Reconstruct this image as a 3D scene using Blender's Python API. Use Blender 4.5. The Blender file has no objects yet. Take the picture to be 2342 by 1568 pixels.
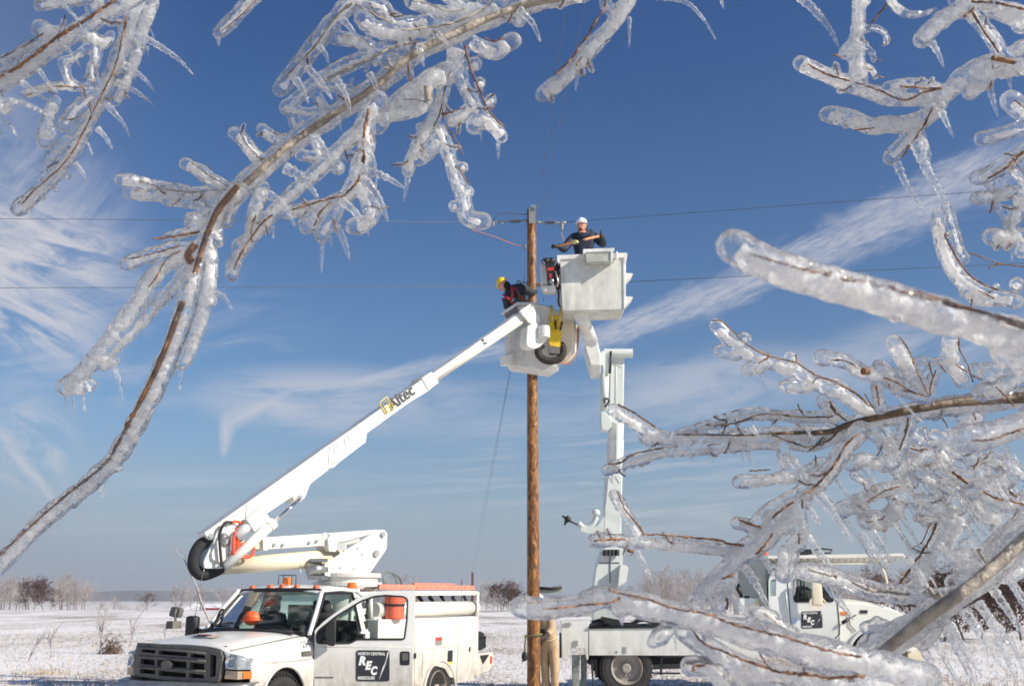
import bpy, bmesh, math, random
from mathutils import Vector, Matrix, noise as mnoise
random.seed(7)
R = math.radians
sc = bpy.context.scene
C = sc.collection

# ------------------------------------------------------------------ camera
CAM_H = 1.8
FPX, CX, CY = 2400.0, 1171.0, 784.0           # focal length and centre for a 2342 x 1568 frame
PITCH = math.atan(582.0 / FPX)
cam_d = bpy.data.cameras.new('camera'); cam = bpy.data.objects.new('camera', cam_d); C.objects.link(cam)
cam.location = (0, 0, CAM_H); cam.rotation_euler = (math.pi / 2 + PITCH, 0, 0)
cam_d.sensor_width = 36; cam_d.lens = 36 * FPX / 2342; cam_d.clip_start = 0.05; cam_d.clip_end = 9000
cam_d.dof.use_dof = True; cam_d.dof.focus_distance = 1.6; cam_d.dof.aperture_fstop = 22
sc.camera = cam
sc.render.resolution_x, sc.render.resolution_y = 1024, 685
sc.render.engine = 'CYCLES'
cy = sc.cycles
cy.max_bounces = 14; cy.transmission_bounces = 12; cy.transparent_max_bounces = 16; cy.diffuse_bounces = 6; cy.glossy_bounces = 6
cy.use_denoising = True; cy.sample_clamp_indirect = 6; cy.blur_glossy = 0.5
sc.view_settings.view_transform = 'Standard'; sc.view_settings.look = 'None'
sc.view_settings.gamma = 1; sc.view_settings.exposure = 0.3

def ray(x, y):
    """direction of the sight line through photo point (x, y), depth 1 along the view axis"""
    u, v = (x - CX) / FPX, (CY - y) / FPX
    c, s = math.cos(PITCH), math.sin(PITCH)
    return Vector((u, c - v * s, s + v * c))
CAM = Vector((0, 0, CAM_H))
def at(x, y, d):                              # point at view depth d
    return CAM + ray(x, y) * d
def atY(x, y, Y):                             # point at ground distance Y
    r = ray(x, y); return CAM + r * (Y / r.y)
def on_plane(x, y, p, n):
    r = ray(x, y); t = (Vector(p) - CAM).dot(n) / r.dot(n); return CAM + r * t
def at_z(x, y, z):
    r = ray(x, y); return CAM + r * ((z - CAM_H) / r.z)

# ------------------------------------------------------------------ sun and sky
SUN_DIR = Vector((0.90, -0.40, 0.62)).normalized()       # towards the sun: right of the view, a little behind
sun_d = bpy.data.lights.new('sun', 'SUN'); sun_d.energy = 5.0; sun_d.angle = R(0.5); sun_d.color = (1.0, 0.92, 0.79)
sun = bpy.data.objects.new('sun', sun_d); C.objects.link(sun)
sun.rotation_euler = (-SUN_DIR).to_track_quat('-Z', 'Y').to_euler(); sun.location = (60, -20, 40)
w = bpy.data.worlds.new('World'); sc.world = w; w.use_nodes = True
nt = w.node_tree; N = nt.nodes; L = nt.links; N.clear()
def nd(t, **kw):
    n = N.new(t)
    for k, v in kw.items():
        if k.startswith('_'): n.inputs[int(k[1:])].default_value = v
        else: setattr(n, k, v)
    return n
def mth(op, a, b=None, c=None, clamp=False):
    n = N.new('ShaderNodeMath'); n.operation = op; n.use_clamp = clamp
    for i, q in enumerate((a, b, c)):
        if q is None: continue
        if isinstance(q, (int, float)): n.inputs[i].default_value = q
        else: L.new(q, n.inputs[i])
    return n.outputs[0]
def sstep(x, lo, hi, a=0.0, b=1.0):
    n = N.new('ShaderNodeMapRange'); n.interpolation_type = 'SMOOTHSTEP'
    for i, q in enumerate((x, lo, hi, a, b)):
        if isinstance(q, (int, float)): n.inputs[i].default_value = q
        else: L.new(q, n.inputs[i])
    return n.outputs[0]
def rgbmix(f, a, b, mode='MIX'):
    n = N.new('ShaderNodeMix'); n.data_type = 'RGBA'; n.blend_type = mode
    for s, q in ((n.inputs[0], f), (n.inputs[6], a), (n.inputs[7], b)):
        if isinstance(q, (int, float)): s.default_value = q
        elif isinstance(q, tuple): s.default_value = q + (1,)
        else: L.new(q, s)
    return n.outputs[2]
sky = nd('ShaderNodeTexSky', sky_type='NISHITA', sun_disc=False)
sky.sun_elevation = math.asin(SUN_DIR.z); sky.sun_rotation = math.atan2(SUN_DIR.x, SUN_DIR.y)
sky.altitude = 250; sky.air_density = 1.0; sky.dust_density = 0.6; sky.ozone_density = 2.0
tc = N.new('ShaderNodeTexCoord'); sep = N.new('ShaderNodeSeparateXYZ'); L.new(tc.outputs['Generated'], sep.inputs[0])
# azimuth (right positive) and elevation in degrees
az = mth('MULTIPLY', mth('ARCTAN2', sep.outputs[0], sep.outputs[1]), 57.2958)
el = mth('MULTIPLY', mth('ARCSINE', sep.outputs[2]), 57.2958)
def azel(x, y):
    r = ray(x, y); return math.degrees(math.atan2(r.x, r.y)), math.degrees(math.asin(r.z / r.length))
def coords(rot=0.0, sx=1.0, sy=1.0, ox=0.0, oy=0.0):
    """sky coordinates turned so that x runs along a streak of slope rot degrees"""
    a, b = math.cos(R(rot)), math.sin(R(rot))
    x = mth('ADD', mth('MULTIPLY', az, a), mth('MULTIPLY', el, b)); y = mth('SUBTRACT', mth('MULTIPLY', el, a), mth('MULTIPLY', az, b))
    cb = N.new('ShaderNodeCombineXYZ'); L.new(mth('MULTIPLY_ADD', x, sx, ox), cb.inputs[0]); L.new(mth('MULTIPLY_ADD', y, sy, oy), cb.inputs[1])
    return cb.outputs[0], x, y
def fbm(vec, scale=1.0, detail=6.0, rough=0.6, dist=0.0):
    n = N.new('ShaderNodeTexNoise'); n.inputs['Scale'].default_value = scale; n.inputs['Detail'].default_value = detail
    n.inputs['Roughness'].default_value = rough; n.inputs['Distortion'].default_value = dist
    L.new(vec, n.inputs['Vector']); return n.outputs[0]
def streak(p, q, w0, w1, seed, soft=0.9, strength=0.8, e0=2.0, e1=2.0, ragged=1.0):
    """a band of cloud from photo point p to q, half widths w0 and w1 in degrees"""
    (a0, b0), (a1, b1) = azel(*p), azel(*q)
    rot = math.degrees(math.atan2(b1 - b0, a1 - a0)); ln = math.hypot(a1 - a0, b1 - b0)
    v, x, y = coords(rot, 0.25, 1.0, seed, seed * 1.7)
    ca, sa = math.cos(R(rot)), math.sin(R(rot)); x0 = a0 * ca + b0 * sa; y0 = b0 * ca - a0 * sa
    t = mth('DIVIDE', mth('SUBTRACT', x, x0), ln)
    wdt = mth('MULTIPLY_ADD', t, w1 - w0, w0)
    nz = fbm(v, 1.1, 4, 0.66, 0.4)
    d = mth('ADD', mth('ABSOLUTE', mth('SUBTRACT', y, y0)), mth('MULTIPLY', mth('SUBTRACT', nz, 0.5), mth('MULTIPLY', wdt, -1.6 * ragged)))
    m = sstep(mth('DIVIDE', d, wdt), 1.0, 1.0 - soft)
    ends = mth('MULTIPLY', sstep(x, x0 - e0, x0 + e0), sstep(x, x0 + ln + e1, x0 + ln - e1))
    v2, _, _ = coords(rot, 0.5, 2.2, seed * 3, seed)
    fine = sstep(fbm(v2, 1.5, 4, 0.75, 0.3), 0.3, 0.7, 0.45, 1.0)
    return mth('MULTIPLY', mth('MULTIPLY', mth('MULTIPLY', m, ends), fine), strength)
def patch(c, rx, ry, seed, strength, rot=0.0, sx=0.3, sy=0.9, lo=0.42, hi=0.72):
    a, b = azel(*c)
    v, x, y = coords(rot, sx, sy, seed, seed * 2.3)
    ca, sa = math.cos(R(rot)), math.sin(R(rot)); x0 = a * ca + b * sa; y0 = b * ca - a * sa
    dx = mth('DIVIDE', mth('SUBTRACT', x, x0), rx); dy = mth('DIVIDE', mth('SUBTRACT', y, y0), ry)
    d = mth('SQRT', mth('ADD', mth('MULTIPLY', dx, dx), mth('MULTIPLY', dy, dy)))
    nz = fbm(v, 1.0, 5, 0.66, 0.7)
    return mth('MULTIPLY', mth('MULTIPLY', sstep(d, 1.0, 0.25), sstep(nz, lo, hi)), strength)
clouds = [
    streak((1300, 800), (2342, 345), 1.0, 1.9, 3.0, 0.85, 0.68, 3, 3),            # long contrail at the right
    streak((810, 872), (1180, 785), 0.25, 0.9, 5.0, 0.9, 0.5, 1.2, 1.5),        # its thin far end
    patch((60, 560), 7.5, 3.2, 11.0, 0.85, -8, 0.22, 0.9, 0.38, 0.62),
    patch((40, 700), 6.5, 3.4, 14.0, 0.8, -22, 0.22, 0.9, 0.36, 0.62),
    patch((20, 430), 6.0, 10.0, 16.0, 0.6, 55, 0.12, 0.4, 0.3, 0.7),
    streak((0, 990), (130, 1150), 0.5, 0.3, 21.0, 0.9, 0.6, 2, 1),
    patch((60, 1020), 3.5, 3.0, 23.0, 0.6, -30, 0.3, 0.8, 0.38, 0.7),
    streak((512, 1040), (520, 960), 0.3, 0.8, 31.0, 0.9, 0.75, 0.3, 0.8, 0.9),    # hooked wisp
    streak((520, 965), (640, 905), 0.75, 0.35, 33.0, 0.9, 0.65, 0.8, 1.5, 0.6),
    patch((760, 915), 9.5, 2.4, 41.0, 0.62, 0, 0.14, 0.5, 0.25, 0.62),
    patch((1180, 930), 12, 2.6, 44.0, 0.3, 3, 0.12, 0.5, 0.3, 0.7),
    patch((1640, 880), 8.5, 2.6, 47.0, 0.5, 6, 0.14, 0.5, 0.25, 0.62),
    patch((2100, 800), 9.5, 2.6, 49.0, 0.5, 10, 0.14, 0.5, 0.3, 0.65),
    patch((1400, 1050), 16, 3.4, 52.0, 0.42, 4, 0.18, 2.4, 0.42, 0.72),
    patch((1650, 1160), 14, 1.6, 55.0, 0.34, 4, 0.12, 2.4, 0.42, 0.66),
    patch((600, 1150), 18, 3.5, 57.0, 0.25, 3, 0.1, 1.4, 0.42, 0.75),
    patch((300, 800), 12, 5, 59.0, 0.35, 12, 0.15, 0.6, 0.42, 0.75),
]
cov = clouds[0]
for c_ in clouds[1:]: cov = mth('SUBTRACT', 1.0, mth('MULTIPLY', mth('SUBTRACT', 1.0, cov), mth('SUBTRACT', 1.0, c_)))
# thin veil that thickens to the left and near the horizon
veil = mth('ADD', sstep(el, 11.5, -0.5, 0.0, 0.95), sstep(az, -17.0, -34.0, 0.0, 0.25), clamp=True)
K = 9.0
col = rgbmix(1.0, sky.outputs[0], rgbmix(sstep(el, 8.0, 38.0), (0.68, 0.86, 1.03), (0.33, 0.58, 0.96)), 'MULTIPLY')   # deeper blue overhead
col = rgbmix(veil, col, (0.385 * K, 0.45 * K, 0.55 * K))
col = rgbmix(cov, col, (0.74 * K, 0.73 * K, 0.78 * K))
bg = N.new('ShaderNodeBackground'); bg.inputs[1].default_value = 0.081; L.new(col, bg.inputs[0])
wo = N.new('ShaderNodeOutputWorld'); L.new(bg.outputs[0], wo.inputs[0])
w.cycles.sampling_method = 'MANUAL'; w.cycles.sample_map_resolution = 1024
# ------------------------------------------------------------------ materials
def mat(name, color=(0.5, 0.5, 0.5), rough=0.5, metal=0.0, noise=0.0, nscale=6.0, bump=0.0, bscale=40.0, coat=0.0, dirt=None, dirt_amt=0.0, spec=0.5, nstretch=(1, 1, 1)):
    m = bpy.data.materials.new(name); m.use_nodes = True
    t = m.node_tree; b = t.nodes['Principled BSDF']; b.inputs['Roughness'].default_value = rough; b.inputs['Metallic'].default_value = metal
    b.inputs['Base Color'].default_value = tuple(color) + (1,); b.inputs['Coat Weight'].default_value = coat; b.inputs['Coat Roughness'].default_value = 0.08
    b.inputs['Specular IOR Level'].default_value = spec
    co = t.nodes.new('ShaderNodeTexCoord'); mp = t.nodes.new('ShaderNodeMapping'); mp.inputs['Scale'].default_value = nstretch
    t.links.new(co.outputs['Object'], mp.inputs[0])
    if noise or dirt:
        n = t.nodes.new('ShaderNodeTexNoise'); n.inputs['Scale'].default_value = nscale; n.inputs['Detail'].default_value = 6; n.inputs['Roughness'].default_value = 0.65
        t.links.new(mp.outputs[0], n.inputs['Vector'])
        r = t.nodes.new('ShaderNodeValToRGB'); c = Vector(color)
        lo = dirt if dirt else tuple(c * (1 - noise)); hi = tuple(c) if dirt else tuple(c * (1 + noise * 0.5))
        r.color_ramp.elements[0].position = 0.32 if not dirt else 0.5 - 0.3 * (1 - dirt_amt) ; r.color_ramp.elements[0].color = tuple(lo) + (1,)
        r.color_ramp.elements[1].position = 0.68 if not dirt else 0.55 + 0.15 * dirt_amt; r.color_ramp.elements[1].color = tuple(hi) + (1,)
        t.links.new(n.outputs[0], r.inputs[0]); t.links.new(r.outputs[0], b.inputs['Base Color'])
    if bump:
        n2 = t.nodes.new('ShaderNodeTexNoise'); n2.inputs['Scale'].default_value = bscale; n2.inputs['Detail'].default_value = 5
        t.links.new(mp.outputs[0], n2.inputs['Vector'])
        bp = t.nodes.new('ShaderNodeBump'); bp.inputs['Strength'].default_value = bump; bp.inputs['Distance'].default_value = 0.01
        t.links.new(n2.outputs[0], bp.inputs['Height']); t.links.new(bp.outputs[0], b.inputs['Normal'])
    return m
def ice_mat(name='clear_ice', f0=0.0, f1=0.5, lo=0.52, hi=0.66):
    m = bpy.data.materials.new(name); m.use_nodes = True; t = m.node_tree; t.nodes.clear(); n = t.nodes.new; l = t.links.new
    out = n('ShaderNodeOutputMaterial'); co = n('ShaderNodeTexCoord')
    nz = n('ShaderNodeTexNoise'); nz.inputs['Scale'].default_value = 85; nz.inputs['Detail'].default_value = 4; nz.inputs['Distortion'].default_value = 0.6; l(co.outputs['Object'], nz.inputs['Vector'])
    b1 = n('ShaderNodeBump'); b1.inputs['Strength'].default_value = 0.8; b1.inputs['Distance'].default_value = 0.006; l(nz.outputs[0], b1.inputs['Height'])
    gl = n('ShaderNodeBsdfGlass'); gl.inputs['IOR'].default_value = 1.33; gl.inputs['Roughness'].default_value = 0.02; l(b1.outputs[0], gl.inputs['Normal'])
    tr = n('ShaderNodeBsdfTransparent'); gs = n('ShaderNodeBsdfGlossy'); gs.inputs['Roughness'].default_value = 0.045; l(b1.outputs[0], gs.inputs['Normal'])
    fr = n('ShaderNodeFresnel'); fr.inputs[0].default_value = 1.55; l(b1.outputs[0], fr.inputs['Normal'])
    film = n('ShaderNodeMixShader'); l(fr.outputs[0], film.inputs[0]); l(tr.outputs[0], film.inputs[1]); l(gs.outputs[0], film.inputs[2])
    lw = n('ShaderNodeLayerWeight'); lw.inputs[0].default_value = 0.5; l(b1.outputs[0], lw.inputs['Normal'])
    mr = n('ShaderNodeMapRange'); l(lw.outputs['Facing'], mr.inputs[0]); mr.inputs[1].default_value = 0.18; mr.inputs[2].default_value = 0.52; mr.inputs[3].default_value = 0.06; mr.inputs[4].default_value = 0.86
    mx = n('ShaderNodeMixShader'); l(mr.outputs[0], mx.inputs[0]); l(film.outputs[0], mx.inputs[1]); l(gl.outputs[0], mx.inputs[2])
    # frosted specks and streaks in the ice
    df = n('ShaderNodeBsdfDiffuse'); df.inputs[0].default_value = (0.93, 0.93, 0.93, 1); tl = n('ShaderNodeBsdfTranslucent'); tl.inputs[0].default_value = (0.95, 0.95, 0.95, 1)
    wt = n('ShaderNodeMixShader'); wt.inputs[0].default_value = 0.55; l(df.outputs[0], wt.inputs[1]); l(tl.outputs[0], wt.inputs[2])
    n3 = n('ShaderNodeTexNoise'); n3.inputs['Scale'].default_value = 95; n3.inputs['Detail'].default_value = 6; n3.inputs['Roughness'].default_value = 0.75; l(co.outputs['Object'], n3.inputs['Vector'])
    m3 = n('ShaderNodeMapRange'); l(n3.outputs[0], m3.inputs[0]); m3.inputs[1].default_value = lo; m3.inputs[2].default_value = hi; m3.inputs[3].default_value = f0; m3.inputs[4].default_value = f1
    mx2 = n('ShaderNodeMixShader'); l(m3.outputs[0], mx2.inputs[0]); l(mx.outputs[0], mx2.inputs[1]); l(wt.outputs[0], mx2.inputs[2])
    l(mx2.outputs[0], out.inputs[0]); return m
def milky_mat():
    m = bpy.data.materials.new('cloudy_ice'); m.use_nodes = True; t = m.node_tree; t.nodes.clear(); n = t.nodes.new; l = t.links.new
    out = n('ShaderNodeOutputMaterial'); co = n('ShaderNodeTexCoord')
    nz = n('ShaderNodeTexNoise'); nz.inputs['Scale'].default_value = 60; nz.inputs['Detail'].default_value = 8; nz.inputs['Roughness'].default_value = 0.7; l(co.outputs['Object'], nz.inputs['Vector'])
    df = n('ShaderNodeBsdfDiffuse'); df.inputs[0].default_value = (0.97, 0.965, 0.955, 1)
    tl = n('ShaderNodeBsdfTranslucent'); tl.inputs[0].default_value = (0.98, 0.975, 0.965, 1)
    a = n('ShaderNodeMixShader'); a.inputs[0].default_value = 0.56; l(df.outputs[0], a.inputs[1]); l(tl.outputs[0], a.inputs[2])
    tr = n('ShaderNodeBsdfTransparent'); mr = n('ShaderNodeMapRange'); l(nz.outputs[0], mr.inputs[0]); mr.inputs[1].default_value = 0.40; mr.inputs[2].default_value = 0.50; mr.inputs[3].default_value = 0.05; mr.inputs[4].default_value = 1.0
    b = n('ShaderNodeMixShader'); l(mr.outputs[0], b.inputs[0]); l(tr.outputs[0], b.inputs[1]); l(a.outputs[0], b.inputs[2])
    l(b.outputs[0], out.inputs[0]); return m
ICE, MILK = ice_mat(f0=.02, f1=.42, lo=.54, hi=.68), milky_mat(); DRIP = ice_mat('icicle_ice', 0.04, 0.5, 0.49, 0.66)
WOODS = {'brown': mat('twig_bark', (0.25, 0.12, 0.055), 0.6, noise=0.75, nscale=60, bump=0.4, bscale=150),
         'grey': mat('limb_bark', (0.34, 0.29, 0.235), 0.6, noise=0.45, nscale=60, bump=0.5, bscale=120),
         'dark': mat('dark_bark', (0.13, 0.085, 0.05), 0.5, noise=0.6, nscale=90, bump=0.4, bscale=150)}
# ------------------------------------------------------------------ builders
def tag(o, label=None, cat=None, group=None, kind=None):
    if label: o['label'] = label
    if cat: o['category'] = cat
    if group: o['group'] = group
    if kind: o['kind'] = kind
    return o
def thing(name, loc, label, cat, group=None, rz=0.0):
    o = bpy.data.objects.new(name, None); C.objects.link(o); o.empty_display_size = 0.2
    o.matrix_world = Matrix.Translation(Vector(loc)) @ Matrix.Rotation(rz, 4, 'Z')
    return tag(o, label, cat, group)
def root_matrix(o):
    while o.parent: o = o.parent
    return o.matrix_basis
APART = set('door_seal antenna arch_lip bolt copper_jumper door_seam eye fender fitting grip guy_tail handle hydraulic_hose mud_flap pin reinforcing_plate seam shut_line sleeve_flange step twig weld_bead window window_frame wire_clamp rung grille_bar outrigger hose_fitting slot'.split())
class MB:
    """collects geometry in world space (through self.M) and links it as one mesh object"""
    def __init__(s, M=None): s.v = []; s.f = []; s.M = M or Matrix(); s.sm = []; s.cut = []
    def add(s, vs, fs, smooth=False):
        k = len(s.v); s.cut.append((k, len(s.f))); s.v += [s.M @ Vector(p) for p in vs]; s.f += [tuple(i + k for i in f) for f in fs]; s.sm += [smooth] * len(fs); return s
    def box(s, c, d, rz=0, M=None, bev=0.0):
        X = Matrix.Translation(Vector(c)) @ Matrix.Rotation(rz, 4, 'Z')
        if M is not None: X = Matrix.Translation(Vector(c)) @ M.to_4x4()
        hx, hy, hz = d[0] / 2, d[1] / 2, d[2] / 2
        if bev > 0:
            bev = min(bev, 0.45 * min(d)); bm = bmesh.new(); bmesh.ops.create_cube(bm, size=1)
            for v in bm.verts: v.co = Vector((v.co.x * d[0], v.co.y * d[1], v.co.z * d[2]))
            bmesh.ops.bevel(bm, geom=list(bm.edges), offset=bev, segments=2, affect='EDGES', profile=0.6)
            bm.verts.index_update(); s.add([X @ v.co for v in bm.verts], [[v.index for v in f.verts] for f in bm.faces], True); bm.free(); return s
        vs = [X @ Vector((a * hx, b * hy, c_ * hz)) for c_ in (-1, 1) for b in (-1, 1) for a in (-1, 1)]
        return s.add(vs, [(0, 2, 3, 1), (4, 5, 7, 6), (0, 1, 5, 4), (2, 6, 7, 3), (0, 4, 6, 2), (1, 3, 7, 5)])
    def prism(s, poly, ext, smooth=False):
        """poly: list of 3-D points (planar), ext: vector"""
        n = len(poly); e = Vector(ext); vs = [Vector(p) for p in poly] + [Vector(p) + e for p in poly]
        return s.add(vs, [tuple(range(n - 1, -1, -1)), tuple(range(n, 2 * n))] + [(i, (i + 1) % n, n + (i + 1) % n, n + i) for i in range(n)], smooth)
    def tube(s, pts, r, seg=10, cap=True, closed=False, sx=1.0):
        P = [Vector(p) for p in pts]; n = len(P); rr = list(r) if isinstance(r, (list, tuple)) else [r] * n
        if len(rr) == 2 and n != 2: rr = [rr[0] + (rr[1] - rr[0]) * i / (n - 1) for i in range(n)]
        vs = []; fs = []; up = None
        for i in range(n):
            if closed: t = P[(i + 1) % n] - P[i - 1]
            else: t = P[min(i + 1, n - 1)] - P[max(i - 1, 0)]
            t = t.normalized() if t.length > 1e-9 else Vector((0, 0, 1))
            if up is None:
                up = Vector((0, 0, 1)) if abs(t.z) < 0.9 else Vector((1, 0, 0))
            a = t.cross(up)
            if a.length < 1e-6: a = t.orthogonal()
            a.normalize(); b = a.cross(t).normalized(); up = b
            for k in range(seg):
                q = 2 * math.pi * k / seg; vs.append(P[i] + a * (math.cos(q) * rr[i] * sx) + b * (math.sin(q) * rr[i]))
        m = n if closed else n - 1
        for i in range(m):
            j = (i + 1) % n
            for k in range(seg): fs.append((i * seg + k, i * seg + (k + 1) % seg, j * seg + (k + 1) % seg, j * seg + k))
        if cap and not closed: fs.append(tuple(range(seg - 1, -1, -1))); fs.append(tuple((n - 1) * seg + k for k in range(seg)))
        k0 = len(s.f); s.add(vs, fs, True)
        if cap and not closed: s.sm[-1] = s.sm[-2] = False
        return s
    def lathe(s, c, axis, prof, seg=24):
        """prof: list of (distance along axis, radius)"""
        ax = Vector(axis).normalized(); a = ax.orthogonal().normalized(); b = ax.cross(a); c = Vector(c); vs = []; fs = []
        for (h, r) in prof:
            for k in range(seg):
                q = 2 * math.pi * k / seg; vs.append(c + ax * h + (a * math.cos(q) + b * math.sin(q)) * max(r, 1e-4))
        for i in range(len(prof) - 1):
            for k in range(seg): fs.append((i * seg + k, i * seg + (k + 1) % seg, (i + 1) * seg + (k + 1) % seg, (i + 1) * seg + k))
        fs.append(tuple(range(seg - 1, -1, -1))); fs.append(tuple((len(prof) - 1) * seg + k for k in range(seg)))
        s.add(vs, fs, False); return s
    def ball(s, c, r, seg=12, rings=8, M=None):
        r = Vector(r) if isinstance(r, (tuple, list, Vector)) else Vector((r, r, r)); c = Vector(c); vs = []; fs = []
        for i in range(rings + 1):
            t = math.pi * i / rings
            for k in range(seg):
                q = 2 * math.pi * k / seg; p = Vector((r.x * math.sin(t) * math.cos(q), r.y * math.sin(t) * math.sin(q), r.z * math.cos(t)))
                vs.append(c + (M @ p if M else p))
        for i in range(rings):
            for k in range(seg): fs.append((i * seg + k, (i + 1) * seg + k, (i + 1) * seg + (k + 1) % seg, i * seg + (k + 1) % seg))
        return s.add(vs, fs, True)
    def build(s, name, material, parent=None, label=None, bevel=0.0, bseg=2, weld=False):
        if name in APART and len(s.cut) > 1:                 # pieces that stand apart become parts of their own
            c = s.cut + [(len(s.v), len(s.f))]; first = None
            for (v0, f0), (v1, f1) in zip(c, c[1:]):
                q = MB(); q.v = s.v[v0:v1]; q.f = [tuple(i - v0 for i in f) for f in s.f[f0:f1]]; q.sm = s.sm[f0:f1]
                o = q.build(name, material, parent, label, bevel, bseg, weld); first = first or o
            return first
        me = bpy.data.meshes.new(name); o = bpy.data.objects.new(name, me); C.objects.link(o)
        if parent is not None: Mi = root_matrix(parent).inverted(); o.parent = parent
        else: Mi = Matrix()
        me.from_pydata([Mi @ p for p in s.v], [], s.f); me.polygons.foreach_set('use_smooth', s.sm)
        mats = material if isinstance(material, (list, tuple)) else [material]
        for m in mats: me.materials.append(m)
        bm = bmesh.new(); bm.from_mesh(me)
        if weld: bmesh.ops.remove_doubles(bm, verts=bm.verts, dist=1e-4)
        bmesh.ops.recalc_face_normals(bm, faces=bm.faces); bm.to_mesh(me); bm.free()
        if bevel > 0:
            md = o.modifiers.new('bevel', 'BEVEL'); md.width = bevel; md.segments = bseg; md.limit_method = 'ANGLE'; md.angle_limit = R(35); md.harden_normals = False
            for p in me.polygons: p.use_smooth = True
            me.set_sharp_from_angle(angle=R(38))
        if label: o['label'] = label
        return o
def text_mesh(name, body, size, M, material, parent, bold=0.0, shear=0.0, sx=1.0, depth=0.0015, align='LEFT'):
    """lettering laid in the plane of matrix M (x along the line, y up), as a mesh"""
    cu = bpy.data.curves.new(name, 'FONT'); cu.body = body; cu.size = size; cu.shear = shear; cu.extrude = depth; cu.offset = bold; cu.space_character = 1.06; cu.resolution_u = 4; cu.align_x = align
    o = bpy.data.objects.new(name, cu); C.objects.link(o); bpy.context.view_layer.update()
    me = bpy.data.meshes.new_from_object(o.evaluated_get(bpy.context.evaluated_depsgraph_get())); me.name = name
    bpy.data.objects.remove(o); bpy.data.curves.remove(cu)
    X = root_matrix(parent).inverted() @ M @ Matrix.Diagonal((sx, 1, 1, 1)); me.transform(X)
    o = bpy.data.objects.new(name, me); C.objects.link(o); o.parent = parent; me.materials.clear(); me.materials.append(material); return o
def spline(pts, step):
    """Catmull-Rom through tuples of any length, resampled at about step (measured on the first two values)"""
    P = [tuple(pts[0])] + [tuple(p) for p in pts] + [tuple(pts[-1])]; out = []
    for i in range(1, len(P) - 2):
        a, b, c, d = P[i - 1:i + 3]; n = max(1, int(math.hypot(c[0] - b[0], c[1] - b[1]) / step))
        for k in range(n):
            t = k / n; out.append(tuple(0.5 * (2 * q1 + (q2 - q0) * t + (2 * q0 - 5 * q1 + 4 * q2 - q3) * t * t + (3 * q1 - q0 - 3 * q2 + q3) * t ** 3) for q0, q1, q2, q3 in zip(a, b, c, d)))
    out.append(tuple(pts[-1])); return out
def remesh(o, voxel, smooth=4, disp=0.0, dscale=0.02):
    m = o.modifiers.new('remesh', 'REMESH'); m.mode = 'VOXEL'; m.voxel_size = voxel; m.use_smooth_shade = True
    if smooth: s_ = o.modifiers.new('smooth', 'SMOOTH'); s_.factor = 0.5; s_.iterations = smooth
    if disp:
        tx = bpy.data.textures.new('lumps', 'CLOUDS'); tx.noise_scale = dscale; tx.noise_depth = 2
        d = o.modifiers.new('lumps', 'DISPLACE'); d.texture = tx; d.strength = disp; d.mid_level = 0.5
# ------------------------------------------------------------------ tracing helpers and shared materials
from mathutils.geometry import tessellate_polygon
FR = {'A': (0, 0, 1 / 3.0), 'B': (522.6, 0, .4166), 'C': (0, 392, .6248), 'D': (1633.2, 0, .4582), 'E': (1567.9, 490, .3306),
      'F': (1306.6, 816.6, .4793), 'G': (1763.9, 849.3, .4581), 'H': (1241.3, 1110.6, .29165), 'I': (1698.6, 1110.6, .29165), 'P': (0, 0, 1),
      '1': (196.0, 1110.6, .29165), '2': (653.3, 1110.6, .29165), 'T': (1045.3, 457.3, .29165), 'U': (392.0, 653.3, .4583), 'V': (1208.6, 653.3, .4166)}
def cv(fr, p):
    a, b, k = FR[fr]; return (a + p[0] * k, b + p[1] * k)
def tr(fr, pts, p, n): return [on_plane(*cv(fr, q), p, n) for q in pts]
def trY(fr, pts, Y): return [atY(*cv(fr, q), Y) for q in pts]
def holed(mb, outer, holes, ext):
    """a flat panel with openings, thickness ext"""
    e = Vector(ext); loops = [[Vector(p) for p in outer]] + [[Vector(p) for p in h] for h in holes]
    flat = [p for l_ in loops for p in l_]; n = len(flat); tri = tessellate_polygon(loops)
    fs = [tuple(t) for t in tri] + [tuple(i + n for i in reversed(t)) for t in tri]; k = 0
    for l_ in loops:
        m = len(l_); fs += [(k + i, k + (i + 1) % m, n + k + (i + 1) % m, n + k + i) for i in range(m)]; k += m
    return mb.add(flat + [p + e for p in flat], fs)
def round_poly(pts, r, seg=3):
    """round the corners of a 3-D polygon"""
    out = []; n = len(pts); P = [Vector(p) for p in pts]
    for i in range(n):
        a, b, c = P[i - 1], P[i], P[(i + 1) % n]; d0 = min(r, (a - b).length * .45); d1 = min(r, (c - b).length * .45)
        s_ = b + (a - b).normalized() * d0; e = b + (c - b).normalized() * d1
        for k in range(seg + 1):
            t = k / seg; out.append((s_ * (1 - t) + b * t) * (1 - t) + (b * (1 - t) + e * t) * t)
    return out
def arc3(c, a, b, r, t0, t1, n=16):
    c, a, b = Vector(c), Vector(a), Vector(b); return [c + a * (r * math.cos(t0 + (t1 - t0) * i / n)) + b * (r * math.sin(t0 + (t1 - t0) * i / n)) for i in range(n + 1)]
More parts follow.
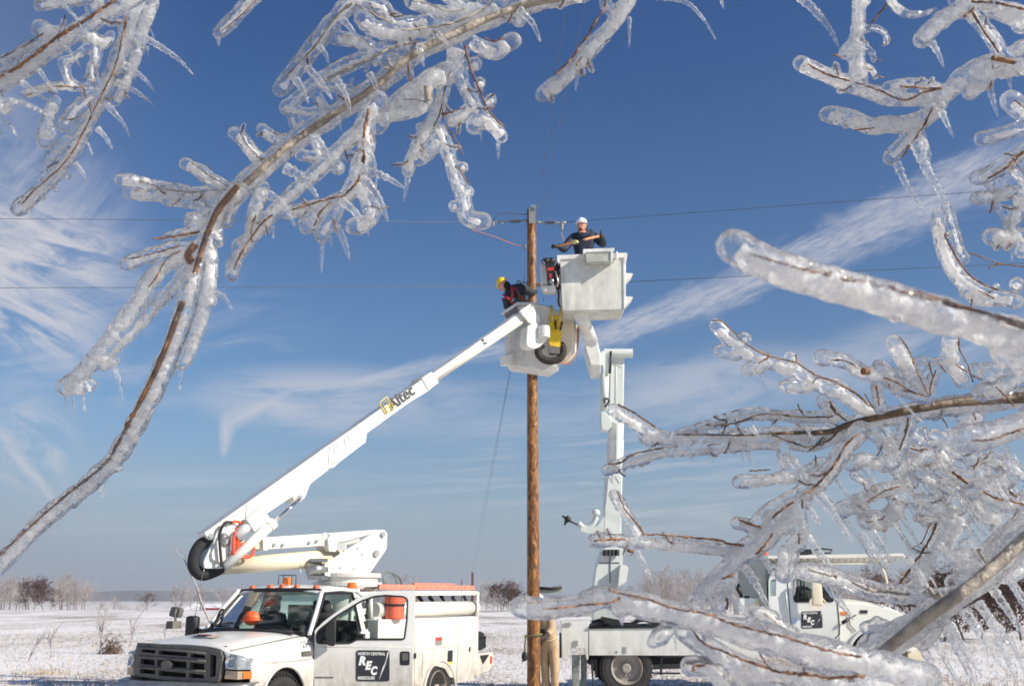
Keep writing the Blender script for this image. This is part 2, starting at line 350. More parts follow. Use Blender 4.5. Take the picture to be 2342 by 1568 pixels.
def paint(name, color, dirt=(0.27, 0.23, 0.175), z0=0.5, z1=1.15, amt=0.8, rough=0.35, coat=0.5):
    """vehicle paint with road dirt that thickens towards the sills"""
    m = bpy.data.materials.new(name); m.use_nodes = True; t = m.node_tree; b = t.nodes['Principled BSDF']; n = t.nodes.new; l = t.links.new
    co = n('ShaderNodeTexCoord'); sp = n('ShaderNodeSeparateXYZ'); l(co.outputs['Object'], sp.inputs[0])
    mr = n('ShaderNodeMapRange'); l(sp.outputs[2], mr.inputs[0]); mr.inputs[1].default_value = z1; mr.inputs[2].default_value = z0; mr.inputs[3].default_value = 0.05; mr.inputs[4].default_value = 1.0
    nz = n('ShaderNodeTexNoise'); nz.inputs['Scale'].default_value = 5; nz.inputs['Detail'].default_value = 9; nz.inputs['Roughness'].default_value = 0.72; mp = n('ShaderNodeMapping'); mp.inputs['Scale'].default_value = (1, 1, 0.45)
    l(co.outputs['Object'], mp.inputs[0]); l(mp.outputs[0], nz.inputs['Vector'])
    r2 = n('ShaderNodeMapRange'); l(nz.outputs[0], r2.inputs[0]); r2.inputs[1].default_value = 0.35; r2.inputs[2].default_value = 0.68
    mu = n('ShaderNodeMath'); mu.operation = 'MULTIPLY_ADD'; l(mr.outputs[0], mu.inputs[0]); l(r2.outputs[0], mu.inputs[1]); 
    m3 = n('ShaderNodeMath'); m3.operation = 'MULTIPLY'; l(mr.outputs[0], m3.inputs[0]); m3.inputs[1].default_value = 0.45; l(m3.outputs[0], mu.inputs[2])
    m4 = n('ShaderNodeMath'); m4.operation = 'MULTIPLY'; m4.use_clamp = True; l(mu.outputs[0], m4.inputs[0]); m4.inputs[1].default_value = amt
    mx = n('ShaderNodeMix'); mx.data_type = 'RGBA'; l(m4.outputs[0], mx.inputs[0]); mx.inputs[6].default_value = tuple(color) + (1,); mx.inputs[7].default_value = tuple(dirt) + (1,)
    l(mx.outputs[2], b.inputs['Base Color']); b.inputs['Roughness'].default_value = rough; b.inputs['Coat Weight'].default_value = coat; b.inputs['Coat Roughness'].default_value = 0.12
    return m
def glass_mat(name, tint=(0.75, 0.9, 0.85), clear=0.85):
    m = bpy.data.materials.new(name); m.use_nodes = True; t = m.node_tree; t.nodes.clear(); n = t.nodes.new; l = t.links.new
    out = n('ShaderNodeOutputMaterial'); tr_ = n('ShaderNodeBsdfTransparent'); tr_.inputs[0].default_value = tuple(tint) + (1,)
    gs = n('ShaderNodeBsdfGlossy'); gs.inputs['Roughness'].default_value = 0.03; fr = n('ShaderNodeFresnel'); fr.inputs[0].default_value = 1.16
    mx = n('ShaderNodeMixShader'); l(fr.outputs[0], mx.inputs[0]); l(tr_.outputs[0], mx.inputs[1]); l(gs.outputs[0], mx.inputs[2])
    df = n('ShaderNodeBsdfDiffuse'); df.inputs[0].default_value = (0.55, 0.55, 0.52, 1); m2 = n('ShaderNodeMixShader')
    nz = n('ShaderNodeTexNoise'); nz.inputs['Scale'].default_value = 7; nz.inputs['Detail'].default_value = 6; mr = n('ShaderNodeMapRange'); l(nz.outputs[0], mr.inputs[0]); mr.inputs[1].default_value = .45; mr.inputs[2].default_value = .75; mr.inputs[4].default_value = 1 - clear
    l(mr.outputs[0], m2.inputs[0]); l(mx.outputs[0], m2.inputs[1]); l(df.outputs[0], m2.inputs[2]); l(m2.outputs[0], out.inputs[0]); return m
M = {}
M['white'] = paint('white_truck_paint', (0.78, 0.78, 0.75), z0=0.45, z1=1.3, amt=0.95)
M['cream'] = paint('cream_bin_paint', (0.77, 0.75, 0.68), z0=0.3, z1=1.6, amt=0.75, rough=.45)
M['boom'] = mat('boom_paint', (0.78, 0.77, 0.70), 0.4, noise=0.16, nscale=2.5, coat=0.3)
M['boomgrey'] = mat('far_boom_paint', (0.66, 0.70, 0.66), 0.4, noise=0.08, nscale=1.5, coat=0.3)
M['farwhite'] = paint('far_truck_paint', (0.74, 0.77, 0.74), z0=0.4, z1=1.8, amt=0.55)
M['fibre'] = mat('fibreglass', (0.78, 0.77, 0.72), 0.5, noise=0.26, nscale=3.5, nstretch=(1, 1, .4))
M['fibre2'] = mat('weathered_fibreglass', (0.66, 0.66, 0.59), 0.55, noise=0.30, nscale=4.0, nstretch=(1, 1, .35))
M['tanfibre'] = mat('tan_fibreglass', (0.78, 0.70, 0.54), 0.5, noise=0.1, nscale=3)
M['tube'] = mat('cream_tube', (0.78, 0.70, 0.52), 0.45, noise=0.12, nscale=2)
M['grey'] = mat('dirty_grey_plastic', (0.13, 0.12, 0.105), 0.55, noise=0.4, nscale=9)
M['dark'] = mat('black_plastic', (0.018, 0.018, 0.02), 0.5, noise=0.3, nscale=20)
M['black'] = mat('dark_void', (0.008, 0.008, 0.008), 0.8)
M['rubber'] = mat('tyre_rubber', (0.028, 0.026, 0.025), 0.8, noise=0.4, nscale=14)
M['steel'] = mat('worn_steel', (0.42, 0.42, 0.42), 0.35, metal=0.8, noise=0.3, nscale=20)
M['rim'] = mat('dusty_wheel_steel', (0.34, 0.29, 0.24), 0.6, noise=0.3, nscale=12)
M['chrome'] = mat('chrome', (0.7, 0.7, 0.72), 0.12, metal=1.0)
M['amber'] = mat('amber_lens', (0.75, 0.17, 0.015), 0.2, coat=0.6)
M['red'] = mat('red_plastic', (0.55, 0.045, 0.03), 0.4)
M['orange'] = mat('orange_plastic', (0.80, 0.13, 0.035), 0.45, noise=0.2, nscale=12)
M['ladder'] = mat('faded_orange_fibreglass', (0.80, 0.25, 0.17), 0.6, noise=0.25, nscale=8)
M['hose'] = mat('orange_hose', (0.80, 0.09, 0.03), 0.5)
M['glass'] = glass_mat('window_glass', (0.80, 0.93, 0.88), .8); M['shield'] = glass_mat('windscreen_glass', (0.66, 0.86, 0.78), .78)
M['lens'] = mat('headlight_lens', (0.30, 0.33, 0.36), 0.15, noise=0.3, nscale=12, coat=1.0)
M['signblack'] = mat('sign_black', (0.022, 0.024, 0.03), 0.5); M['signwhite'] = mat('sign_white', (0.78, 0.78, 0.76), 0.6)
M['yellow'] = mat('yellow_plastic', (0.85, 0.62, 0.02), 0.35, noise=0.1); M['ywhite'] = mat('white_hard_hat', (0.82, 0.84, 0.86), 0.3)
M['cloth_y'] = mat('yellow_canvas', (0.78, 0.52, 0.02), 0.75, noise=0.25, nscale=12, bump=.5, bscale=20)
M['seat'] = mat('seat_fabric', (0.035, 0.035, 0.04), 0.9)
M['beige'] = mat('beige_trim', (0.42, 0.38, 0.32), 0.7)
# ------------------------------------------------------------------ ground, ridge, trees
def ground_mat():
    m = bpy.data.materials.new('snowy_stubble'); m.use_nodes = True; t = m.node_tree; b = t.nodes['Principled BSDF']; n = t.nodes.new; l = t.links.new
    co = n('ShaderNodeTexCoord'); b.inputs['Roughness'].default_value = 0.8
    def noise(scale, detail, st=(1, 1, 1), rough=.6):
        mp = n('ShaderNodeMapping'); mp.inputs['Scale'].default_value = st; l(co.outputs['Object'], mp.inputs[0])
        q = n('ShaderNodeTexNoise'); q.inputs['Scale'].default_value = scale; q.inputs['Detail'].default_value = detail; q.inputs['Roughness'].default_value = rough; l(mp.outputs[0], q.inputs['Vector']); return q.outputs[0]
    a = noise(6.0, 8, (1, 0.6, 1), .72); c = noise(0.16, 5, (1, 0.35, 1)); 
    ad = n('ShaderNodeMath'); ad.operation = 'MULTIPLY_ADD'; l(c, ad.inputs[0]); ad.inputs[1].default_value = 0.55; l(a, ad.inputs[2])
    r = n('ShaderNodeValToRGB'); e = r.color_ramp.elements; e[0].position = 0.655; e[0].color = (0.17, 0.12, 0.07, 1); e[1].position = 0.79; e[1].color = (0.86, 0.85, 0.86, 1)
    k = e.new(0.72); k.color = (0.45, 0.38, 0.31, 1); l(ad.outputs[0], r.inputs[0]); l(r.outputs[0], b.inputs['Base Color'])
    bp = n('ShaderNodeBump'); bp.inputs['Strength'].default_value = 0.8; bp.inputs['Distance'].default_value = 0.06; l(a, bp.inputs['Height']); l(bp.outputs[0], b.inputs['Normal']); return m
GM = ground_mat()
g = MB(); xs = [-2500, -1200, -600, -300, -150, -80, -40, -20, 0, 20, 40, 80, 150, 300, 600, 1200, 2500]; ys = [-60, -20, 0, 10, 20, 30, 40, 55, 75, 100, 130, 170, 220, 300, 450, 700, 1100, 1800, 2600, 3600]
def gz(x, y):
    z = 0.0
    if y > 35: z += 0.25 * mnoise.noise(Vector((x * .03, y * .03, 1))) * min(1, (y - 35) / 40)
    if y > 180: z -= min(6.0, (y - 180) * 0.02)
    return z
g.add([(x, y, gz(x, y)) for y in ys for x in xs], [(j * len(xs) + i, j * len(xs) + i + 1, (j + 1) * len(xs) + i + 1, (j + 1) * len(xs) + i) for j in range(len(ys) - 1) for i in range(len(xs) - 1)], True)
tag(g.build('snow_field', GM), kind='structure')
hm = mat('wooded_ridge', (0.16, 0.15, 0.15), 0.9, noise=0.5, nscale=0.02)
h = MB(); hv = []; n_ = 160
for i in range(n_ + 1):
    x = -2600 + 5200 * i / n_; top = 9 + 8 * mnoise.noise(Vector((x * .0016, 2, 0))) + 4 * mnoise.noise(Vector((x * .008, 5, 0))) + (8 if x < -400 else 0)
    hv += [(x, 2400, -8), (x, 2550, top * 0.7), (x, 2750, top), (x, 3100, -8)]
h.add(hv, [(4 * i + k, 4 * i + 4 + k, 4 * i + 5 + k, 4 * i + 1 + k) for i in range(n_) for k in range(3)], True); tag(h.build('distant_hills', hm), kind='structure')

FROST = mat('frosted_twigs', (0.40, 0.355, 0.34), 0.8, noise=0.35, nscale=0.8); TRUNK = mat('winter_trunk', (0.17, 0.14, 0.13), 0.9, noise=.3)
LEAF = mat('dead_oak_leaves', (0.13, 0.075, 0.06), 0.9, noise=.5, nscale=3); LEAFB = mat('brown_cedar', (0.14, 0.10, 0.07), 0.9, noise=.5, nscale=3)
def twigtree(seed, h=6.0, leafy=False, spread=1.0, depth=5, tr_=0.12, low=0.16):
    """returns (trunk MB, crown MB) for a bare tree at the origin"""
    rnd = random.Random(seed); T, K = MB(), MB()
    def twig(p, d, ln, r, lv):
        q = [p]; dd = d.copy()
        for _ in range(3): dd = (dd + Vector((rnd.uniform(-.3, .3), rnd.uniform(-.3, .3), rnd.uniform(-.05, .25)))).normalized(); q.append(q[-1] + dd * ln / 3)
        K.tube(q, [r, r * .4], 3, cap=False)
        if lv >= depth:
            if leafy:
                for _ in range(4):
                    c = q[-1] + Vector((rnd.gauss(0, .22), rnd.gauss(0, .22), rnd.gauss(0, .2))) * (h / 6); a = Vector((rnd.uniform(-1, 1), rnd.uniform(-1, 1), rnd.uniform(-1, 1))) * .10 * (h / 6); b_ = a.orthogonal() * rnd.uniform(.6, 1.2)
                    K.add([c - a, c + b_, c + a, c - b_], [(0, 1, 2, 3)])
            return
        for _ in range(4 if lv == 1 else 3):
            j = rnd.choice((1, 2, 3)); e = (dd + Vector((rnd.uniform(-1, 1), rnd.uniform(-1, 1), rnd.uniform(-.4, .6))) * .9).normalized(); twig(q[j], e, ln * rnd.uniform(.45, .75), r * .6, lv + 1)
    # a leaning, tapering stem with limbs from low on the trunk up to the tip
    S = [Vector((0, 0, 0))]; d = Vector((rnd.uniform(-.15, .15), rnd.uniform(-.15, .15), 1)).normalized()
    for _ in range(8): d = (d + Vector((rnd.uniform(-.14, .14), rnd.uniform(-.14, .14), .05))).normalized(); S.append(S[-1] + d * h * .095)
    T.tube(S, [tr_ * .7 * h / 6, .02 * h / 6], 6, cap=False)
    for i in range(1, 9):
        for _ in range(3 if i > 1 else 2):
            e = Vector((rnd.uniform(-1, 1), rnd.uniform(-1, 1), rnd.uniform(.1, 1.1) / spread)).normalized(); prof = (.20, .30, .34, .33, .30, .27, .23, .18, .14)[i] * spread
            twig(S[i] + (S[i] - S[i - 1]) * rnd.random() * .5, e, h * prof * rnd.uniform(.7, 1.25), .03 * h / 6, 1)
    return T, K
def place_tree(proto, loc, s, rz, name, label, group):
    r = bpy.data.objects.new(name, None); C.objects.link(r); r.location = loc; r.scale = (s * rt.uniform(.9, 1.35), s * rt.uniform(.9, 1.35), s); r.rotation_euler = (0, 0, rz); tag(r, label, 'tree', group)
    for (nm, me) in proto:
        o = bpy.data.objects.new(nm, me); C.objects.link(o); o.parent = r
    return r
protos = []
for sd, leafy, sp in ((1, 0, 1.0), (2, 0, 1.3), (3, 0, .8), (4, 1, 1.2), (5, 1, .9)):
    T, K = twigtree(sd, 6.0, leafy, sp, 4 if not leafy else 3, .12)
    pr = []
    for nm, mb_, m_ in (('trunk', T, TRUNK), ('crown', K, FROST if not leafy else LEAF)):
        me = bpy.data.meshes.new(nm); me.from_pydata(mb_.v, [], mb_.f); me.materials.append(m_); pr.append((nm, me))
    protos.append(pr)
rt = random.Random(5)
def gpoint(x, Y):
    r = ray(x, CY + 582); p = Vector((r.x / r.y * Y, Y, 0)); p.z = gz(p.x, p.y) - 0.05; return p
def row(x0, x1, n, Y0, Y1, s0, s1, kinds, label, group):
    for i in range(n):
        x = x0 + (x1 - x0) * (i + rt.uniform(.1, .9)) / n; Y = rt.uniform(Y0, Y1)
        place_tree(protos[rt.choice(kinds)], gpoint(x, Y), rt.uniform(s0 * .75, s1 * 1.2), rt.uniform(0, 6), 'frosted_tree', label, group)
row(-60, 75, 16, 175, 205, .75, 1.0, (0, 1, 2), 'frosted bare tree in the thicket at the far left edge of the field', 'trees along the left side of the field')
row(125, 200, 9, 180, 205, .7, .95, (0, 1, 2), 'frosted bare tree right of the reddish oaks at the left side of the field', 'trees along the left side of the field')
row(225, 330, 5, 330, 420, .6, .9, (0, 1, 2), 'small distant frosted tree between the oaks and the farm building', 'far trees beyond the field')
row(390, 470, 4, 250, 300, .8, 1.1, (0, 2), 'round frosted tree beside the red farm building', 'far trees beyond the field')
row(500, 560, 3, 250, 300, .9, 1.1, (0, 1), 'frosted tree on the horizon just left of the near truck windscreen', 'far trees beyond the field')
row(825, 960, 8, 120, 150, .5, .7, (0, 1), 'frosted tree seen over the ladder rack of the near truck', 'trees behind the near truck')
row(1095, 1200, 9, 210, 260, .7, .95, (0, 1, 2), 'frosted tree in the gap between the near truck and the pole', 'trees in the middle distance')
row(1440, 1760, 34, 120, 160, .6, .8, (0, 1, 2), 'frosted tree in the dense row between the far boom and the far truck cab', 'tree row behind the far truck')
row(1800, 2345, 44, 100, 150, .6, .85, (0, 1, 2), 'frosted tree in the row behind the hood of the far truck', 'tree row behind the far truck')
for x, Y, s, k in ((62, 190, .8, 3), (80, 195, .9, 4), (100, 188, .85, 3), (118, 200, .7, 4)): place_tree(protos[k], gpoint(x, Y), s, x, 'oak_tree', 'reddish brown oak keeping dead leaves at the left of the field', 'reddish oaks at the left of the field')
place_tree(protos[3], gpoint(337, 160), .42, 1, 'leafy_bush', 'small round reddish bush alone in the snowy field left of the near truck', 'reddish bushes')
for x, Y, s in ((1148, 150, .6), (1163, 155, .68), (1180, 150, .5)): place_tree(protos[3], gpoint(x, Y), s, x, 'oak_tree', 'dark reddish oak beside the pole in the middle distance', 'dark oaks beside the pole')
for x, Y, s in ((2105, 48, .42), (2150, 46, .5), (2195, 47, .5), (2235, 48, .45), (2285, 45, .5), (2325, 47, .6), (2010, 60, .5)): place_tree(protos[4 if x % 2 else 3], gpoint(x, Y), s, x, 'oak_bush', 'dark leafy bush behind the slanting icicles at the lower right', 'dark bushes behind the icicles')
# bare iced saplings in the field
SAP = mat('iced_sapling', (0.42, 0.38, 0.36), 0.45, noise=.3, nscale=6)
def sapling(x, ybase, hpx, seed, label, fork=3):
    v = (CY - ybase) / FPX; c, s_ = math.cos(PITCH), math.sin(PITCH); Y = -CAM_H / ((s_ + v * c) / (c - v * s_)); b = gpoint(x, Y); k = Y / 2540 * hpx; rnd = random.Random(seed); T, K = MB(), MB()
    def gr(p, d, ln, r, lv):
        q = [p]; dd = d.copy()
        for _ in range(4): dd = (dd + Vector((rnd.uniform(-.2, .2), rnd.uniform(-.2, .2), .06))).normalized(); q.append(q[-1] + dd * ln / 4)
        (T if lv == 0 else K).tube(q, [r, r * .5], 5, cap=False)
        if lv < 3:
            for i in range(fork + (lv == 0) * 2): 
                j = rnd.choice((1, 2, 3, 4)); e = (dd + Vector((rnd.uniform(-1, 1), rnd.uniform(-.6, .6), rnd.uniform(-.1, .5))) * .9).normalized(); gr(q[j], e, ln * rnd.uniform(.4, .65), r * .6, lv + 1)
    gr(b, Vector((rnd.uniform(-.1, .1), 0, 1)), k * .6, .018 * k + .006, 0)
    r_ = thing('bare_sapling', b, label, 'sapling', 'iced saplings in the field'); T.build('trunk', SAP, r_); K.build('crown', SAP, r_)
sapling(238, 1494, 112, 1, 'iced sapling with a wide fan of twigs at the left of the field')
sapling(305, 1480, 95, 2, 'slim iced sapling between the fan shaped one and the truck mirror', 2); sapling(130, 1505, 80, 3, 'small iced sapling left of the fan shaped one'); sapling(8, 1515, 130, 4, 'iced sapling cut by the left edge of the picture', 2)
sapling(80, 1512, 95, 5, 'low spreading iced sapling near the left edge', 2); sapling(382, 1465, 60, 6, 'short iced sapling behind the lamp on the truck fender', 2)
t_ = thing('bare_sapling', gpoint(470, 19), 'tall crooked iced twig rising behind the near truck hood', 'sapling'); q_ = MB(); q2 = MB()
Pz = trY('1', [(1010, 1150), (940, 990), (900, 890), (880, 810), (820, 680), (770, 570), (720, 530), (710, 485)], 19); q_.tube([Vector((Pz[0].x, 19, 0))] + Pz, [.022, .008], 6); q_.build('trunk', SAP, t_)
q2.tube(trY('1', [(890, 870), (850, 830), (800, 790)], 19), [.01, .004], 5); q2.tube(trY('1', [(880, 1110), (770, 1020), (700, 920)], 19), [.008, .003], 5); q2.tube(trY('1', [(770, 575), (790, 520), (780, 500)], 19), [.006, .002], 5); q2.build('twig', SAP, t_)
# shrubs and grass
def tuft_bush(x, Y, w_, h_, m_, name, label, seed):
    rnd = random.Random(seed); b = gpoint(x, Y); K = MB()
    for _ in range(420):
        a = Vector((rnd.gauss(0, w_ * .33), rnd.gauss(0, w_ * .33), abs(rnd.gauss(0, h_ * .45)))); d = Vector((rnd.uniform(-1, 1), rnd.uniform(-1, 1), rnd.uniform(.2, 1.4))).normalized() * h_ * .28; s_ = d.orthogonal().normalized() * .012
        K.add([b + a - s_, b + a + s_, b + a + d], [(0, 1, 2)])
        e = b + a; n2 = Vector((rnd.uniform(-1, 1), rnd.uniform(-1, 1), rnd.uniform(-1, 1))) * h_ * .05; o2 = n2.orthogonal(); K.add([e - n2, e + o2, e + n2, e - o2], [(0, 1, 2, 3)])
    r_ = thing(name, b, label, 'shrub'); K.build('foliage', m_, r_); T = MB(); T.tube([b, b + Vector((0, 0, h_ * .6))], [.03, .01], 5); T.build('stem', TRUNK, r_)
tuft_bush(266, 36, .45, .5, LEAFB, 'round_shrub', 'small round brown shrub in the snow left of the near truck grille', 1)
tuft_bush(120, 26.5, .9, .22, mat('dry_straw', (.5, .42, .33), .9, noise=.4), 'grass_clump', 'low clump of dry frosted grass at the bottom left', 2)
GB = mat('frosted_blades', (0.52, 0.44, 0.35), 0.8, noise=.35, nscale=3)
gr_ = MB(); rg = random.Random(9)
for _ in range(26000):
    Y = 22 + 50 * rg.random() ** 1.6; x = rg.uniform(-.52, .52) * Y; hgt = rg.uniform(.03, .13) * (1 + .8 * max(0, mnoise.noise(Vector((x * .3, Y * .3, 4))))); a = rg.uniform(0, 6.28); wv = .006 + Y * .00012; ln = rg.uniform(-.6, .6) * hgt
    b = Vector((x, Y, gz(x, Y))); s_ = Vector((math.cos(a), math.sin(a), 0)) * wv; gr_.add([b - s_, b + s_, b + Vector((ln, ln * .5, hgt))], [(0, 1, 2)])
tag(gr_.build('frosted_grass', GB), 'frosted dry grass blades poking through thin snow', 'grass', kind='stuff')
# farm building, far poles
fb = thing('farm_building', gpoint(485, 330), 'low red farm building with a snowy white roof on the far left horizon', 'farm building')
b0 = gpoint(485, 330); w_ = MB(); w_.box(b0 + Vector((2, 0, .9)), (7, 5, 1.9)); w_.build('wall', mat('barn_red', (.42, .05, .05), .8), fb)
r_ = MB(); r_.prism([b0 + Vector((-2, -3, 1.85)), b0 + Vector((-2, 0, 3.1)), b0 + Vector((-2, 3, 1.85))], (8, 0, 0)); r_.prism([b0 + Vector((-8, -2, 0)), b0 + Vector((-8, -2, 1.6)), b0 + Vector((-5, -2, 3.1)), b0 + Vector((-2, -2, 1.7)), b0 + Vector((-2, -2, 0))], (0, 4, 0)); r_.build('roof', mat('snowy_roof', (.8, .8, .82), .7), fb)
WOODP = mat('pole_wood_far', (.12, .05, .035), .8)
for x, yt, Y, r, lb in ((1081, 1308, 150, .17, 'distant dark utility pole above the rear of the near truck rack'), (1056, 1323, 170, .07, 'thin distant pole left of the distant utility pole')):
    p = atY(x, yt, Y); q = MB(); q.tube([(p.x, Y, -.3), (p.x, Y, p.z)], [r * 1.2, r], 8); pt = thing('utility_pole', (p.x, Y, 0), lb, 'utility pole'); q.build('pole', WOODP, pt)
# ------------------------------------------------------------------ the pole and its lines
PY = 20.5
def pole_mat():
    m = bpy.data.materials.new('stained_pole_wood'); m.use_nodes = True; t = m.node_tree; b = t.nodes['Principled BSDF']; n = t.nodes.new; l = t.links.new; b.inputs['Roughness'].default_value = .42
    co = n('ShaderNodeTexCoord'); mp = n('ShaderNodeMapping'); mp.inputs['Scale'].default_value = (1, 1, .35); l(co.outputs['Object'], mp.inputs[0])
    a = n('ShaderNodeTexNoise'); a.inputs['Scale'].default_value = 13; a.inputs['Detail'].default_value = 8; a.inputs['Roughness'].default_value = .7; a.inputs['Distortion'].default_value = 1.2; l(mp.outputs[0], a.inputs['Vector'])
    r = n('ShaderNodeValToRGB'); e = r.color_ramp.elements; e[0].position = .36; e[0].color = (.035, .012, .005, 1); e[1].position = .66; e[1].color = (.52, .26, .07, 1); k = e.new(.5); k.color = (.22, .085, .022, 1)
    l(a.outputs[0], r.inputs[0]); l(r.outputs[0], b.inputs['Base Color']); bp = n('ShaderNodeBump'); bp.inputs['Strength'].default_value = .5; bp.inputs['Distance'].default_value = .03; l(a.outputs[0], bp.inputs['Height']); l(bp.outputs[0], b.inputs['Normal']); return m
ptop = atY(1215.5, 479, PY); px_ = ptop.x; pbx = atY(1221, 1590, PY).x
pole = thing('utility_pole', (pbx, PY, 0), 'tall brown stained wooden utility pole the two crews are working on', 'utility pole')
q = MB(); q.tube([(pbx + (px_ - pbx) * i / 12, PY, -0.3 + (ptop.z + .3) * i / 12) for i in range(13)], [.128 - .036 * i / 12 for i in range(13)], 20); q.build('pole', pole_mat(), pole)
GAL = mat('galvanised', (.36, .36, .36), .5, metal=.5, noise=.3, nscale=30); POLY = mat('grey_insulator', (.16, .17, .19), .4); COP = mat('copper_wire', (.62, .25, .16), .5); WIRE = mat('aluminium_wire', (.10, .11, .13), .5)
q = MB(); c = atY(1217, 493, PY - .13); q.box(c, (.13, .02, .34)); q.box(c + Vector((.03, -.01, .2)), (.1, .03, .06)); q.box(c + Vector((.06, -.02, .16)), (.05, .05, .05)); q.build('bolt_plate', GAL, pole)
q = MB(); q.tube(trY('T', [(540, 352), (530, 370), (537, 385)], PY - .05), .022, 8); q.build('clamp', POLY, pole)
def insulator(pts, sheds):
    a, b = [Vector(v) for v in pts]; d = (b - a); L_ = d.length; m = MB(); m.tube([a, b], .016, 8)
    for t in sheds: m.lathe(a + d * t, d, [(-.012, .018), (0, .062), (.006, .062), (.02, .018)], 14)
    o = m.build('insulator', POLY, pole); k = MB(); k.ball(a + d * .02, (.06, .035, .03)); k.ball(b - d * .04, (.07, .035, .035)); k.box(a + d * .16, (.09, .03, .03)); k.build('fitting', GAL, o)
insulator(trY('T', [(250, 172), (545, 163)], PY), (.60, .65, .70, .75, .8)); insulator(trY('T', [(630, 175), (840, 178)], PY), (.36, .43, .5, .57, .64))
q = MB(); q.tube(trY('T', [(345, 168), (340, 185), (352, 192), (358, 175)], PY), .012, 6); q.tube(trY('T', [(286, 170), (285, 215)], PY), .02, 6); q.tube(trY('T', [(822, 180), (822, 250)], PY), [.03, .018], 8); q.ball(atY(*cv('T', (822, 200)), PY), .04); q.ball(atY(*cv('T', (822, 218)), PY), .035); q.build('wire_clamp', GAL, pole)
q = MB(); q.tube(trY('T', [(288, 165), (300, 135), (330, 110), (380, 103), (450, 108), (550, 112)], PY - .02), .009, 6); q.build('jumper_wire', WIRE, pole)
q = MB(); q.tube([atY(*cv('T', p_[:2]), PY) for p_ in spline([(80, 205), (120, 235), (200, 258), (300, 290), (400, 330), (470, 355), (535, 358)], 20)], .009, 6)
q.tube([atY(*cv('T', p_[:2]), PY) for p_ in spline([(815, 235), (825, 280), (850, 330), (880, 350), (905, 340), (908, 315), (885, 300), (855, 315)], 12)], .008, 6); q.build('copper_jumper', COP, pole)
q = MB(); q.tube(trY('T', [(118, 200), (120, 240)], PY), .022, 8); q.tube(trY('T', [(85, 208), (150, 212)], PY), .012, 6); q.build('clamp', GAL, pole)
q = MB(); q.tube(trY('T', [(540, 450), (535, 560), (517, 650)], PY - .13), .007, 5); q.tube(trY('T', [(688, 700), (683, 760), (672, 798)], PY), .006, 5); q.build('guy_tail', WIRE, pole)
q = MB(); q.ball(atY(*cv('T', (660, 663)), PY), (.11, .05, .05)); q.tube(trY('T', [(650, 664), (720, 668), (800, 660)], PY), .014, 6); q.tube(trY('T', [(688, 668), (690, 705)], PY), .02, 6); q.build('neutral_clamp', GAL, pole)
def wire(pts, label, r=.0055, group='overhead power lines'):
    m = MB(); m.tube(pts, r, 6); rt_ = m.build('power_line', WIRE, None); tag(rt_, label, 'power line', group)
z1 = atY(1130, 507, PY).z; z2 = atY(1130, 655, PY).z
wire([atY(-700, 498, PY), atY(0, 500, PY), atY(1130, 508, PY)], 'top wire running from the pole to the left edge')
wire([atY(-700, 662, PY), atY(0, 658, PY), atY(1210, 655, PY)], 'lower wire running from the pole to the left edge')
pr = Vector((px_, PY, z1)); a = atY(2213, 440, 18.6)
wire([atY(1290, 508, PY), a, a + (a - pr) * 1.2], 'top wire rising from the pole to the right edge')
a = atY(2342, 602, 19.0); b = atY(1225, 654, PY); wire([b, a, a + (a - b) * 1.0], 'lower wire passing the upper bucket to the right edge')
for (x, y, xt, Yt, xf, lb) in ((1213, 600, 1340, 8, 1084, 'right tap wire'), (1206, 640, 1297, 9, 1078, 'left tap wire')):
    A = atY(x, y, PY - .15 if x > 1210 else PY - .2); T_ = atY(xt, 0, Yt); wire([atY(xf, 1309, 150), A], lb + ' running from the pole down to the distant pole', .006); wire([A, T_, T_ + (T_ - A) * .9], lb + ' climbing from the pole to the top of the picture', .0028)
# ------------------------------------------------------------------ near bucket truck
M1 = Matrix.Translation((-4.25, 13.6, 0)) @ Matrix.Rotation(R(63), 4, 'Z')      # local x runs back along the truck, y to its right hand side
def L1(x, y, z): return M1 @ Vector((x, y, z))
EX, EY, EZ = (M1.to_3x3() @ Vector((1, 0, 0))), (M1.to_3x3() @ Vector((0, 1, 0))), Vector((0, 0, 1))
def side(fr, pts, y=-1.0): return tr(fr, pts, L1(0, y, 0), EY)
def front(fr, pts, x=.15): return tr(fr, pts, L1(x, 0, 0), EX)
tk = bpy.data.objects.new('bucket_truck', None); C.objects.link(tk); tk.matrix_world = M1
tag(tk, 'near white bucket truck, driver door open, its long boom raised to the pole', 'bucket truck', 'bucket trucks at work')
def mb(): return MB(M1)
# hood and fenders: lofted sections, mirrored
st = [(0.16, [(0, 1.235), (.40, 1.225), (.62, 1.20), (.70, 1.175), (.74, 1.12), (.76, 1.05)]),
      (0.20, [(0, 1.26), (.40, 1.25), (.64, 1.22), (.80, 1.165), (.91, 1.125), (.955, 1.09)]),
      (0.34, [(0, 1.29), (.40, 1.285), (.66, 1.25), (.83, 1.185), (.965, 1.12), (1.005, 1.02)]),
      (0.70, [(0, 1.33), (.40, 1.32), (.68, 1.285), (.84, 1.22), (.98, 1.14), (1.015, 1.00)]),
      (1.05, [(0, 1.355), (.40, 1.35), (.70, 1.315), (.86, 1.26), (.985, 1.17), (1.015, 1.00)]),
      (1.42, [(0, 1.365), (.40, 1.36), (.72, 1.335), (.87, 1.295), (.985, 1.20), (1.01, 1.00)]),
      (1.60, [(0, 1.33), (.40, 1.335), (.73, 1.335), (.88, 1.31), (.985, 1.21), (1.005, 1.00)])]
hd = MB(M1); vs = []; nn = 11
for x, p in st:
    full = [(-y, z) for y, z in reversed(p[1:])] + list(p); vs += [(x, y, z) for y, z in full]
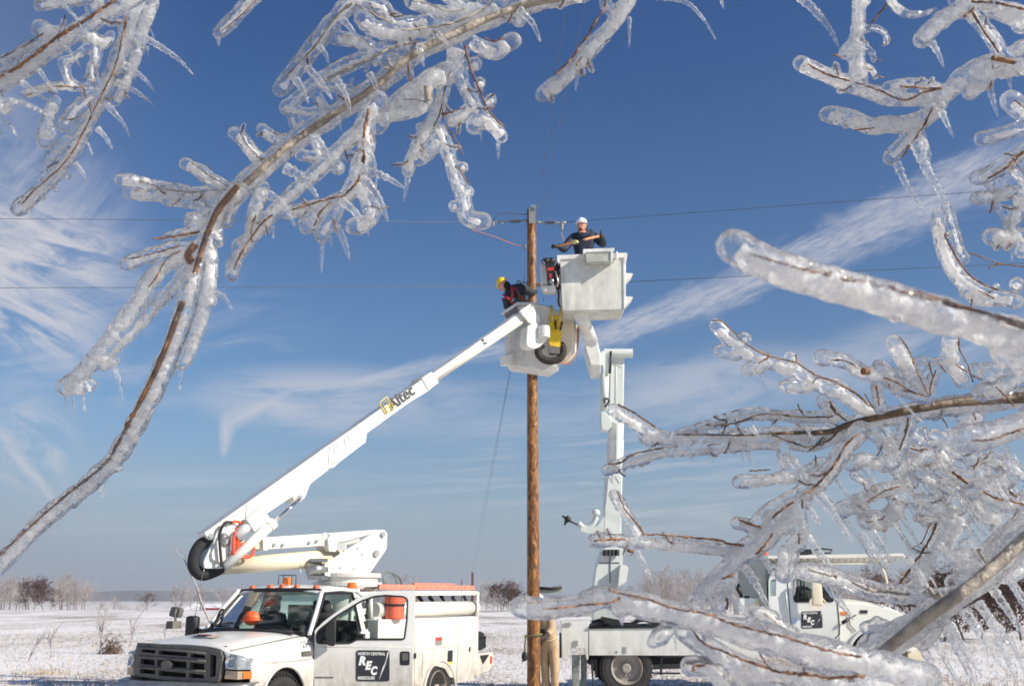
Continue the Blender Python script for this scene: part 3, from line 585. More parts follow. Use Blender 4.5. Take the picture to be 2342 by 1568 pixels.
m_ = len(full); hd.add(vs, [(i * m_ + k, i * m_ + k + 1, (i + 1) * m_ + k + 1, (i + 1) * m_ + k) for i in range(len(st) - 1) for k in range(m_ - 1)], True)
o = hd.build('hood', M['white'], tk); sd = o.modifiers.new('sub', 'SUBSURF'); sd.levels = 2; sd.render_levels = 2; so = o.modifiers.new('thick', 'SOLIDIFY'); so.thickness = .02; so.offset = -1
# shut lines of the hood
q = mb()
for s_ in (-1, 1): q.tube([(x, s_ * (p[3][0] - .01), p[3][1] + .004) for x, p in st[1:]], .006, 5)
q.build('shut_line', M['grey'], o)
# warning sticker
q = MB(); c = L1(.52, -.12, 1.318); X_ = M1.to_3x3()
q.add([L1(.42, .10, 1.316), L1(.42, -.14, 1.314), L1(.58, -.14, 1.333), L1(.58, .10, 1.335)], [(0, 1, 2, 3)]); q.build('sticker', M['signblack'], o)
q = MB(); q.add([L1(.54, .10, 1.337), L1(.54, -.14, 1.335), L1(.585, -.14, 1.339), L1(.585, .10, 1.341)], [(0, 1, 2, 3)]); q.build('sticker', M['red'], o)
q = MB(); q.add([L1(.42, -.15, 1.314), L1(.42, -.30, 1.306), L1(.58, -.30, 1.326), L1(.58, -.15, 1.333)], [(0, 1, 2, 3)]); q.build('sticker', mat('tan_sticker', (.55, .42, .30), .6), o)
# fender sides with wheel arches
def arch_side(y, cx, r, x0, x1, zt, zb, cz=.52, n=14):
    s_ = -1 if y < 0 else 1
    out = [(x0, zt), (x1, zt), (x1, zb), (cx + r, zb)] + [(cx + r * math.cos(t), max(zb, cz + r * math.sin(t))) for t in [math.pi * i / n for i in range(0, n + 1)]] + [(cx - r, zb), (x0, zb)]
    return [(x, y, z) for x, z in out]
q = mb()
for y in (-1.005, .985): q.prism(arch_side(y, .99, .43, .34, 1.60, 1.02, .42), (0, .02, 0))
q.build('fender', M['white'], tk, bevel=.004)
q = mb()
for y in (-1.012, 1.012): q.tube([(.99 + .435 * math.cos(t), y, .52 + .435 * math.sin(t)) for t in [math.pi * i / 20 for i in range(-2, 23)]], .022, 8)
q.build('arch_lip', M['white'], tk)
q = mb(); q.box((1.0, 0, .75), (1.0, 1.9, .5)); q.box((1.1, 0, 1.0), (1.0, 1.5, .35)); q.build('engine_bay', M['black'], tk)
# grille
F0 = .13
gq = front('1', [(405, 1228), (650, 1243), (900, 1262), (1055, 1292), (1072, 1340), (1052, 1480), (1035, 1535), (900, 1545), (600, 1520), (400, 1488), (372, 1470), (372, 1400), (388, 1290)], F0)
openings = [[(437, 1275), (545, 1288), (545, 1312), (437, 1300)], [(572, 1288), (795, 1305), (795, 1335), (572, 1318)], [(822, 1312), (935, 1325), (935, 1350), (822, 1342)],
            [(430, 1350), (540, 1362), (540, 1405), (430, 1395)], [(560, 1362), (790, 1378), (790, 1425), (560, 1410)], [(815, 1382), (930, 1392), (930, 1440), (815, 1430)],
            [(425, 1430), (545, 1445), (545, 1475), (425, 1465)], [(570, 1445), (785, 1465), (785, 1500), (570, 1485)], [(810, 1465), (925, 1478), (925, 1508), (810, 1500)], [(975, 1320), (1025, 1328), (1018, 1490), (975, 1495)]]
q = MB(); holed(q, gq, [front('1', h_, F0) for h_ in openings], EX * .07); gr1 = q.build('grille', M['grey'], tk, bevel=.006)
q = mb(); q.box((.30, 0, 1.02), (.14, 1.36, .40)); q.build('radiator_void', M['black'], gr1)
q = MB(); c = front('1', [(648, 1400)], F0)[0]; q.lathe(c - EX * .035, -EX, [(-.03, .10), (0, .10), (.012, .085), (.012, .001)], 24)
for i, v in enumerate(q.v): d = v - c; q.v[i] = c + EY * d.dot(EY) * .95 + EX * d.dot(EX) + EZ * d.z * .55
q.build('oval_badge', M['grey'], gr1)
q = MB()
for a_, b_ in (((420, 1262), (940, 1310)), ((418, 1335), (945, 1372)), ((415, 1418), (945, 1452))): q.tube(front('1', [a_, b_], F0 - .012), .014, 6)
q.build('grille_bar', M['grey'], gr1)
# headlights
for s_ in (-1, 1):
    hl = mb(); hl.add([(.17, s_ * .745, 1.14), (.19, s_ * .91, 1.125), (.32, s_ * 1.0, 1.085), (.34, s_ * 1.012, .94), (.19, s_ * .92, .945), (.16, s_ * .745, .95), (.30, s_ * .745, 1.12), (.42, s_ * .985, 1.07), (.42, s_ * .985, .95), (.30, s_ * .745, .95)],
        [(0, 1, 4, 5), (1, 2, 3, 4), (0, 6, 7, 2, 1), (5, 4, 3, 8, 9), (6, 9, 8, 7), (0, 5, 9, 6), (2, 7, 8, 3)]); ho = hl.build('headlight', M['lens'], tk, bevel=.01)
    q = mb(); q.add([(.18, s_ * .745, .935), (.20, s_ * .92, .93), (.34, s_ * 1.012, .925), (.34, s_ * 1.012, .84), (.20, s_ * .92, .835), (.17, s_ * .745, .84), (.34, s_ * .745, .88), (.46, s_ * .96, .88)], [(0, 1, 4, 5), (1, 2, 3, 4), (0, 6, 7, 2, 1), (5, 4, 3, 7, 6)]); q.build('turn_signal', mat('dim_lens', (.45, .33, .22), .25, coat=.8), ho)
    q = mb(); q.add([(.25, s_ * .966, .925), (.345, s_ * 1.018, .925), (.345, s_ * 1.018, .84), (.25, s_ * .966, .84)], [(0, 1, 2, 3)]); q2 = mb(); q.build('amber_corner', M['amber'], ho)
    q = MB(); c = L1(.165, s_ * .835, 1.04); q.lathe(c, (-EX - EY * s_ * -.3), [(-.06, .02), (-.02, .06), (.0, .075), (.004, .068), (-.03, .03)], 20); q.build('reflector', M['chrome'], ho)
# bumper
bp_ = [(.06, y) for y in ()]; q = mb(); prof = [(.18, .80), (.04, .78), (.0, .70), (.0, .55), (.05, .48), (.22, .46)]
ys = [(-1.06, .26), (-1.0, .10), (-.75, .03), (0, -.02), (.75, .03), (1.0, .10), (1.06, .26)]; vs = [(a + off, y, z) for y, off in ys for a, z in prof]
q.add(vs, [(i * 6 + k, i * 6 + k + 1, (i + 1) * 6 + k + 1, (i + 1) * 6 + k) for i in range(6) for k in range(5)], True); bo = q.build('front_bumper', mat('dusty_chrome', (.40, .40, .39), .35, metal=.7, noise=.4, nscale=5), tk); so = bo.modifiers.new('t', 'SOLIDIFY'); so.thickness = .015
# cab shell: floor, cowl, rear wall, roof, pillars, sill, far door
q = mb(); q.box((2.2, 0, .55), (1.35, 1.9, .12)); q.box((1.62, 0, .95), (.08, 1.9, .75)); q.box((2.84, 0, 1.0), (.06, 1.94, .95)); q.build('cab_floor', M['dark'], tk)
roof = [(2.0, .70, 1.905), (2.12, .72, 1.95), (2.4, .74, 1.975), (2.75, .74, 1.965), (2.86, .72, 1.93)]
q = mb(); vs = []
for x, hw, z in roof: vs += [(x, -hw - .04, z - .07), (x, -hw, z - .02), (x, -hw * .6, z + .005), (x, 0, z + .018), (x, hw * .6, z + .005), (x, hw, z - .02), (x, hw + .04, z - .07)]
q.add(vs, [(i * 7 + k, i * 7 + k + 1, (i + 1) * 7 + k + 1, (i + 1) * 7 + k) for i in range(4) for k in range(6)], True); ro = q.build('roof', M['white'], tk); s1 = ro.modifiers.new('t', 'SOLIDIFY'); s1.thickness = .04; s1.offset = -1; s2 = ro.modifiers.new('s', 'SUBSURF'); s2.levels = s2.render_levels = 2
q = mb()
for s_ in (-1, 1):
    q.tube([(1.56, s_ * .93, 1.32), (1.80, s_ * .85, 1.62), (2.03, s_ * .755, 1.885)], .032, 8)
    q.prism([(2.68, s_ * .99, 1.30), (2.87, s_ * .99, 1.30), (2.87, s_ * .78, 1.90), (2.74, s_ * .78, 1.90)], (0, -s_ * .05, 0)); q.box((2.83, s_ * .975, .9), (.1, .05, .85))
    q.box((2.22, s_ * .99, .5), (1.3, .06, .12)); q.tube([(2.0, s_ * .765, 1.89), (2.45, s_ * .79, 1.915), (2.85, s_ * .77, 1.89)], .03, 8)
q.prism([(2.87, -.95, 1.32), (2.87, .95, 1.32), (2.87, .95, 1.38), (2.87, -.95, 1.38)], (.04, 0, 0)); q.prism([(2.87, -.79, 1.84), (2.87, .79, 1.84), (2.87, .78, 1.93), (2.87, -.78, 1.93)], (.04, 0, 0)); q.build('cab_frame', M['white'], tk, bevel=.008)
q = mb()
for s_ in (-1, 1): q.tube([(1.60, s_ * .945, 1.33), (1.84, s_ * .865, 1.62), (2.07, s_ * .785, 1.862), (2.4, s_ * .80, 1.88), (2.70, s_ * .795, 1.86), (2.69, s_ * .97, 1.33)], .022, 6)
q.build('door_seal', M['dark'], tk)
q = mb(); q.box((2.25, .985, .88), (1.25, .05, .85)); fd = q.build('door', M['white'], tk, bevel=.01); q = mb(); q.add([(1.62, .985, 1.31), (2.68, .985, 1.31), (2.74, .79, 1.88), (2.02, .79, 1.87)], [(0, 1, 2, 3)]); q.build('window', M['glass'], fd)
q = mb(); q.add([(2.90, -.93, 1.37), (2.90, .93, 1.37), (2.90, .78, 1.85), (2.90, -.78, 1.85)], [(0, 1, 2, 3)]); q.build('rear_window', M['glass'], tk)
# windscreen, curved
q = mb(); vs = []; nw = 12
for j in range(6):
    t = j / 5
    for i in range(nw + 1):
        u = -1 + 2 * i / nw; y = u * (.885 * (1 - t) + .735 * t); x = 1.44 + .56 * t + (.14 - .05 * t) * u * u; z = 1.335 + .575 * t - .012 * u * u; vs.append((x, y, z))
q.add(vs, [(j * (nw + 1) + i, j * (nw + 1) + i + 1, (j + 1) * (nw + 1) + i + 1, (j + 1) * (nw + 1) + i) for j in range(5) for i in range(nw)], True); ws = q.build('windscreen', M['shield'], tk)
edge = [vs[i] for i in range(nw + 1)] + [vs[j * (nw + 1) + nw] for j in range(1, 6)] + [vs[5 * (nw + 1) + i] for i in range(nw - 1, -1, -1)] + [vs[j * (nw + 1)] for j in range(4, 0, -1)]
q = mb(); q.tube(edge, .030, 6, closed=True); q.build('gasket', M['dark'], ws)
q = mb(); q.box((1.60, 0, 1.325), (.24, 1.75, .06)); q.tube([(1.38, -.80, 1.35), (1.36, 0, 1.37), (1.38, .80, 1.35)], .03, 6); q.build('cowl', M['dark'], tk)
for a_, b_, c_ in (((1.45, .78, 1.37), (1.52, .25, 1.40), (1.40, .30, 1.39)), ((1.42, .15, 1.37), (1.55, -.42, 1.42), (1.47, -.72, 1.37))):
    q = mb(); q.tube([a_, b_, c_], .012, 5); q.build('wiper', M['dark'], tk)
q = mb()
for j in range(4):
    t = .02 + .05 * j; q.add([(1.425, .3, 1.34), (1.43, .28, 1.34), (1.5, .2, 1.4)], [(0, 1, 2)])
q = mb(); q.box((1.78, 0, 1.27), (.30, 1.7, .12), bev=.04); q.box((1.70, .35, 1.33), (.18, .5, .06), bev=.02); q.build('dashboard', M['dark'], tk)
for y in (-.45, .45):
    q = mb(); q.box((2.42, y, 1.30), (.2, .50, .60), bev=.09); q.box((2.44, y, 1.68), (.12, .26, .18), bev=.05); q.box((2.20, y, .92), (.5, .52, .2), bev=.06); q.build('seat', M['seat'], tk)
q = mb(); q.tube([(1.62 + .03 * math.cos(t), .70 + .085 * math.cos(t + .5), 1.52 + .12 * math.sin(t)) for t in [2 * math.pi * i / 20 for i in range(20)]], .016, 8, closed=True); q.build('grab_handle', M['dark'], tk)
q = mb(); wl = [Vector((1.98, -.45, 1.34)) + Vector((math.sin(.45), 0, math.cos(.45))) * (.19 * math.cos(t)) + Vector((0, 1, 0)) * (.19 * math.sin(t)) for t in [2 * math.pi * i / 24 for i in range(24)]]; q.tube(wl, .015, 8, closed=True); q.tube([(1.98, -.62, 1.34), (1.98, -.28, 1.34)], .02, 6); q.tube([(1.98, -.45, 1.34), (1.72, -.45, 1.2)], .03, 6); q.build('steering_wheel', M['dark'], tk)
q = mb(); q.box((2.0, -.02, 1.45), (.05, .34, .10), Matrix=None) if False else q.box((1.93, 0, 1.80), (.03, .26, .07), bev=.012); q.build('interior_mirror', M['dark'], tk)
q = mb(); q.box((2.80, .2, 1.55), (.12, .4, .3), bev=.02); q.box((2.82, -.25, 1.58), (.1, .18, .26), bev=.02); q.build('cab_clutter', M['beige'], tk)
# marker lights, beacons
for y in (-.60, -.26, 0, .22, .55):
    q = MB(); c = L1(2.10, y, 1.965 - .03 * abs(y)); q.ball(c, (.045, .045, .032), 12, 8); q.lathe(c - EZ * .025, EZ, [(0, .05), (.02, .045)], 12); q.build('marker_light', mat('orange_lens', (.62, .14, .06), .3), tk)
bc = thing('beacon', L1(2.35, .12, 1.985), 'amber beacon in a black wire guard on the near truck cab roof', 'warning light'); q = MB(); c = L1(2.35, .12, 1.985); q.lathe(c, EZ, [(0, .07), (.03, .07), (.09, .062), (.105, .04)], 20); q.build('lens', M['amber'], bc)
q = MB()
for s_ in (-1, 1): q.tube([c + EY * .12 + EX * .05 * s_, c + EY * .12 + EX * .05 * s_ + EZ * .135, c - EY * .12 + EX * .05 * s_ + EZ * .135, c - EY * .12 + EX * .05 * s_], .007, 5)
q.build('guard', M['dark'], bc)
c = L1(2.93, -.62, 1.88); q = MB(); q.lathe(c, EZ, [(0, .075), (.05, .075), (.12, .068), (.14, .05)], 20); tag(q.build('beacon', M['amber'], None), 'plain amber beacon behind the near truck cab at the corner', 'warning light')
q = MB(); q.lathe(c - EZ * .5, EZ, [(0, .04), (.5, .04)], 10); q.build('beacon_post', M['white'], tk)
# antenna on the fender, roof antenna
q = MB(); q.tube(tr('1', [(845, 1080), (880, 900), (915, 700)], L1(1.45, 0, 0), EX) + tr('1', [(932, 650)], L1(1.45, 0, 0), EX), [.006, .003], 5); q.tube([L1(2.4, -.1, 1.97), L1(2.38, -.08, 2.28)], .004, 5); q.build('antenna', M['steel'], tk)
# mirror of the far side and fender lamp
q = mb(); q.box((1.62, 1.20, 1.38), (.12, .20, .34), bev=.05); q.tube([(1.62, 1.10, 1.35), (1.68, .98, 1.32)], .03, 8); q.build('side_mirror', M['dark'], tk)
fl = MB(); P0 = L1(.95, .86, 0); a_ = tr('1', [(690, 1090)], P0, EX)[0]
q = MB(); q.tube(tr('1', [(690, 1100), (705, 1060), (700, 1010), (712, 960)], P0, EX), .018, 8); q.box(tr('1', [(690, 1088)], P0, EX)[0], (.16, .12, .10), R(63)); q.build('lamp_bracket', M['grey'], tk)
q = MB(); q.prism(round_poly(tr('1', [(672, 942), (742, 962), (722, 1035), (648, 1018)], P0, EX), .03), EX * .08); q.build('convex_mirror', M['grey'], tk, bevel=.015)
# wheels
def wheel(cx, y, s_, parent, Mx, r=.42, w_=.26, rim_m=None, name='wheel'):
    c = Mx @ Vector((cx, y, r)); ax = Mx.to_3x3() @ Vector((0, 1, 0)) * s_
    q = MB(); q.lathe(c - ax * w_, ax, [(0, r * .62), (0, r * .93), (.03, r), (w_ - .04, r), (w_ - .005, r * .94), (w_, r * .80), (w_ - .02, r * .58), (0.02, r * .58)], 36)
    nt_ = 40
    for i in range(nt_):
        t = 2 * math.pi * i / nt_; u = ax.orthogonal().normalized(); v = ax.cross(u); d = u * math.cos(t) + v * math.sin(t); e = (u * -math.sin(t) + v * math.cos(t)) * .018; b = c + d * r
        q.add([b - e - ax * .01, b + e - ax * .01, b + e - ax * (w_ * .4), b - e - ax * (w_ * .4), b - e - ax * .01 + d * .014, b + e - ax * .01 + d * .014, b + e - ax * (w_ * .4) + d * .014, b - e - ax * (w_ * .4) + d * .014], [(4, 5, 6, 7), (0, 1, 5, 4), (2, 3, 7, 6), (1, 2, 6, 5), (3, 0, 4, 7)])
    t_ = q.build('wheel', M['rubber'], parent); q = MB(); rr = r * .60
    q.lathe(c, ax, [(-.12, rr * .3), (-.12, rr * .82), (-.03, rr * .95), (.0, rr), (-.02, rr * 1.04), (-.16, rr * 1.0)], 32); q.lathe(c, ax, [(-.13, .001), (-.11, rr * .3), (-.04, rr * .3), (-.03, rr * .22), (-.03, .001)], 20)
    for i in range(10): tt = 2 * math.pi * i / 10; u = ax.orthogonal().normalized(); v = ax.cross(u); q.lathe(c + (u * math.cos(tt) + v * math.sin(tt)) * rr * .45, ax, [(-.12, .014), (-.08, .014)], 6)
    q.build('rim', rim_m or M['rim'], t_)
for cx_, y, s_ in ((.99, -1.0, -1), (.99, 1.0, 1), (4.81, -1.02, -1), (4.81, 1.02, 1)): wheel(cx_, y, s_, tk, M1, .42)
q = mb(); 
for y in (-.42, .42): q.box((3.4, y, .55), (5.6, .09, .2))
q.tube([(.99, -.8, .42), (.99, .8, .42)], .06, 8); q.tube([(4.81, -.8, .42), (4.81, .8, .42)], .08, 8); q.build('chassis', M['black'], tk)
# open driver door
H0 = L1(1.60, -1.015, 0); best = None
for k in range(0, 60):
    b_ = R(k) - R(8); d = Vector((math.cos(b_), -math.sin(b_), 0)); e = H0 + d * 1.30; v = e - CAM; v.z = 0; z = v.y * math.cos(PITCH); s_ = CX + FPX * v.x / z
    if best is None or abs(s_ - 949) < best[0]: best = (abs(s_ - 949), d)
DD = best[1]; DN = Vector((-DD.y, DD.x, 0)); DN = DN if DN.y > 0 else -DN
def door_(pts, fr='2', off=0.0): return tr(fr, pts, H0 - DN * off, DN)
outer = round_poly(door_([(228, 1130), (300, 1060), (430, 965), (560, 880), (640, 845), (760, 822), (1018, 818), (1012, 1000), (1003, 1250), (992, 1560), (990, 1640), (225, 1640), (222, 1400)]), .02)
inner = round_poly(door_([(243, 1175), (262, 1130), (400, 1020), (590, 905), (690, 868), (780, 858), (925, 868), (955, 885), (950, 1050), (930, 1200), (560, 1200), (510, 1228), (250, 1232)]), .03)
q = MB(); holed(q, outer, [inner], DN * .05); dr = q.build('driver_door', M['white'], tk, bevel=.006)
q = MB(); q.tube([p - DN * .004 for p in inner], .014, 6, closed=True); q.build('window_seal', M['dark'], dr)
q = MB(); ws_ = [p + DN * .025 for p in inner]; q.add(ws_, [tuple(range(len(ws_)))]); q.build('window', glass_mat('clear_door_glass', (.9, .97, .95), .93), dr)
q = MB(); q.prism([p + DN * .05 for p in door_([(240, 1240), (990, 1215), (985, 1620), (240, 1620)])], DN * .04); q.build('door_trim', M['beige'], dr)
hq = door_([(895, 1295), (975, 1295), (972, 1405), (895, 1405)], off=.006); q = MB(); q.prism(round_poly(hq, .03), DN * .02); hn = q.build('door_handle', M['dark'], dr, bevel=.006); q = MB(); q.prism(round_poly(door_([(912, 1310), (962, 1310), (960, 1365), (915, 1372)], off=.012), .02), DN * .01); q.build('lever', M['grey'], hn)
mp = door_([(315, 1095), (385, 1050), (388, 1245), (372, 1258), (325, 1250), (312, 1150)], off=.16); q = MB(); q.prism(round_poly(mp, .03), DN * .10); mo = q.build('door_mirror', M['dark'], dr, bevel=.02)
q = MB(); q.prism(door_([(248, 1195), (262, 1140), (330, 1090), (335, 1225), (250, 1232)], off=.012), DN * .02); q.tube([door_([(290, 1150)])[0], door_([(340, 1150)], off=.14)[0]], .028, 8); q.tube([door_([(290, 1210)])[0], door_([(340, 1210)], off=.14)[0]], .028, 8); q.build('mirror_bracket', M['dark'], dr)
q = MB(); q.prism(door_([(232, 1494), (376, 1494), (374, 1506), (232, 1506)], off=.004), DN * .003); q.build('nameplate', M['grey'], dr)
q = MB(); q.tube(door_([(228, 1262), (600, 1262), (990, 1262)], off=.001), .005, 5); q.build('crease', M['white'], dr)
# sign
def sign(plane, c00, c10, c11, c01, parent, nrm, txt=True):
    """dark square sign; corners bottom-left, bottom-right, top-right, top-left in world space"""
    out = -nrm; q = MB(); P = round_poly([c00, c10, c11, c01], (c10 - c00).length * .08); q.prism([p + out * .004 for p in P], out * .003); so_ = q.build('sign_panel', M['signblack'], parent)
    u = (c10 - c00); v = (c01 - c00); W, Hh = u.length, v.length; u.normalize(); v.normalize(); z = u.cross(v)
    def T_(s, body, x, y, size, shear=0, sx=1.0, bold=0.0):
        X = Matrix((u, v, z)).transposed().to_4x4(); X.translation = c00 + u * (x * W) + v * (y * Hh) + out * .008; text_mesh('lettering', body, size * Hh, X, M['signwhite'], so_, bold * Hh, shear, sx, .0012)
    T_(0, 'NORTH CENTRAL', .05, .845, .135, .12, .80, .004); T_(0, 'R', .07, .53, .38, .25, .95, .022); T_(0, 'E', .27, .39, .36, .25, .95, .022); T_(0, 'C', .43, .22, .36, .2, .78, .022); T_(0, 'MISSOURI', .05, .055, .145, .12, .86, .004)
    f = lambda x, y: c00 + u * (x * W) + v * (y * Hh) + out * .008
    q = MB(); q.prism([f(.94, .95), f(.985, .95), f(.87, .50), f(.83, .53), f(.68, .03), f(.79, .44), f(.84, .42)], out * .0012); q.build('lightning_bolt', M['signwhite'], so_); return so_
cs = door_([(552, 1528), (815, 1530), (815, 1288), (553, 1286)]); sign(None, cs[0], cs[1], cs[2], cs[3], dr, DN)
X = Matrix((EX, EZ, EX.cross(EZ))).transposed().to_4x4(); c = side('2', [(160, 1245)], -1.03)[0]; X.translation = c; text_mesh('fleet_number', '231', .15, X, M['signblack'], tk, .003, 0, .75)
q = MB(); q.prism(side('2', [(133, 1295), (212, 1290), (212, 1328), (133, 1333)], -1.022), EY * .01); q.build('fender_badge', M['grey'], tk)
# service body
SB = -1.03
q = mb(); q.box((4.60, -.79, .98), (3.0, .42, .98)); 
holes = [(4.81 + .46 * math.cos(t), .44 + .46 * math.sin(t)) for t in [math.pi * i / 14 for i in range(15)]]
q = mb(); outl = [(3.05, 1.49), (6.08, 1.49), (6.08, .52), (5.35, .46)] + [(4.81 + .48 * math.cos(math.pi * i / 16), .34 + .48 * math.sin(math.pi * i / 16)) for i in range(1, 16)] + [(4.2, .46), (3.05, .46)]
for y0, e in ((-1.03, .40), (.63, .40)): q.prism([(x, y0, z) for x, z in outl], (0, e, 0))
q.box((4.55, 0, .88), (3.0, 1.3, .1)); q.box((3.08, 0, 1.18), (.06, 1.3, .6)); sb = q.build('service_body', M['cream'], tk, bevel=.01)
q = mb(); q.tube([(4.81 + .49 * math.cos(math.pi * i / 24), -1.04, .34 + .49 * math.sin(math.pi * i / 24)) for i in range(0, 25)], .025, 8); q.build('arch_lip', M['cream'], sb)
q = mb(); q.box((4.81, 0, .62), (.85, 1.98, .30)); q.build('wheel_well', M['black'], sb)
def sdoor(pts, name='compartment_door'): 
    P = round_poly(side('2', pts, SB - .012), .015); q = MB(); q.prism(P, EY * .016); return q.build(name, M['cream'], sb, bevel=.004)
d1 = sdoor([(1015, 1075), (1070, 1073), (1062, 1560), (1012, 1560)]); d2 = sdoor([(1088, 1070), (1350, 1052), (1346, 1250), (1078, 1280)]); d3 = sdoor([(1078, 1285), (1346, 1256), (1340, 1500), (1290, 1500), (1250, 1430), (1180, 1408), (1115, 1440), (1085, 1500), (1072, 1500)]); d4 = sdoor([(1362, 1050), (1495, 1040), (1478, 1520), (1342, 1545)])
def latch(pts, par, m='dark'): q = MB(); q.prism(round_poly(side('2', pts, SB - .022), .01), EY * .014); q.build('latch', M[m], par)
latch([(1012, 1310), (1026, 1308), (1025, 1350), (1012, 1352)], d1); latch([(1275, 1290), (1312, 1286), (1308, 1375), (1272, 1380)], d3); latch([(1442, 1262), (1452, 1260), (1450, 1298), (1440, 1300)], d4); latch([(1208, 1108), (1228, 1106), (1226, 1165), (1208, 1166)], d2, 'white')
q = MB(); q.prism(side('2', [(1178, 1186), (1228, 1183), (1227, 1208), (1178, 1211)], SB - .02), EY * .004); q.build('warning_sticker', M['red'], d2); q = MB(); q.prism(side('2', [(1178, 1212), (1227, 1209), (1226, 1245), (1177, 1248)], SB - .02), EY * .004); q.build('warning_sticker', mat('grey_sticker', (.25, .22, .2), .6), d2)
q = MB(); q.prism(side('2', [(1280, 1378), (1304, 1376), (1303, 1396), (1280, 1398)], SB - .03), EY * .004); q.build('yellow_tag', M['yellow'], d3)
# rear bumper / tail shelf
q = MB(); q.prism(side('2', [(1490, 1312), (1630, 1300), (1628, 1400), (1600, 1450), (1555, 1462), (1488, 1500)], SB + .03), EY * 1.95); tb = q.build('tail_shelf', M['cream'], tk, bevel=.01)
q = MB(); q.prism(side('2', [(1525, 1328), (1598, 1320), (1550, 1395)], SB + .02), EY * .01); q.build('gusset_recess', M['black'], tb); q = MB(); q.prism(side('2', [(1606, 1335), (1620, 1333), (1618, 1388), (1606, 1392)], SB + .02), EY * .01); q.build('marker_lens', M['red'], tb)
q = MB(); q.prism(side('2', [(1492, 1140), (1530, 1138), (1560, 1155), (1562, 1270), (1540, 1285), (1495, 1290)], SB + .25), EY * .5); q.tube(side('2', [(1500, 1180), (1565, 1178), (1565, 1262), (1500, 1268)], SB + .2), .02, 6, closed=True); q.build('vise_box', M['dark'], tk, bevel=.02)
# ladder rack and tubes
q = MB(); 
for y in (-.98, .9):
    q.tube(side('2', [(1505, 830), (1500, 1035)], y) , .03, 8); q.tube([side('2', [(1022, 838)], y)[0], side('2', [(1500, 838)], y)[0]], .035, 6)
q.prism(side('2', [(1020, 822), (1490, 822), (1492, 855), (1020, 858)], -1.0), EY * .06); q.prism(side('2', [(560, 830), (1020, 822), (1020, 858), (600, 858)], -1.0), EY * .06)
q.tube([side('2', [(1488, 838)], -.98)[0], side('2', [(1488, 838)], -.98)[0] + EY * 1.9], .03, 8); q.tube([side('2', [(1040, 838)], -.98)[0], side('2', [(1040, 838)], -.98)[0] + EY * 1.9], .03, 8); q.tube(side('2', [(668, 870), (668, 1040)], -.9), .03, 8)
q.build('ladder_rack', M['cream'], tk)
a_ = side('2', [(1015, 972)], -.86)[0]; b_ = side('2', [(1485, 955)], -.86)[0]; q = MB(); q.tube([side('2', [(690, 972)], -.80)[0], b_], .115, 20); tb_ = q.build('storage_tube', M['cream'], tk); q = MB(); d = (b_ - a_).normalized(); q.lathe(b_ - d * .18, d, [(0, .125), (.03, .125)], 20); q.build('clamp_band', M['grey'], tb_)
q = MB(); q.box((L1(4.7, -.6, 1.53)), (2.6, .3, .05), R(63)); q.tube(side('2', [(1020, 1018), (1200, 1010), (1490, 1012)], -.85), .012, 5)
for x in range(5): q.tube(side('2', [(1040 + x * 90, 860 + (x % 2) * 10), (1080 + x * 85, 915)], -.5 + .1 * x), [.04, .02], 6)
q.build('tool_clutter', M['dark'], tk)
# ladder (rests on the rack)
ld = thing('ladder', side('2', [(900, 800)], -.6)[0], 'faded orange fibreglass extension ladder lying on the near truck rack', 'ladder')
for y, dz_ in ((-.80, 0), (-.38, 0)):
    a_ = side('2', [(735, 790)], y)[0]; b_ = side('2', [(1480, 798)], y)[0]; q = MB(); e = Vector((0, 0, .036)); q.prism([a_ - e, b_ - e, b_ + e, a_ + e], EY * .035); q.build('rail', M['ladder'], ld)
    q = MB(); e2 = Vector((0, 0, .06)); a2 = side('2', [(1010, 775)], y + .05)[0]; b2 = side('2', [(1325, 775)], y + .05)[0]; q.prism([a2, b2, b2 + Vector((0, 0, .022)), a2 + Vector((0, 0, .03))], EY * .03); q.build('rail', M['ladder'], ld)
q = MB()
for i in range(14):
    p_ = side('2', [(760 + i * 54, 797)], -.80)[0]; q.tube([p_, p_ + EY * .42], .018, 6)
q.build('rung', M['steel'], ld)
# orange cooler and tank behind the cab
cl = thing('water_cooler', side('2', [(850, 1045)], -.75)[0], 'round orange water cooler with a black strap standing behind the near truck cab', 'water cooler'); c = side('2', [(852, 1045)], -1.0)[0]
q = MB(); q.lathe(c, EZ, [(0, .135), (.02, .145), (.33, .155), (.34, .16)], 24); q.build('tank', mat('cooler_orange', (.80, .14, .07), .5, noise=.15), cl); q = MB(); q.lathe(c + EZ * .34, EZ, [(0, .165), (.045, .165), (.08, .12), (.085, .05)], 24); q.build('lid', mat('cooler_lid', (.75, .30, .20), .5), cl); q = MB(); q.lathe(c + EZ * .19, EZ, [(0, .156), (.035, .158)], 24); q.build('strap', M['dark'], cl)
c = side('2', [(690, 972)], -.9)[0]; 
q = MB(); q.box(L1(3.35, -.62, 1.15), (.3, .5, .75), R(63), bev=.02); q.build('tool_cabinet', mat('white_cabinet', (.70, .72, .70), .5), tk); q = MB(); pp = side('2', [(870, 1092), (914, 1090), (913, 1125), (870, 1128)], -1.0); q.prism(pp, EY * .005); q.build('green_sticker', mat('green', (.05, .42, .22), .6), tk)
q = MB(); q.tube(side('2', [(640, 860), (650, 960), (640, 1040)], -.8), .035, 8); q.tube(side('2', [(720, 1040), (745, 1080), (790, 1085), (780, 1150), (740, 1180)], -1.0), .012, 6); q.tube(side('2', [(740, 1060), (720, 1120), (760, 1190)], -1.0), .012, 6); q.build('winch_gear', M['grey'], tk)
q = MB(); q.box(side('2', [(770, 1000)], -.5)[0], (.25, .3, .34), R(63)); tag(q.build('cardboard_box', mat('cardboard', (.45, .27, .14), .8), None, bevel=.005), 'small brown box beside the orange water cooler on the near truck', 'box')
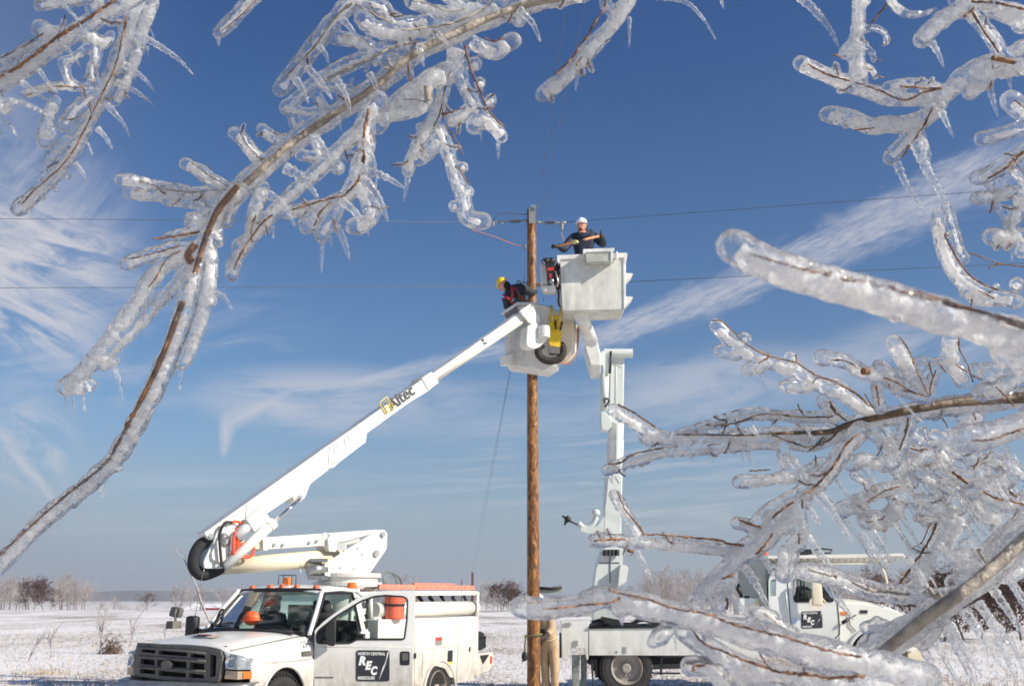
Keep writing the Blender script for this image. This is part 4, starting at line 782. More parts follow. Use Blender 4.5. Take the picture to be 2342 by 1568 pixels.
HC = front('1', [(1300, 1035)], 1.60)[0]; hh = thing('hard_hat', HC, 'bright orange hard hat lying behind the near truck windscreen', 'hard hat'); q = MB(); q.ball(HC, (.10, .125, .10), 16, 10, M1.to_3x3()); q.build('shell', M['orange'], hh); q = MB(); q.lathe(HC - EZ * .03, EZ, [(0, .15), (.01, .15)], 20); q.build('brim', M['orange'], hh)
q = MB()
for k, (cx_, cy_, rx_, ry_) in enumerate(((820, 770, 90, 90), (800, 775, 70, 105), (690, 770, 80, 95), (640, 790, 60, 60), (845, 770, 60, 70))):
    q.tube(side('2', [(cx_ - rx_ * math.cos(t), cy_ - ry_ * math.sin(t)) for t in [math.pi * i / 16 for i in range(-2, 17)]], -.2 + .1 * k), .009, 4)
tag(q.build('wire_coils', mat('greenish_wire', (.16, .2, .16), .5), None), 'loose loops of wire standing above the near truck bed', 'wire coil')

# ------------------------------------------------------------------ turret and booms, all in one vertical plane
TUR = L1(3.68, 0, 0); BD = Vector((.814, .581, 0)).normalized(); BN = Vector((BD.y, -BD.x, 0))       # BN points to the camera side
def bpl(fr, pts, off=0.0): return tr(fr, pts, TUR + BN * off, BN)
def slab(fr, pts, off, thick, rnd_=0.0, mbx=None):
    """traced outline on the boom plane; thickness runs away from the camera side"""
    P = bpl(fr, pts, off)
    if rnd_: P = round_poly(P, rnd_)
    q = mbx or MB(); q.prism(P, -BN * thick); return q
q = MB(); q.lathe(TUR + EZ * .6, EZ, [(0, .35), (1.25, .35), (1.30, .42), (1.33, .42)], 28); q.build('pedestal', M['white'], tk, bevel=.005)
q = MB(); q.lathe(TUR + EZ * 1.93, EZ, [(0, .52), (.05, .54), (.10, .54), (.11, .47), (.17, .47), (.18, .52), (.24, .52), (.25, .3)], 40); q.build('turntable', M['boom'], tk)
q = MB(); p_ = bpl('U', [(735, 1415)], .2)[0]; q.tube([p_ - BD * .18, p_ + BD * .12], .09, 14); q.box(p_ + EZ * -.12, (.3, .2, .06)); q.box(p_ + EZ * .14, (.25, .16, .05)); q.build('rotation_gearbox', M['steel'], tk)
tur = slab('U', [(765, 1385), (1030, 1218), (1062, 1215), (1078, 1235), (1075, 1310), (965, 1462), (765, 1448)], .28, .035, .03); slab('U', [(765, 1385), (1030, 1218), (1062, 1215), (1078, 1235), (1075, 1310), (965, 1462), (765, 1448)], -.25, .035, .03, tur)
slab('U', [(780, 1438), (960, 1450), (965, 1462), (765, 1448)], .27, .5, 0, tur); slab('U', [(1000, 1400), (1060, 1320), (1075, 1312), (985, 1440)], .26, .5, 0, tur); to = tur.build('turret', M['boom'], tk, bevel=.006)
q = MB()
for x, y, r in ((1055, 1240, .045), (1022, 1335, .055), (930, 1309, .02), (952, 1339, .02), (842, 1406, .018), (910, 1409, .018)):
    q.lathe(bpl('U', [(x, y)], .285)[0], BN, [(0, r), (.03, r * .9), (.03, .001)] if r > .03 else [(0, r), (.004, r)], 16)
q.build('pin', M['steel'], to)
# compensation link (upper tube) and lower boom tube
b1 = slab('U', [(780, 1232), (1000, 1217), (1050, 1216), (1000, 1240), (860, 1280), (790, 1272)], .14, .28, 0); b1.build('lower_boom', M['boom'], tk, bevel=.02)
b2 = slab('U', [(455, 1255), (765, 1234), (780, 1240), (772, 1296), (458, 1316)], .15, .30, 0); b2o = b2.build('boom_sleeve', M['boom'], tk, bevel=.015)
q = MB(); slab('U', [(455, 1252), (480, 1250), (482, 1318), (460, 1320)], .16, .32, 0, q); slab('U', [(755, 1232), (778, 1230), (778, 1298), (757, 1300)], .16, .32, 0, q); q.build('sleeve_flange', M['boom'], b2o, bevel=.006)
q = MB()
for x, y in ((514, 1290), (556, 1291), (688, 1280), (726, 1273)): q.lathe(bpl('U', [(x, y)], .16)[0], BN, [(0, .028), (.025, .022), (.025, .001)], 12)
q.build('bolt', M['steel'], b2o)
slab('U', [(330, 1268), (460, 1262), (460, 1312), (330, 1318)], .10, .2).build('boom_insert', M['tube'], tk, bevel=.02)
q = MB(); q.tube([bpl('U', [(255, 1400)])[0], bpl('U', [(840, 1352)])[0]], [.115, .14], 24); q.build('leveling_tube', M['tube'], tk)
q = slab('U', [(780, 1260), (800, 1235), (840, 1240), (835, 1300), (820, 1328), (785, 1325)], .22, .44, .02); q.build('link_plate', M['boom'], tk, bevel=.01)
q = MB(); q.tube(bpl('U', [(830, 1295), (930, 1260)], .05), .06, 12); q.box(bpl('U', [(848, 1300)], .22)[0], (.14, .1, .12)); q.build('valve_block', M['white'], tk)
# elbow
el = slab('U', [(205, 1285), (250, 1180), (290, 1175), (300, 1230), (290, 1380), (255, 1410), (165, 1410), (160, 1375), (190, 1310)], .16, .32, .03); el.build('elbow_housing', M['boomgrey'], tk, bevel=.01)
ep = slab('U', [(238, 1250), (250, 1195), (290, 1178), (330, 1190), (300, 1230), (293, 1300), (275, 1370), (240, 1380), (205, 1365), (200, 1330), (222, 1290)], .21, .05, .03); eo = ep.build('elbow_plate', M['boom'], tk, bevel=.006)
q = MB()
for x, y in ((262, 1250), (270, 1280), (275, 1395)): q.lathe(bpl('U', [(x, y)], .21)[0], BN, [(0, .06), (.03, .055), (.05, .02), (.05, .001)], 14)
q.build('pin', M['steel'], eo)
# cylinder
q = MB(); a_, b_, c_ = bpl('U', [(265, 1402)], .24)[0], bpl('U', [(508, 1182)], .24)[0], bpl('U', [(638, 1060)], .24)[0]; q.tube([a_, b_], .075, 18); q.lathe(b_, (b_ - a_), [(-.08, .085), (.02, .085), (.03, .04)], 18); cyl = q.build('lift_cylinder', M['boom'], tk); q = MB(); q.tube([b_, c_], .036, 14); q.tube([b_ + BN * .07, c_ + BN * .05], .012, 6); q.build('piston_rod', M['chrome'], cyl)
q = MB(); q.tube(bpl('U', [(320, 1250), (440, 1150)], .26), .075, 14); q.box(bpl('U', [(425, 1165)], .27)[0], (.3, .16, .22), M=Matrix.Rotation(math.atan2(BD.y, BD.x), 3, 'Z') @ Matrix.Rotation(R(-38), 3, 'Y')); q.build('valve_cylinder', M['white'], tk)
# upper boom
ub = slab('U', [(163, 1232), (790, 790), (935, 690), (1250, 468), (1262, 462), (1290, 520), (1190, 580), (975, 735), (970, 780), (825, 885), (710, 975), (692, 990), (668, 1055), (640, 1080), (612, 1070), (605, 1050), (430, 1165), (360, 1225), (190, 1268)], .17, .34, .02)
uo = ub.build('upper_boom', M['boom'], tk, bevel=.012)
q = MB(); slab('U', [(793, 790), (810, 778), (930, 695), (968, 735), (968, 770), (950, 795), (835, 882), (812, 905), (782, 912)], .185, .02, .02, q); slab('U', [(1250, 460), (1298, 428), (1335, 482), (1285, 520)], .19, .38, .01, q); q.build('reinforcing_plate', M['boom'], uo, bevel=.006)
q = MB()
for cx_, cy_, l_, w_ in ((820, 806, 22, 8), (875, 766, 24, 10)):
    q.tube(bpl('U', [(cx_ + w_ * math.cos(t), cy_ + l_ * math.sin(t)) for t in [2 * math.pi * i / 16 for i in range(16)]], .19), .010, 5, closed=True)
q.tube(bpl('U', [(370, 1092), (378, 1105), (368, 1160)], .175), .008, 5); q.tube(bpl('U', [(935, 688), (925, 712), (918, 738)], .175), .008, 5); q.tube(bpl('U', [(808, 872 + 8 * math.sin(0)), (800, 880), (812, 888), (820, 876)], .19), .008, 5, closed=True); q.build('weld_bead', M['signwhite'], uo)
q = MB()
for x, y in ((1275, 470), (1290, 458), (1305, 452), (1290, 480), (1305, 475), (1320, 470), (1293, 497), (1310, 490)): q.lathe(bpl('U', [(x, y)], .192)[0], BN, [(0, .012), (.006, .012)], 8)
q.lathe(bpl('U', [(640, 1057)], .175)[0], BN, [(0, .045), (.02, .04), (.02, .001)], 14); q.lathe(bpl('U', [(198, 1247)], .175)[0], BN, [(0, .04), (.02, .035), (.02, .001)], 14); q.build('bolt', M['steel'], uo)
ib = slab('U', [(1292, 445), (1660, 190), (1745, 128), (1775, 175), (1680, 240), (1325, 478)], .13, .26, 0); io = ib.build('inner_boom', M['fibre'], tk, bevel=.02)
q = MB(); q.tube(bpl('U', [(1320, 470), (1765, 172)], .135), .02, 6); q.build('wear_strip', M['tanfibre'], io)
bx = (bpl('U', [(1120, 600)])[0] - bpl('U', [(1070, 637)])[0]).normalized(); by = BN.cross(bx); by = by if by.z > 0 else -by
def btext(body, fr, pos, size, m_, sx=1.0, bold=0.0, sh=0.0):
    X = Matrix((bx, by, bx.cross(by))).transposed().to_4x4(); X.translation = bpl(fr, [pos], .184)[0]; return text_mesh('lettering', body, size, X, m_, uo, bold, sh, sx)
btext('Altec', 'U', (1103, 622), .275, M['signblack'], .90, .005)
LOG = mat('logo_gold', (.78, .60, .10), .5); q = MB()
def lp(x, y): return bpl('U', [(1070, 640)], .18)[0] + bx * x * .85 + by * y * .85
for pth in ([(0, 0), (0, .22), (.03, .26), (.22, .26), (.22, 0)], [(.05, 0), (.05, .20), (.17, .20), (.17, .0)], [(.05, .1), (.17, .1)], [(0, 0), (.10, 0)], [(.12, .0), (.28, .0)]): q.tube([lp(*v) for v in pth], .010, 5)
q.build('emblem', LOG, uo)
q = MB(); q.lathe(bpl('U', [(1555, 272)], .136)[0], BN, [(0, .03), (.003, .03)], 12); q.box(bpl('U', [(1560, 286)], .137)[0], (.12, .01, .025)); q.build('small_emblem', M['signblack'], io)
# hoses
q = MB(); hp = [p[:2] for p in spline([(205, 1272), (150, 1288), (116, 1345), (114, 1405), (155, 1440), (222, 1420), (245, 1405)], 8)]; q.tube(bpl('U', hp, .02), .088, 14); q.build('hose_sleeve', mat('hose_sleeve', (.02, .02, .022), .8, bump=.8, bscale=18), tk)
q = MB(); q.tube(bpl('U', [p[:2] for p in spline([(300, 1180), (270, 1180), (248, 1215), (240, 1260), (245, 1330), (252, 1400)], 8)], .27), .022, 8); q.build('hydraulic_hose', M['dark'], tk)
for i in range(5):
    q = MB(); q.tube(bpl('U', [p[:2] for p in spline([(335 - i * 3, 1225), (325 - i * 4, 1265), (298 + i * 3, 1345 - i * 2)], 8)], .24 + .015 * i), .022, 8); q.build('hydraulic_hose', M['hose'], tk)
for pts in ([(340, 1240), (330, 1290), (350, 1330), (390, 1350), (410, 1320), (412, 1300)], [(300, 1180), (330, 1175), (360, 1195), (345, 1220), (320, 1210)], [(330, 1290), (370, 1285), (360, 1300), (320, 1320)], [(345, 1355), (390, 1352), (412, 1330)]):
    q = MB(); q.tube(bpl('U', [p[:2] for p in spline(pts, 8)], .25), .020, 8); q.build('hydraulic_hose', M['hose'], tk)
# tip bracket and bucket
TP = bpl('T', [(600, 900)])[0]
tb1 = slab('T', [(492, 868), (585, 808), (620, 880), (650, 915), (650, 960), (610, 985), (570, 965)], .22, .06, .03); tbo = tb1.build('tip_bracket', M['boom'], tk, bevel=.008)
q = MB(); slab('T', [(530, 868), (540, 860), (572, 915), (562, 925)], .23, .02, .005, q); slab('T', [(565, 845), (575, 838), (605, 885), (596, 893)], .23, .02, .005, q); q.build('slot', M['boomgrey'], tbo)
q = slab('T', [(555, 985), (640, 960), (655, 990), (715, 1020), (710, 1095), (650, 1150), (610, 1168), (555, 1150), (545, 1120)], .24, .22, .03); pv = q.build('pivot_housing', M['fibre'], tk, bevel=.015)
q = MB(); slab('T', [(583, 1022), (592, 1018), (588, 1095), (580, 1098)], .25, .02, 0, q); slab('T', [(632, 1010), (640, 1008), (638, 1085), (630, 1088)], .25, .02, 0, q); q.build('slot', M['boomgrey'], pv)
q = MB(); a_ = bpl('T', [(683, 990)], .3)[0]; b_ = bpl('T', [(683, 1080)], .3)[0]; q.tube([a_, b_], .11, 18); q.build('tilt_cylinder', M['fibre'], tk, bevel=.01)
BY = TP.y + .30; BX0 = Vector((0, BY, 0))
def bk(pts, dy=0.0): return trY('T', pts, BY + dy)
q = MB(); P = round_poly(bk([(372, 890), (480, 830), (590, 820), (720, 850), (820, 880), (800, 1080), (770, 1262), (766, 1285), (690, 1335), (480, 1302), (378, 1290), (370, 1100)]), .012); q.prism(P, (.1, .62, 0)); bko = q.build('bucket', M['fibre'], tk, bevel=.012)
q = MB(); P = round_poly(bk([(810, 902), (917, 932), (904, 1178), (835, 1240), (770, 1245)], .05), .03); q.prism(P, (.1, .5, 0)); q.build('bucket_liner', M['tanfibre'], bko, bevel=.02)
q = MB(); q.tube(bk([(358, 890), (475, 812), (590, 812), (700, 842), (820, 892), (920, 932)], -.02), .035, 8); q.tube([bk([(358, 890)], 0)[0], bk([(475, 806)], .5)[0], bk([(600, 812)], .62)[0]], .03, 8); q.build('rim', M['fibre'], bko)
q = MB(); q.prism(round_poly(bk([(335, 1232), (440, 1200), (440, 1262), (372, 1295), (338, 1290)], -.08), .02), (0, .12, 0)); q.prism(round_poly(bk([(500, 905), (545, 900), (530, 1090), (500, 1100)], -.05), .02), (0, .1, 0)); q.build('step', M['fibre'], bko, bevel=.015)
q = MB(); q.prism(bk([(372, 1060), (460, 1020), (462, 960), (465, 1000), (462, 1050), (385, 1112)], -.004), (0, .01, 0)); q.tube([v for v in bk([(462, 980), (460, 1080), (380, 1112)], -.003)], .008, 5); q.tube(bk([(455, 1300), (460, 1190), (430, 1190)], -.003), .008, 5); q.build('moulding_line', M['fibre2'], bko)
q = MB(); q.box(bk([(425, 880)], -.03)[0], (.28, .02, .14), M=Matrix.Rotation(R(-28), 3, 'Y')); q.build('label_strip', mat('worn_label', (.25, .22, .24), .6, noise=.8, nscale=30), bko)
q = MB(); q.box(bk([(505, 815)], .1)[0], (.3, .2, .1), M=Matrix.Rotation(R(18), 3, 'Y'), bev=.02); q.build('control_box', mat('dark_green', (.03, .06, .05), .5), bko)
for i in range(3):
    q = MB(); q.tube([atY(*cv('T', p_[:2]), BY + .2 + .02 * i) for p_ in spline([(860, 905), (915 + i * 4, 905), (945, 960), (955 - i * 5, 1060), (940, 1180), (900, 1265 - i * 3), (850, 1288 - i * 4), (800, 1262)], 15)], .012, 6); q.build('tool_hose', mat('faded_hose', (.50, .22, .17), .6), tk)
# tool bag and coil (hang on the bucket)
tg = thing('tool_bag', bk([(765, 1000)], -.35)[0], 'long yellow canvas tool bag holding sticks, hanging on the lower bucket', 'tool bag')
q = MB(); P = bk([(722, 890), (760, 905), (820, 895), (822, 1000), (808, 1155), (725, 1140), (720, 1000)], -.42); q.prism(round_poly(P, .03), (0, .16, 0)); q.build('bag', M['cloth_y'], tg, bevel=.03)
q = MB(); q.prism(round_poly(bk([(720, 1140), (808, 1155), (805, 1205), (722, 1198)], -.425), .02), (0, .17, 0)); q.build('bag_bottom', mat('grimy_canvas', (.16, .15, .14), .9), tg, bevel=.03)
for a_, b_, m_ in (((738, 825), (748, 960), 'yellow'), ((820, 830), (800, 970), 'yellow'), ((770, 945), (775, 1010), 'dark'), ((825, 955), (810, 1020), 'dark')):
    q = MB(); q.tube(bk([a_, b_], -.44), .026 if m_ == 'yellow' else .018, 8); q.build('stick', mat('wood_stick', (.55, .40, .10), .6) if m_ == 'yellow' else M[m_], tg)
q = MB(); q.tube(bk([p_[:2] for p_ in spline([(670, 1130), (640, 1165), (640, 1210), (680, 1250), (740, 1262), (800, 1245), (832, 1200), (828, 1150), (805, 1130)], 10)], -.33), .07, 12); tag(q.build('rubber_hose_roll', mat('dirty_rubber', (.05, .04, .032), .8, noise=.6, nscale=14, bump=.6), None), 'thick dark rubber roll looped under the yellow tool bag', 'rubber line hose')
# ------------------------------------------------------------------ far bucket truck, side on
Y2 = 21.1
t2 = thing('bucket_truck', (3.6, Y2, 0), 'far white bucket truck parked side on behind the icy branches, its boom standing upright', 'bucket truck', 'bucket trucks at work')
def s2(fr, pts, dy=0.0): return trY(fr, pts, Y2 + dy)
def pan(fr, pts, dy, th, rnd_=0.0, q=None):
    P = s2(fr, pts, dy); P = round_poly(P, rnd_) if rnd_ else P; q = q or MB(); return q.prism(P, (0, th, 0))
M['fw'] = M['farwhite']
q = pan('H', [(145, 1060), (362, 1060), (358, 1350), (345, 1368), (330, 1275), (205, 1275), (200, 1365), (150, 1350)], 0, .5, 0); q.build('rear_bin', M['fw'], t2, bevel=.01)
q = pan('H', [(362, 1112), (1665, 1112), (1665, 1330), (362, 1328)], -.01, .45); bb = q.build('side_bin', M['fw'], t2, bevel=.01)
q = MB(); q.tube(s2('H', [(362, 1108), (900, 1104), (1665, 1104)], -.02), .03, 6); q.build('bin_lip', M['dark'], bb)
for pts in ([(170, 1072), (220, 1072), (220, 1100), (170, 1100)], [(242, 1212), (275, 1212), (275, 1255), (242, 1255)], [(628, 1262), (655, 1262), (655, 1310), (628, 1310)], [(572, 1292), (590, 1292), (590, 1308), (572, 1308)]):
    q = pan('H', pts, -.022, .01); q.build('decal', mat('grey_decal', (.25, .25, .25), .6), bb)
q = MB(); 
for pts in ([(362, 1040), (900, 1010), (1300, 1010), (1300, 1100), (362, 1100)],): pan('H', [(362, 1092), (1640, 1080), (1640, 1110), (362, 1110)], .5, 1.2, 0, q)
rq = random.Random(4)
for i in range(26):
    c = s2('H', [(rq.uniform(380, 1250), rq.uniform(1045, 1105))], rq.uniform(.2, .5))[0]; q.box(c, (rq.uniform(.05, .4), .2, rq.uniform(.03, .09)), M=Matrix.Rotation(rq.uniform(-.3, .3), 3, 'Y'))
q.build('bed_load', M['dark'], t2)
q = pan('H', [(362, 1322), (1500, 1330), (1500, 1400), (362, 1400)], .5, 1.3); q.build('chassis', M['black'], t2)
q = MB(); pan('H', [(865, 1400), (1110, 1392), (1110, 1430), (865, 1438)], .1, .05, 0, q); pan('H', [(865, 1460), (1080, 1460), (1080, 1475), (865, 1475)], .1, .05, 0, q); pan('H', [(925, 1340), (945, 1340), (935, 1480), (920, 1480)], .1, .05, 0, q); pan('H', [(945, 1240), (1200, 1245), (1250, 1345), (945, 1345)], .05, .4, 0, q); q.build('step_frame', M['dark'], t2)
M2 = Matrix.Translation((0, Y2, 0))
def wheel2(x, y, dy, r): 
    c = s2('H', [(x, y)], 0)[0]; Mx = Matrix.Translation((c.x, Y2 + dy, c.z - r)); wheel(0, 0, -1, t2, Mx, r, .30, mat('grey_wheel', (.30, .27, .24), .6, noise=.2))
wheel2(660, 1430, .03, .50); wheel2(660, 1430, 2.1, .50); wheel2(2606, 1400, .03, .50); wheel2(2606, 1400, 2.1, .50)
q = MB()
for a_, m_ in (((230, 292), 0), ((300, 350), 1)):
    pan('H', [(a_[0], 1325), (a_[1], 1325), (a_[1] - 8, 1650), (a_[0] + 2, 1650)], .12 + .2 * m_, .12, 0, q)
q.build('outrigger', mat('outrigger_steel', (.22, .24, .22), .5, noise=.5, nscale=8), t2, bevel=.01)
q = MB(); pan('H', [(372, 1360), (398, 1360), (398, 1540), (390, 1545)], .1, .02, 0, q); pan('H', [(402, 1360), (425, 1360), (428, 1500), (412, 1505)], .15, .02, 0, q); pan('H', [(130, 1150), (146, 1150), (146, 1345), (132, 1345)], .3, .05, 0, q); q.build('mud_flap', M['dark'], t2)
# cab
q = pan('I', [(205, 1060), (206, 735), (235, 670), (290, 640), (560, 640), (610, 660), (668, 745), (725, 870), (752, 900), (756, 960), (764, 1100), (755, 1180), (720, 1215), (240, 1260), (205, 1200)], 0, 2.1, .02)
q = MB(); out = round_poly(s2('I', [(205, 1260), (205, 735), (235, 670), (290, 640), (560, 640), (610, 660), (668, 745), (725, 870), (752, 900), (764, 1100), (755, 1190), (720, 1260)]), .03)
wins = [s2('I', w_) for w_ in ([(402, 732), (548, 732), (552, 905), (412, 908), (402, 890)], [(598, 742), (660, 752), (712, 880), (705, 905), (600, 905)], [(215, 740), (262, 725), (262, 860), (212, 865)])]
holed(q, out, [round_poly(w_, .02) for w_ in wins], Vector((0, .05, 0)))
cabo = q.build('cab', M['fw'], t2, bevel=.004)
q = MB(); holed(q, [p + Vector((0, 2.05, 0)) for p in out], [round_poly([p + Vector((0, 2.05, 0)) for p in w_], .02) for w_ in wins[:2]], Vector((0, .05, 0))); pan('I', [(210, 1240), (212, 740), (230, 745), (230, 1240)], .05, 2.0, 0, q); pan('I', [(235, 672), (290, 640), (560, 640), (612, 662), (605, 690), (560, 668), (290, 668)], .05, 2.0, 0, q); pan('I', [(240, 1000), (750, 980), (740, 1240), (240, 1240)], .06, 1.98, 0, q); q.build('cab_shell', M['fw'], cabo)
q = MB()
for w_ in wins: q.add([p + Vector((0, .03, 0)) for p in w_], [tuple(range(len(w_)))])
q.build('window', M['glass'], cabo)
q = MB(); wd_ = s2('I', [(618, 668), (715, 880)]); q.add([wd_[0] + Vector((0, .1, 0)), wd_[1] + Vector((0, .1, 0)), wd_[1] + Vector((0, 2.0, 0)), wd_[0] + Vector((0, 2.0, 0))], [(0, 1, 2, 3)]); q.build('windscreen', M['glass'], cabo)
q = MB()
for w_ in wins[:2]: q.tube([p - Vector((0, .005, 0)) for p in round_poly(w_, .02)], .016, 6, closed=True)
q.tube(s2('I', [(432, 735), (436, 905)], .0), .012, 5); q.tube(s2('I', [(478, 738), (496, 908)], .0), .02, 5); q.tube(s2('I', [(455, 735), (460, 905)], .8), .02, 5); q.build('window_frame', M['dark'], cabo)
q = MB(); q.ball(s2('I', [(650, 860)], .5)[0], (.22, .2, .28)); q.ball(s2('I', [(470, 880)], .5)[0], (.25, .3, .25)); q.build('seat', M['seat'], cabo)
q = MB(); q.tube(s2('I', [(350, 740), (372, 1010), (385, 1150)], -.003), .008, 5); q.tube(s2('I', [(742, 905), (758, 1080), (760, 1160), (722, 1198)], -.003), .010, 5); q.build('door_seam', M['dark'], cabo)
q = MB(); q.tube(s2('I', [(338, 830), (352, 965)], -.05), .014, 6); q.build('grab_rail', M['fw'], cabo)
cs = s2('I', [(460, 1118), (628, 1112), (612, 976), (458, 984)]); sign(None, cs[0], cs[1], cs[1] + Vector((0, 0, (cs[3] - cs[0]).z)), cs[3], cabo, Vector((0, 1, 0)))
q = pan('I', [(388, 1036), (424, 1032), (424, 1080), (390, 1086)], -.008, .006); q.build('decal', mat('blue_decal', (.45, .58, .75), .6), cabo)
# hood with fender
q = MB(); hs = [(752, 892, 925), (850, 893, 925), (980, 900, 935), (1090, 918, 955), (1190, 948, 985), (1270, 985, 1025), (1320, 1030, 1070)]; vs = []
for x, yt, ys_ in hs:
    top = s2('I', [(x, yt)])[0].z; sh = s2('I', [(x, ys_)])[0].z; X0_ = s2('I', [(x, yt)])[0].x; vs += [(X0_, Y2 + .08, sh), (X0_, Y2 + .22, top - .02), (X0_, Y2 + 1.05, top + .03), (X0_, Y2 + 1.9, top - .02), (X0_, Y2 + 2.02, sh)]
q.add(vs, [(i * 5 + k, i * 5 + k + 1, i * 5 + 6 + k, i * 5 + 5 + k) for i in range(6) for k in range(4)] + [(30, 31, 32, 33, 34)], True)
ap = [(752, 925), (850, 925), (980, 935), (1090, 955), (1190, 985), (1270, 1025), (1320, 1070), (1335, 1150), (1335, 1290), (1245, 1300)] + [(1040 + 215 * math.cos(math.radians(a)), 1330 - 215 * math.sin(math.radians(a))) for a in range(10, 171, 10)] + [(760, 1270), (764, 1100)]
holed(q, s2('I', ap, .07), [], Vector((0, .05, 0))); holed(q, s2('I', ap, 2.0), [], Vector((0, .05, 0))); pan('I', [(1320, 1030), (1340, 1150), (1340, 1300), (1310, 1300), (1310, 1040)], .1, 1.95, 0, q); ho2 = q.build('hood', mat('hood_paint', (.80, .80, .72), .35, coat=.5), t2)
q = MB(); q.tube([s2('I', [(1040 + 216 * math.cos(math.radians(a)), 1330 - 216 * math.sin(math.radians(a)))], .04)[0] for a in range(5, 176, 8)], .04, 8); q.build('arch_lip', M['fw'], ho2)
pan('I', [(860, 1150), (1210, 1150), (1230, 1320), (850, 1320)], .35, 1.4).build('wheel_well', M['black'], ho2)
pan('I', [(768, 985), (826, 985), (826, 1010), (768, 1010)], .055, .02).build('marker_lens', M['amber'], ho2); pan('I', [(922, 972), (980, 972), (980, 998), (922, 998)], .055, .02).build('nameplate', M['signblack'], ho2)
q = MB(); q.tube(s2('I', [(780, 1075), (820, 1048), (890, 1010)], -.05), .014, 6); q.tube(s2('I', [(780, 1075), (825, 1045)], -.05), .035, 8); q.tube(s2('I', [(835, 1012), (840, 1090), (870, 1120), (885, 1140)], .05), .01, 5); q.build('hood_latch', M['dark'], ho2)
pan('I', [(1285, 1275), (1425, 1275), (1420, 1372), (1300, 1375)], .2, 1.7, .03).build('front_bumper', mat('cream_bumper', (.75, .66, .50), .5), t2, bevel=.02)
q = MB(); q.box(s2('I', [(580, 805)], -.22)[0], (.2, .07, .62), bev=.02); q.lathe(s2('I', [(570, 918)], -.22)[0], (0, -1, 0), [(-.04, .03), (0, .12), (.02, .12), (.02, .001)], 18); q.tube(s2('I', [(560, 870), (620, 875), (672, 940)], -.2), .014, 6); q.tube(s2('I', [(580, 735), (620, 720)], -.15), .02, 6); q.build('side_mirror', M['tanfibre'], cabo)
q = MB(); q.tube(s2('I', [(1068, 608), (1110, 680), (1128, 740), (1138, 925)], .1), .028, 8); q.build('guide_pole', M['tanfibre'], t2)
# headache rack behind the cab and canopy over it
q = pan('I', [(105, 590), (180, 575), (196, 700), (200, 1050), (255, 1080), (220, 1080), (130, 900)], .15, 1.8); q.build('headache_rack', mat('rack_paint', (.40, .42, .38), .5), t2)
q = pan('I', [(180, 547), (860, 535), (1262, 530), (1262, 548), (860, 565), (180, 570)], -.1, 2.3); cn = q.build('canopy', M['cream'], t2, bevel=.008)
q = MB()
for i in range(22):
    x = 190 + i * 49; a_ = s2('I', [(x, 565 - i * .6)], -.05)[0]; b_ = s2('I', [(x + 24, 600 - i * .6)], .2)[0]; q.tube([a_, b_, s2('I', [(x + 49, 563 - i * .6)], -.05)[0]], .022, 5)
q.tube([s2('I', [(190, 612)], .2)[0], s2('I', [(1180, 602)], .2)[0]], .03, 6); q.tube([s2('I', [(190, 612)], 1.9)[0], s2('I', [(1180, 602)], 1.9)[0]], .03, 6); q.prism(s2('I', [(190, 570), (1180, 560), (1100, 612), (240, 618)], .9), (0, .04, 0)); q.build('lattice', M['cream'], cn)
q = MB(); pan('I', [(468, 500), (540, 490), (565, 530), (480, 545)], .3, .5, 0, q); q.tube(s2('I', [(560, 505), (620, 492), (700, 500), (690, 525), (600, 530)], .3), .02, 6); tag(q.build('gear_bundle', M['dark'], None), 'dark bundle of gear lying on the far truck canopy', 'gear bundle')
q = MB(); q.lathe(s2('I', [(180, 545)], .3)[0], (0, 0, 1), [(0, .05), (.14, .045), (.16, .02)], 14); tag(q.build('beacon', M['orange'], None), 'small orange beacon at the rear corner of the far truck canopy', 'warning light')
q = pan('H', [(1540, 880), (1700, 878), (1700, 960), (1540, 1010)], .2, .5); q.build('tool_box', M['fw'], t2, bevel=.01); q = pan('H', [(1672, 905), (1690, 905), (1690, 930), (1672, 930)], .18, .01); q.build('yellow_tag', M['yellow'], t2)
q = MB(); q.tube(s2('H', [(1560, 870), (1545, 830), (1520, 770)], .3), [.03, .06], 8); q.tube(s2('H', [(1600, 876), (1600, 860)], .3), .05, 8); q.build('control_lever', M['dark'], t2)
# greenish bin lid at the tail, seen beside the pole
q = MB(); pan('2', [(1990, 800), (2168, 795), (2168, 840), (1990, 840)], .4, .8, 0, q); q.build('tail_tray', mat('tray_green', (.30, .35, .30), .6), t2); q = MB(); q.tube(s2('2', [(1990, 800), (2080, 806), (2165, 792)], .38), .035, 6); q.build('tray_tarp', M['dark'], t2)
# boom
B2 = 1.2
q = pan('H', [(400, 800), (420, 650), (445, 560), (470, 490), (630, 490), (625, 610), (602, 655), (590, 800), (585, 1060), (400, 1060)], B2 - .3, .6, .02); q.build('pedestal', M['boomgrey'], t2, bevel=.01)
q = pan('H', [(612, 612), (650, 622), (672, 640), (655, 755), (590, 790), (602, 655)], B2 - .5, .5, .03); q.build('control_console', mat('console', (.70, .74, .66), .5), t2, bevel=.01)
q = MB(); q.tube(s2('H', [(442, 603), (605, 600)], B2 - .31), .008, 5); q.tube(s2('H', [(528, 520), (528, 760)], B2 - .31), .008, 5); q.build('panel_seam', M['dark'], t2)
q = MB()
for x in (490, 520, 548, 582): q.lathe(s2('H', [(x, 500)], B2 - .36)[0], (0, 0, -1), [(0, .05), (.12, .05)], 8)
q.build('hose_fitting', M['dark'], t2)
lb = pan('V', [(415, 1450), (418, 1200), (425, 1045), (475, 1020), (478, 760), (442, 740), (445, 620), (448, 362), (528, 357), (524, 560), (520, 745), (498, 760), (492, 1020), (516, 1045), (508, 1450)], B2 - .2, .42, 0); lbo = lb.build('lower_boom', M['boomgrey'], t2, bevel=.02)
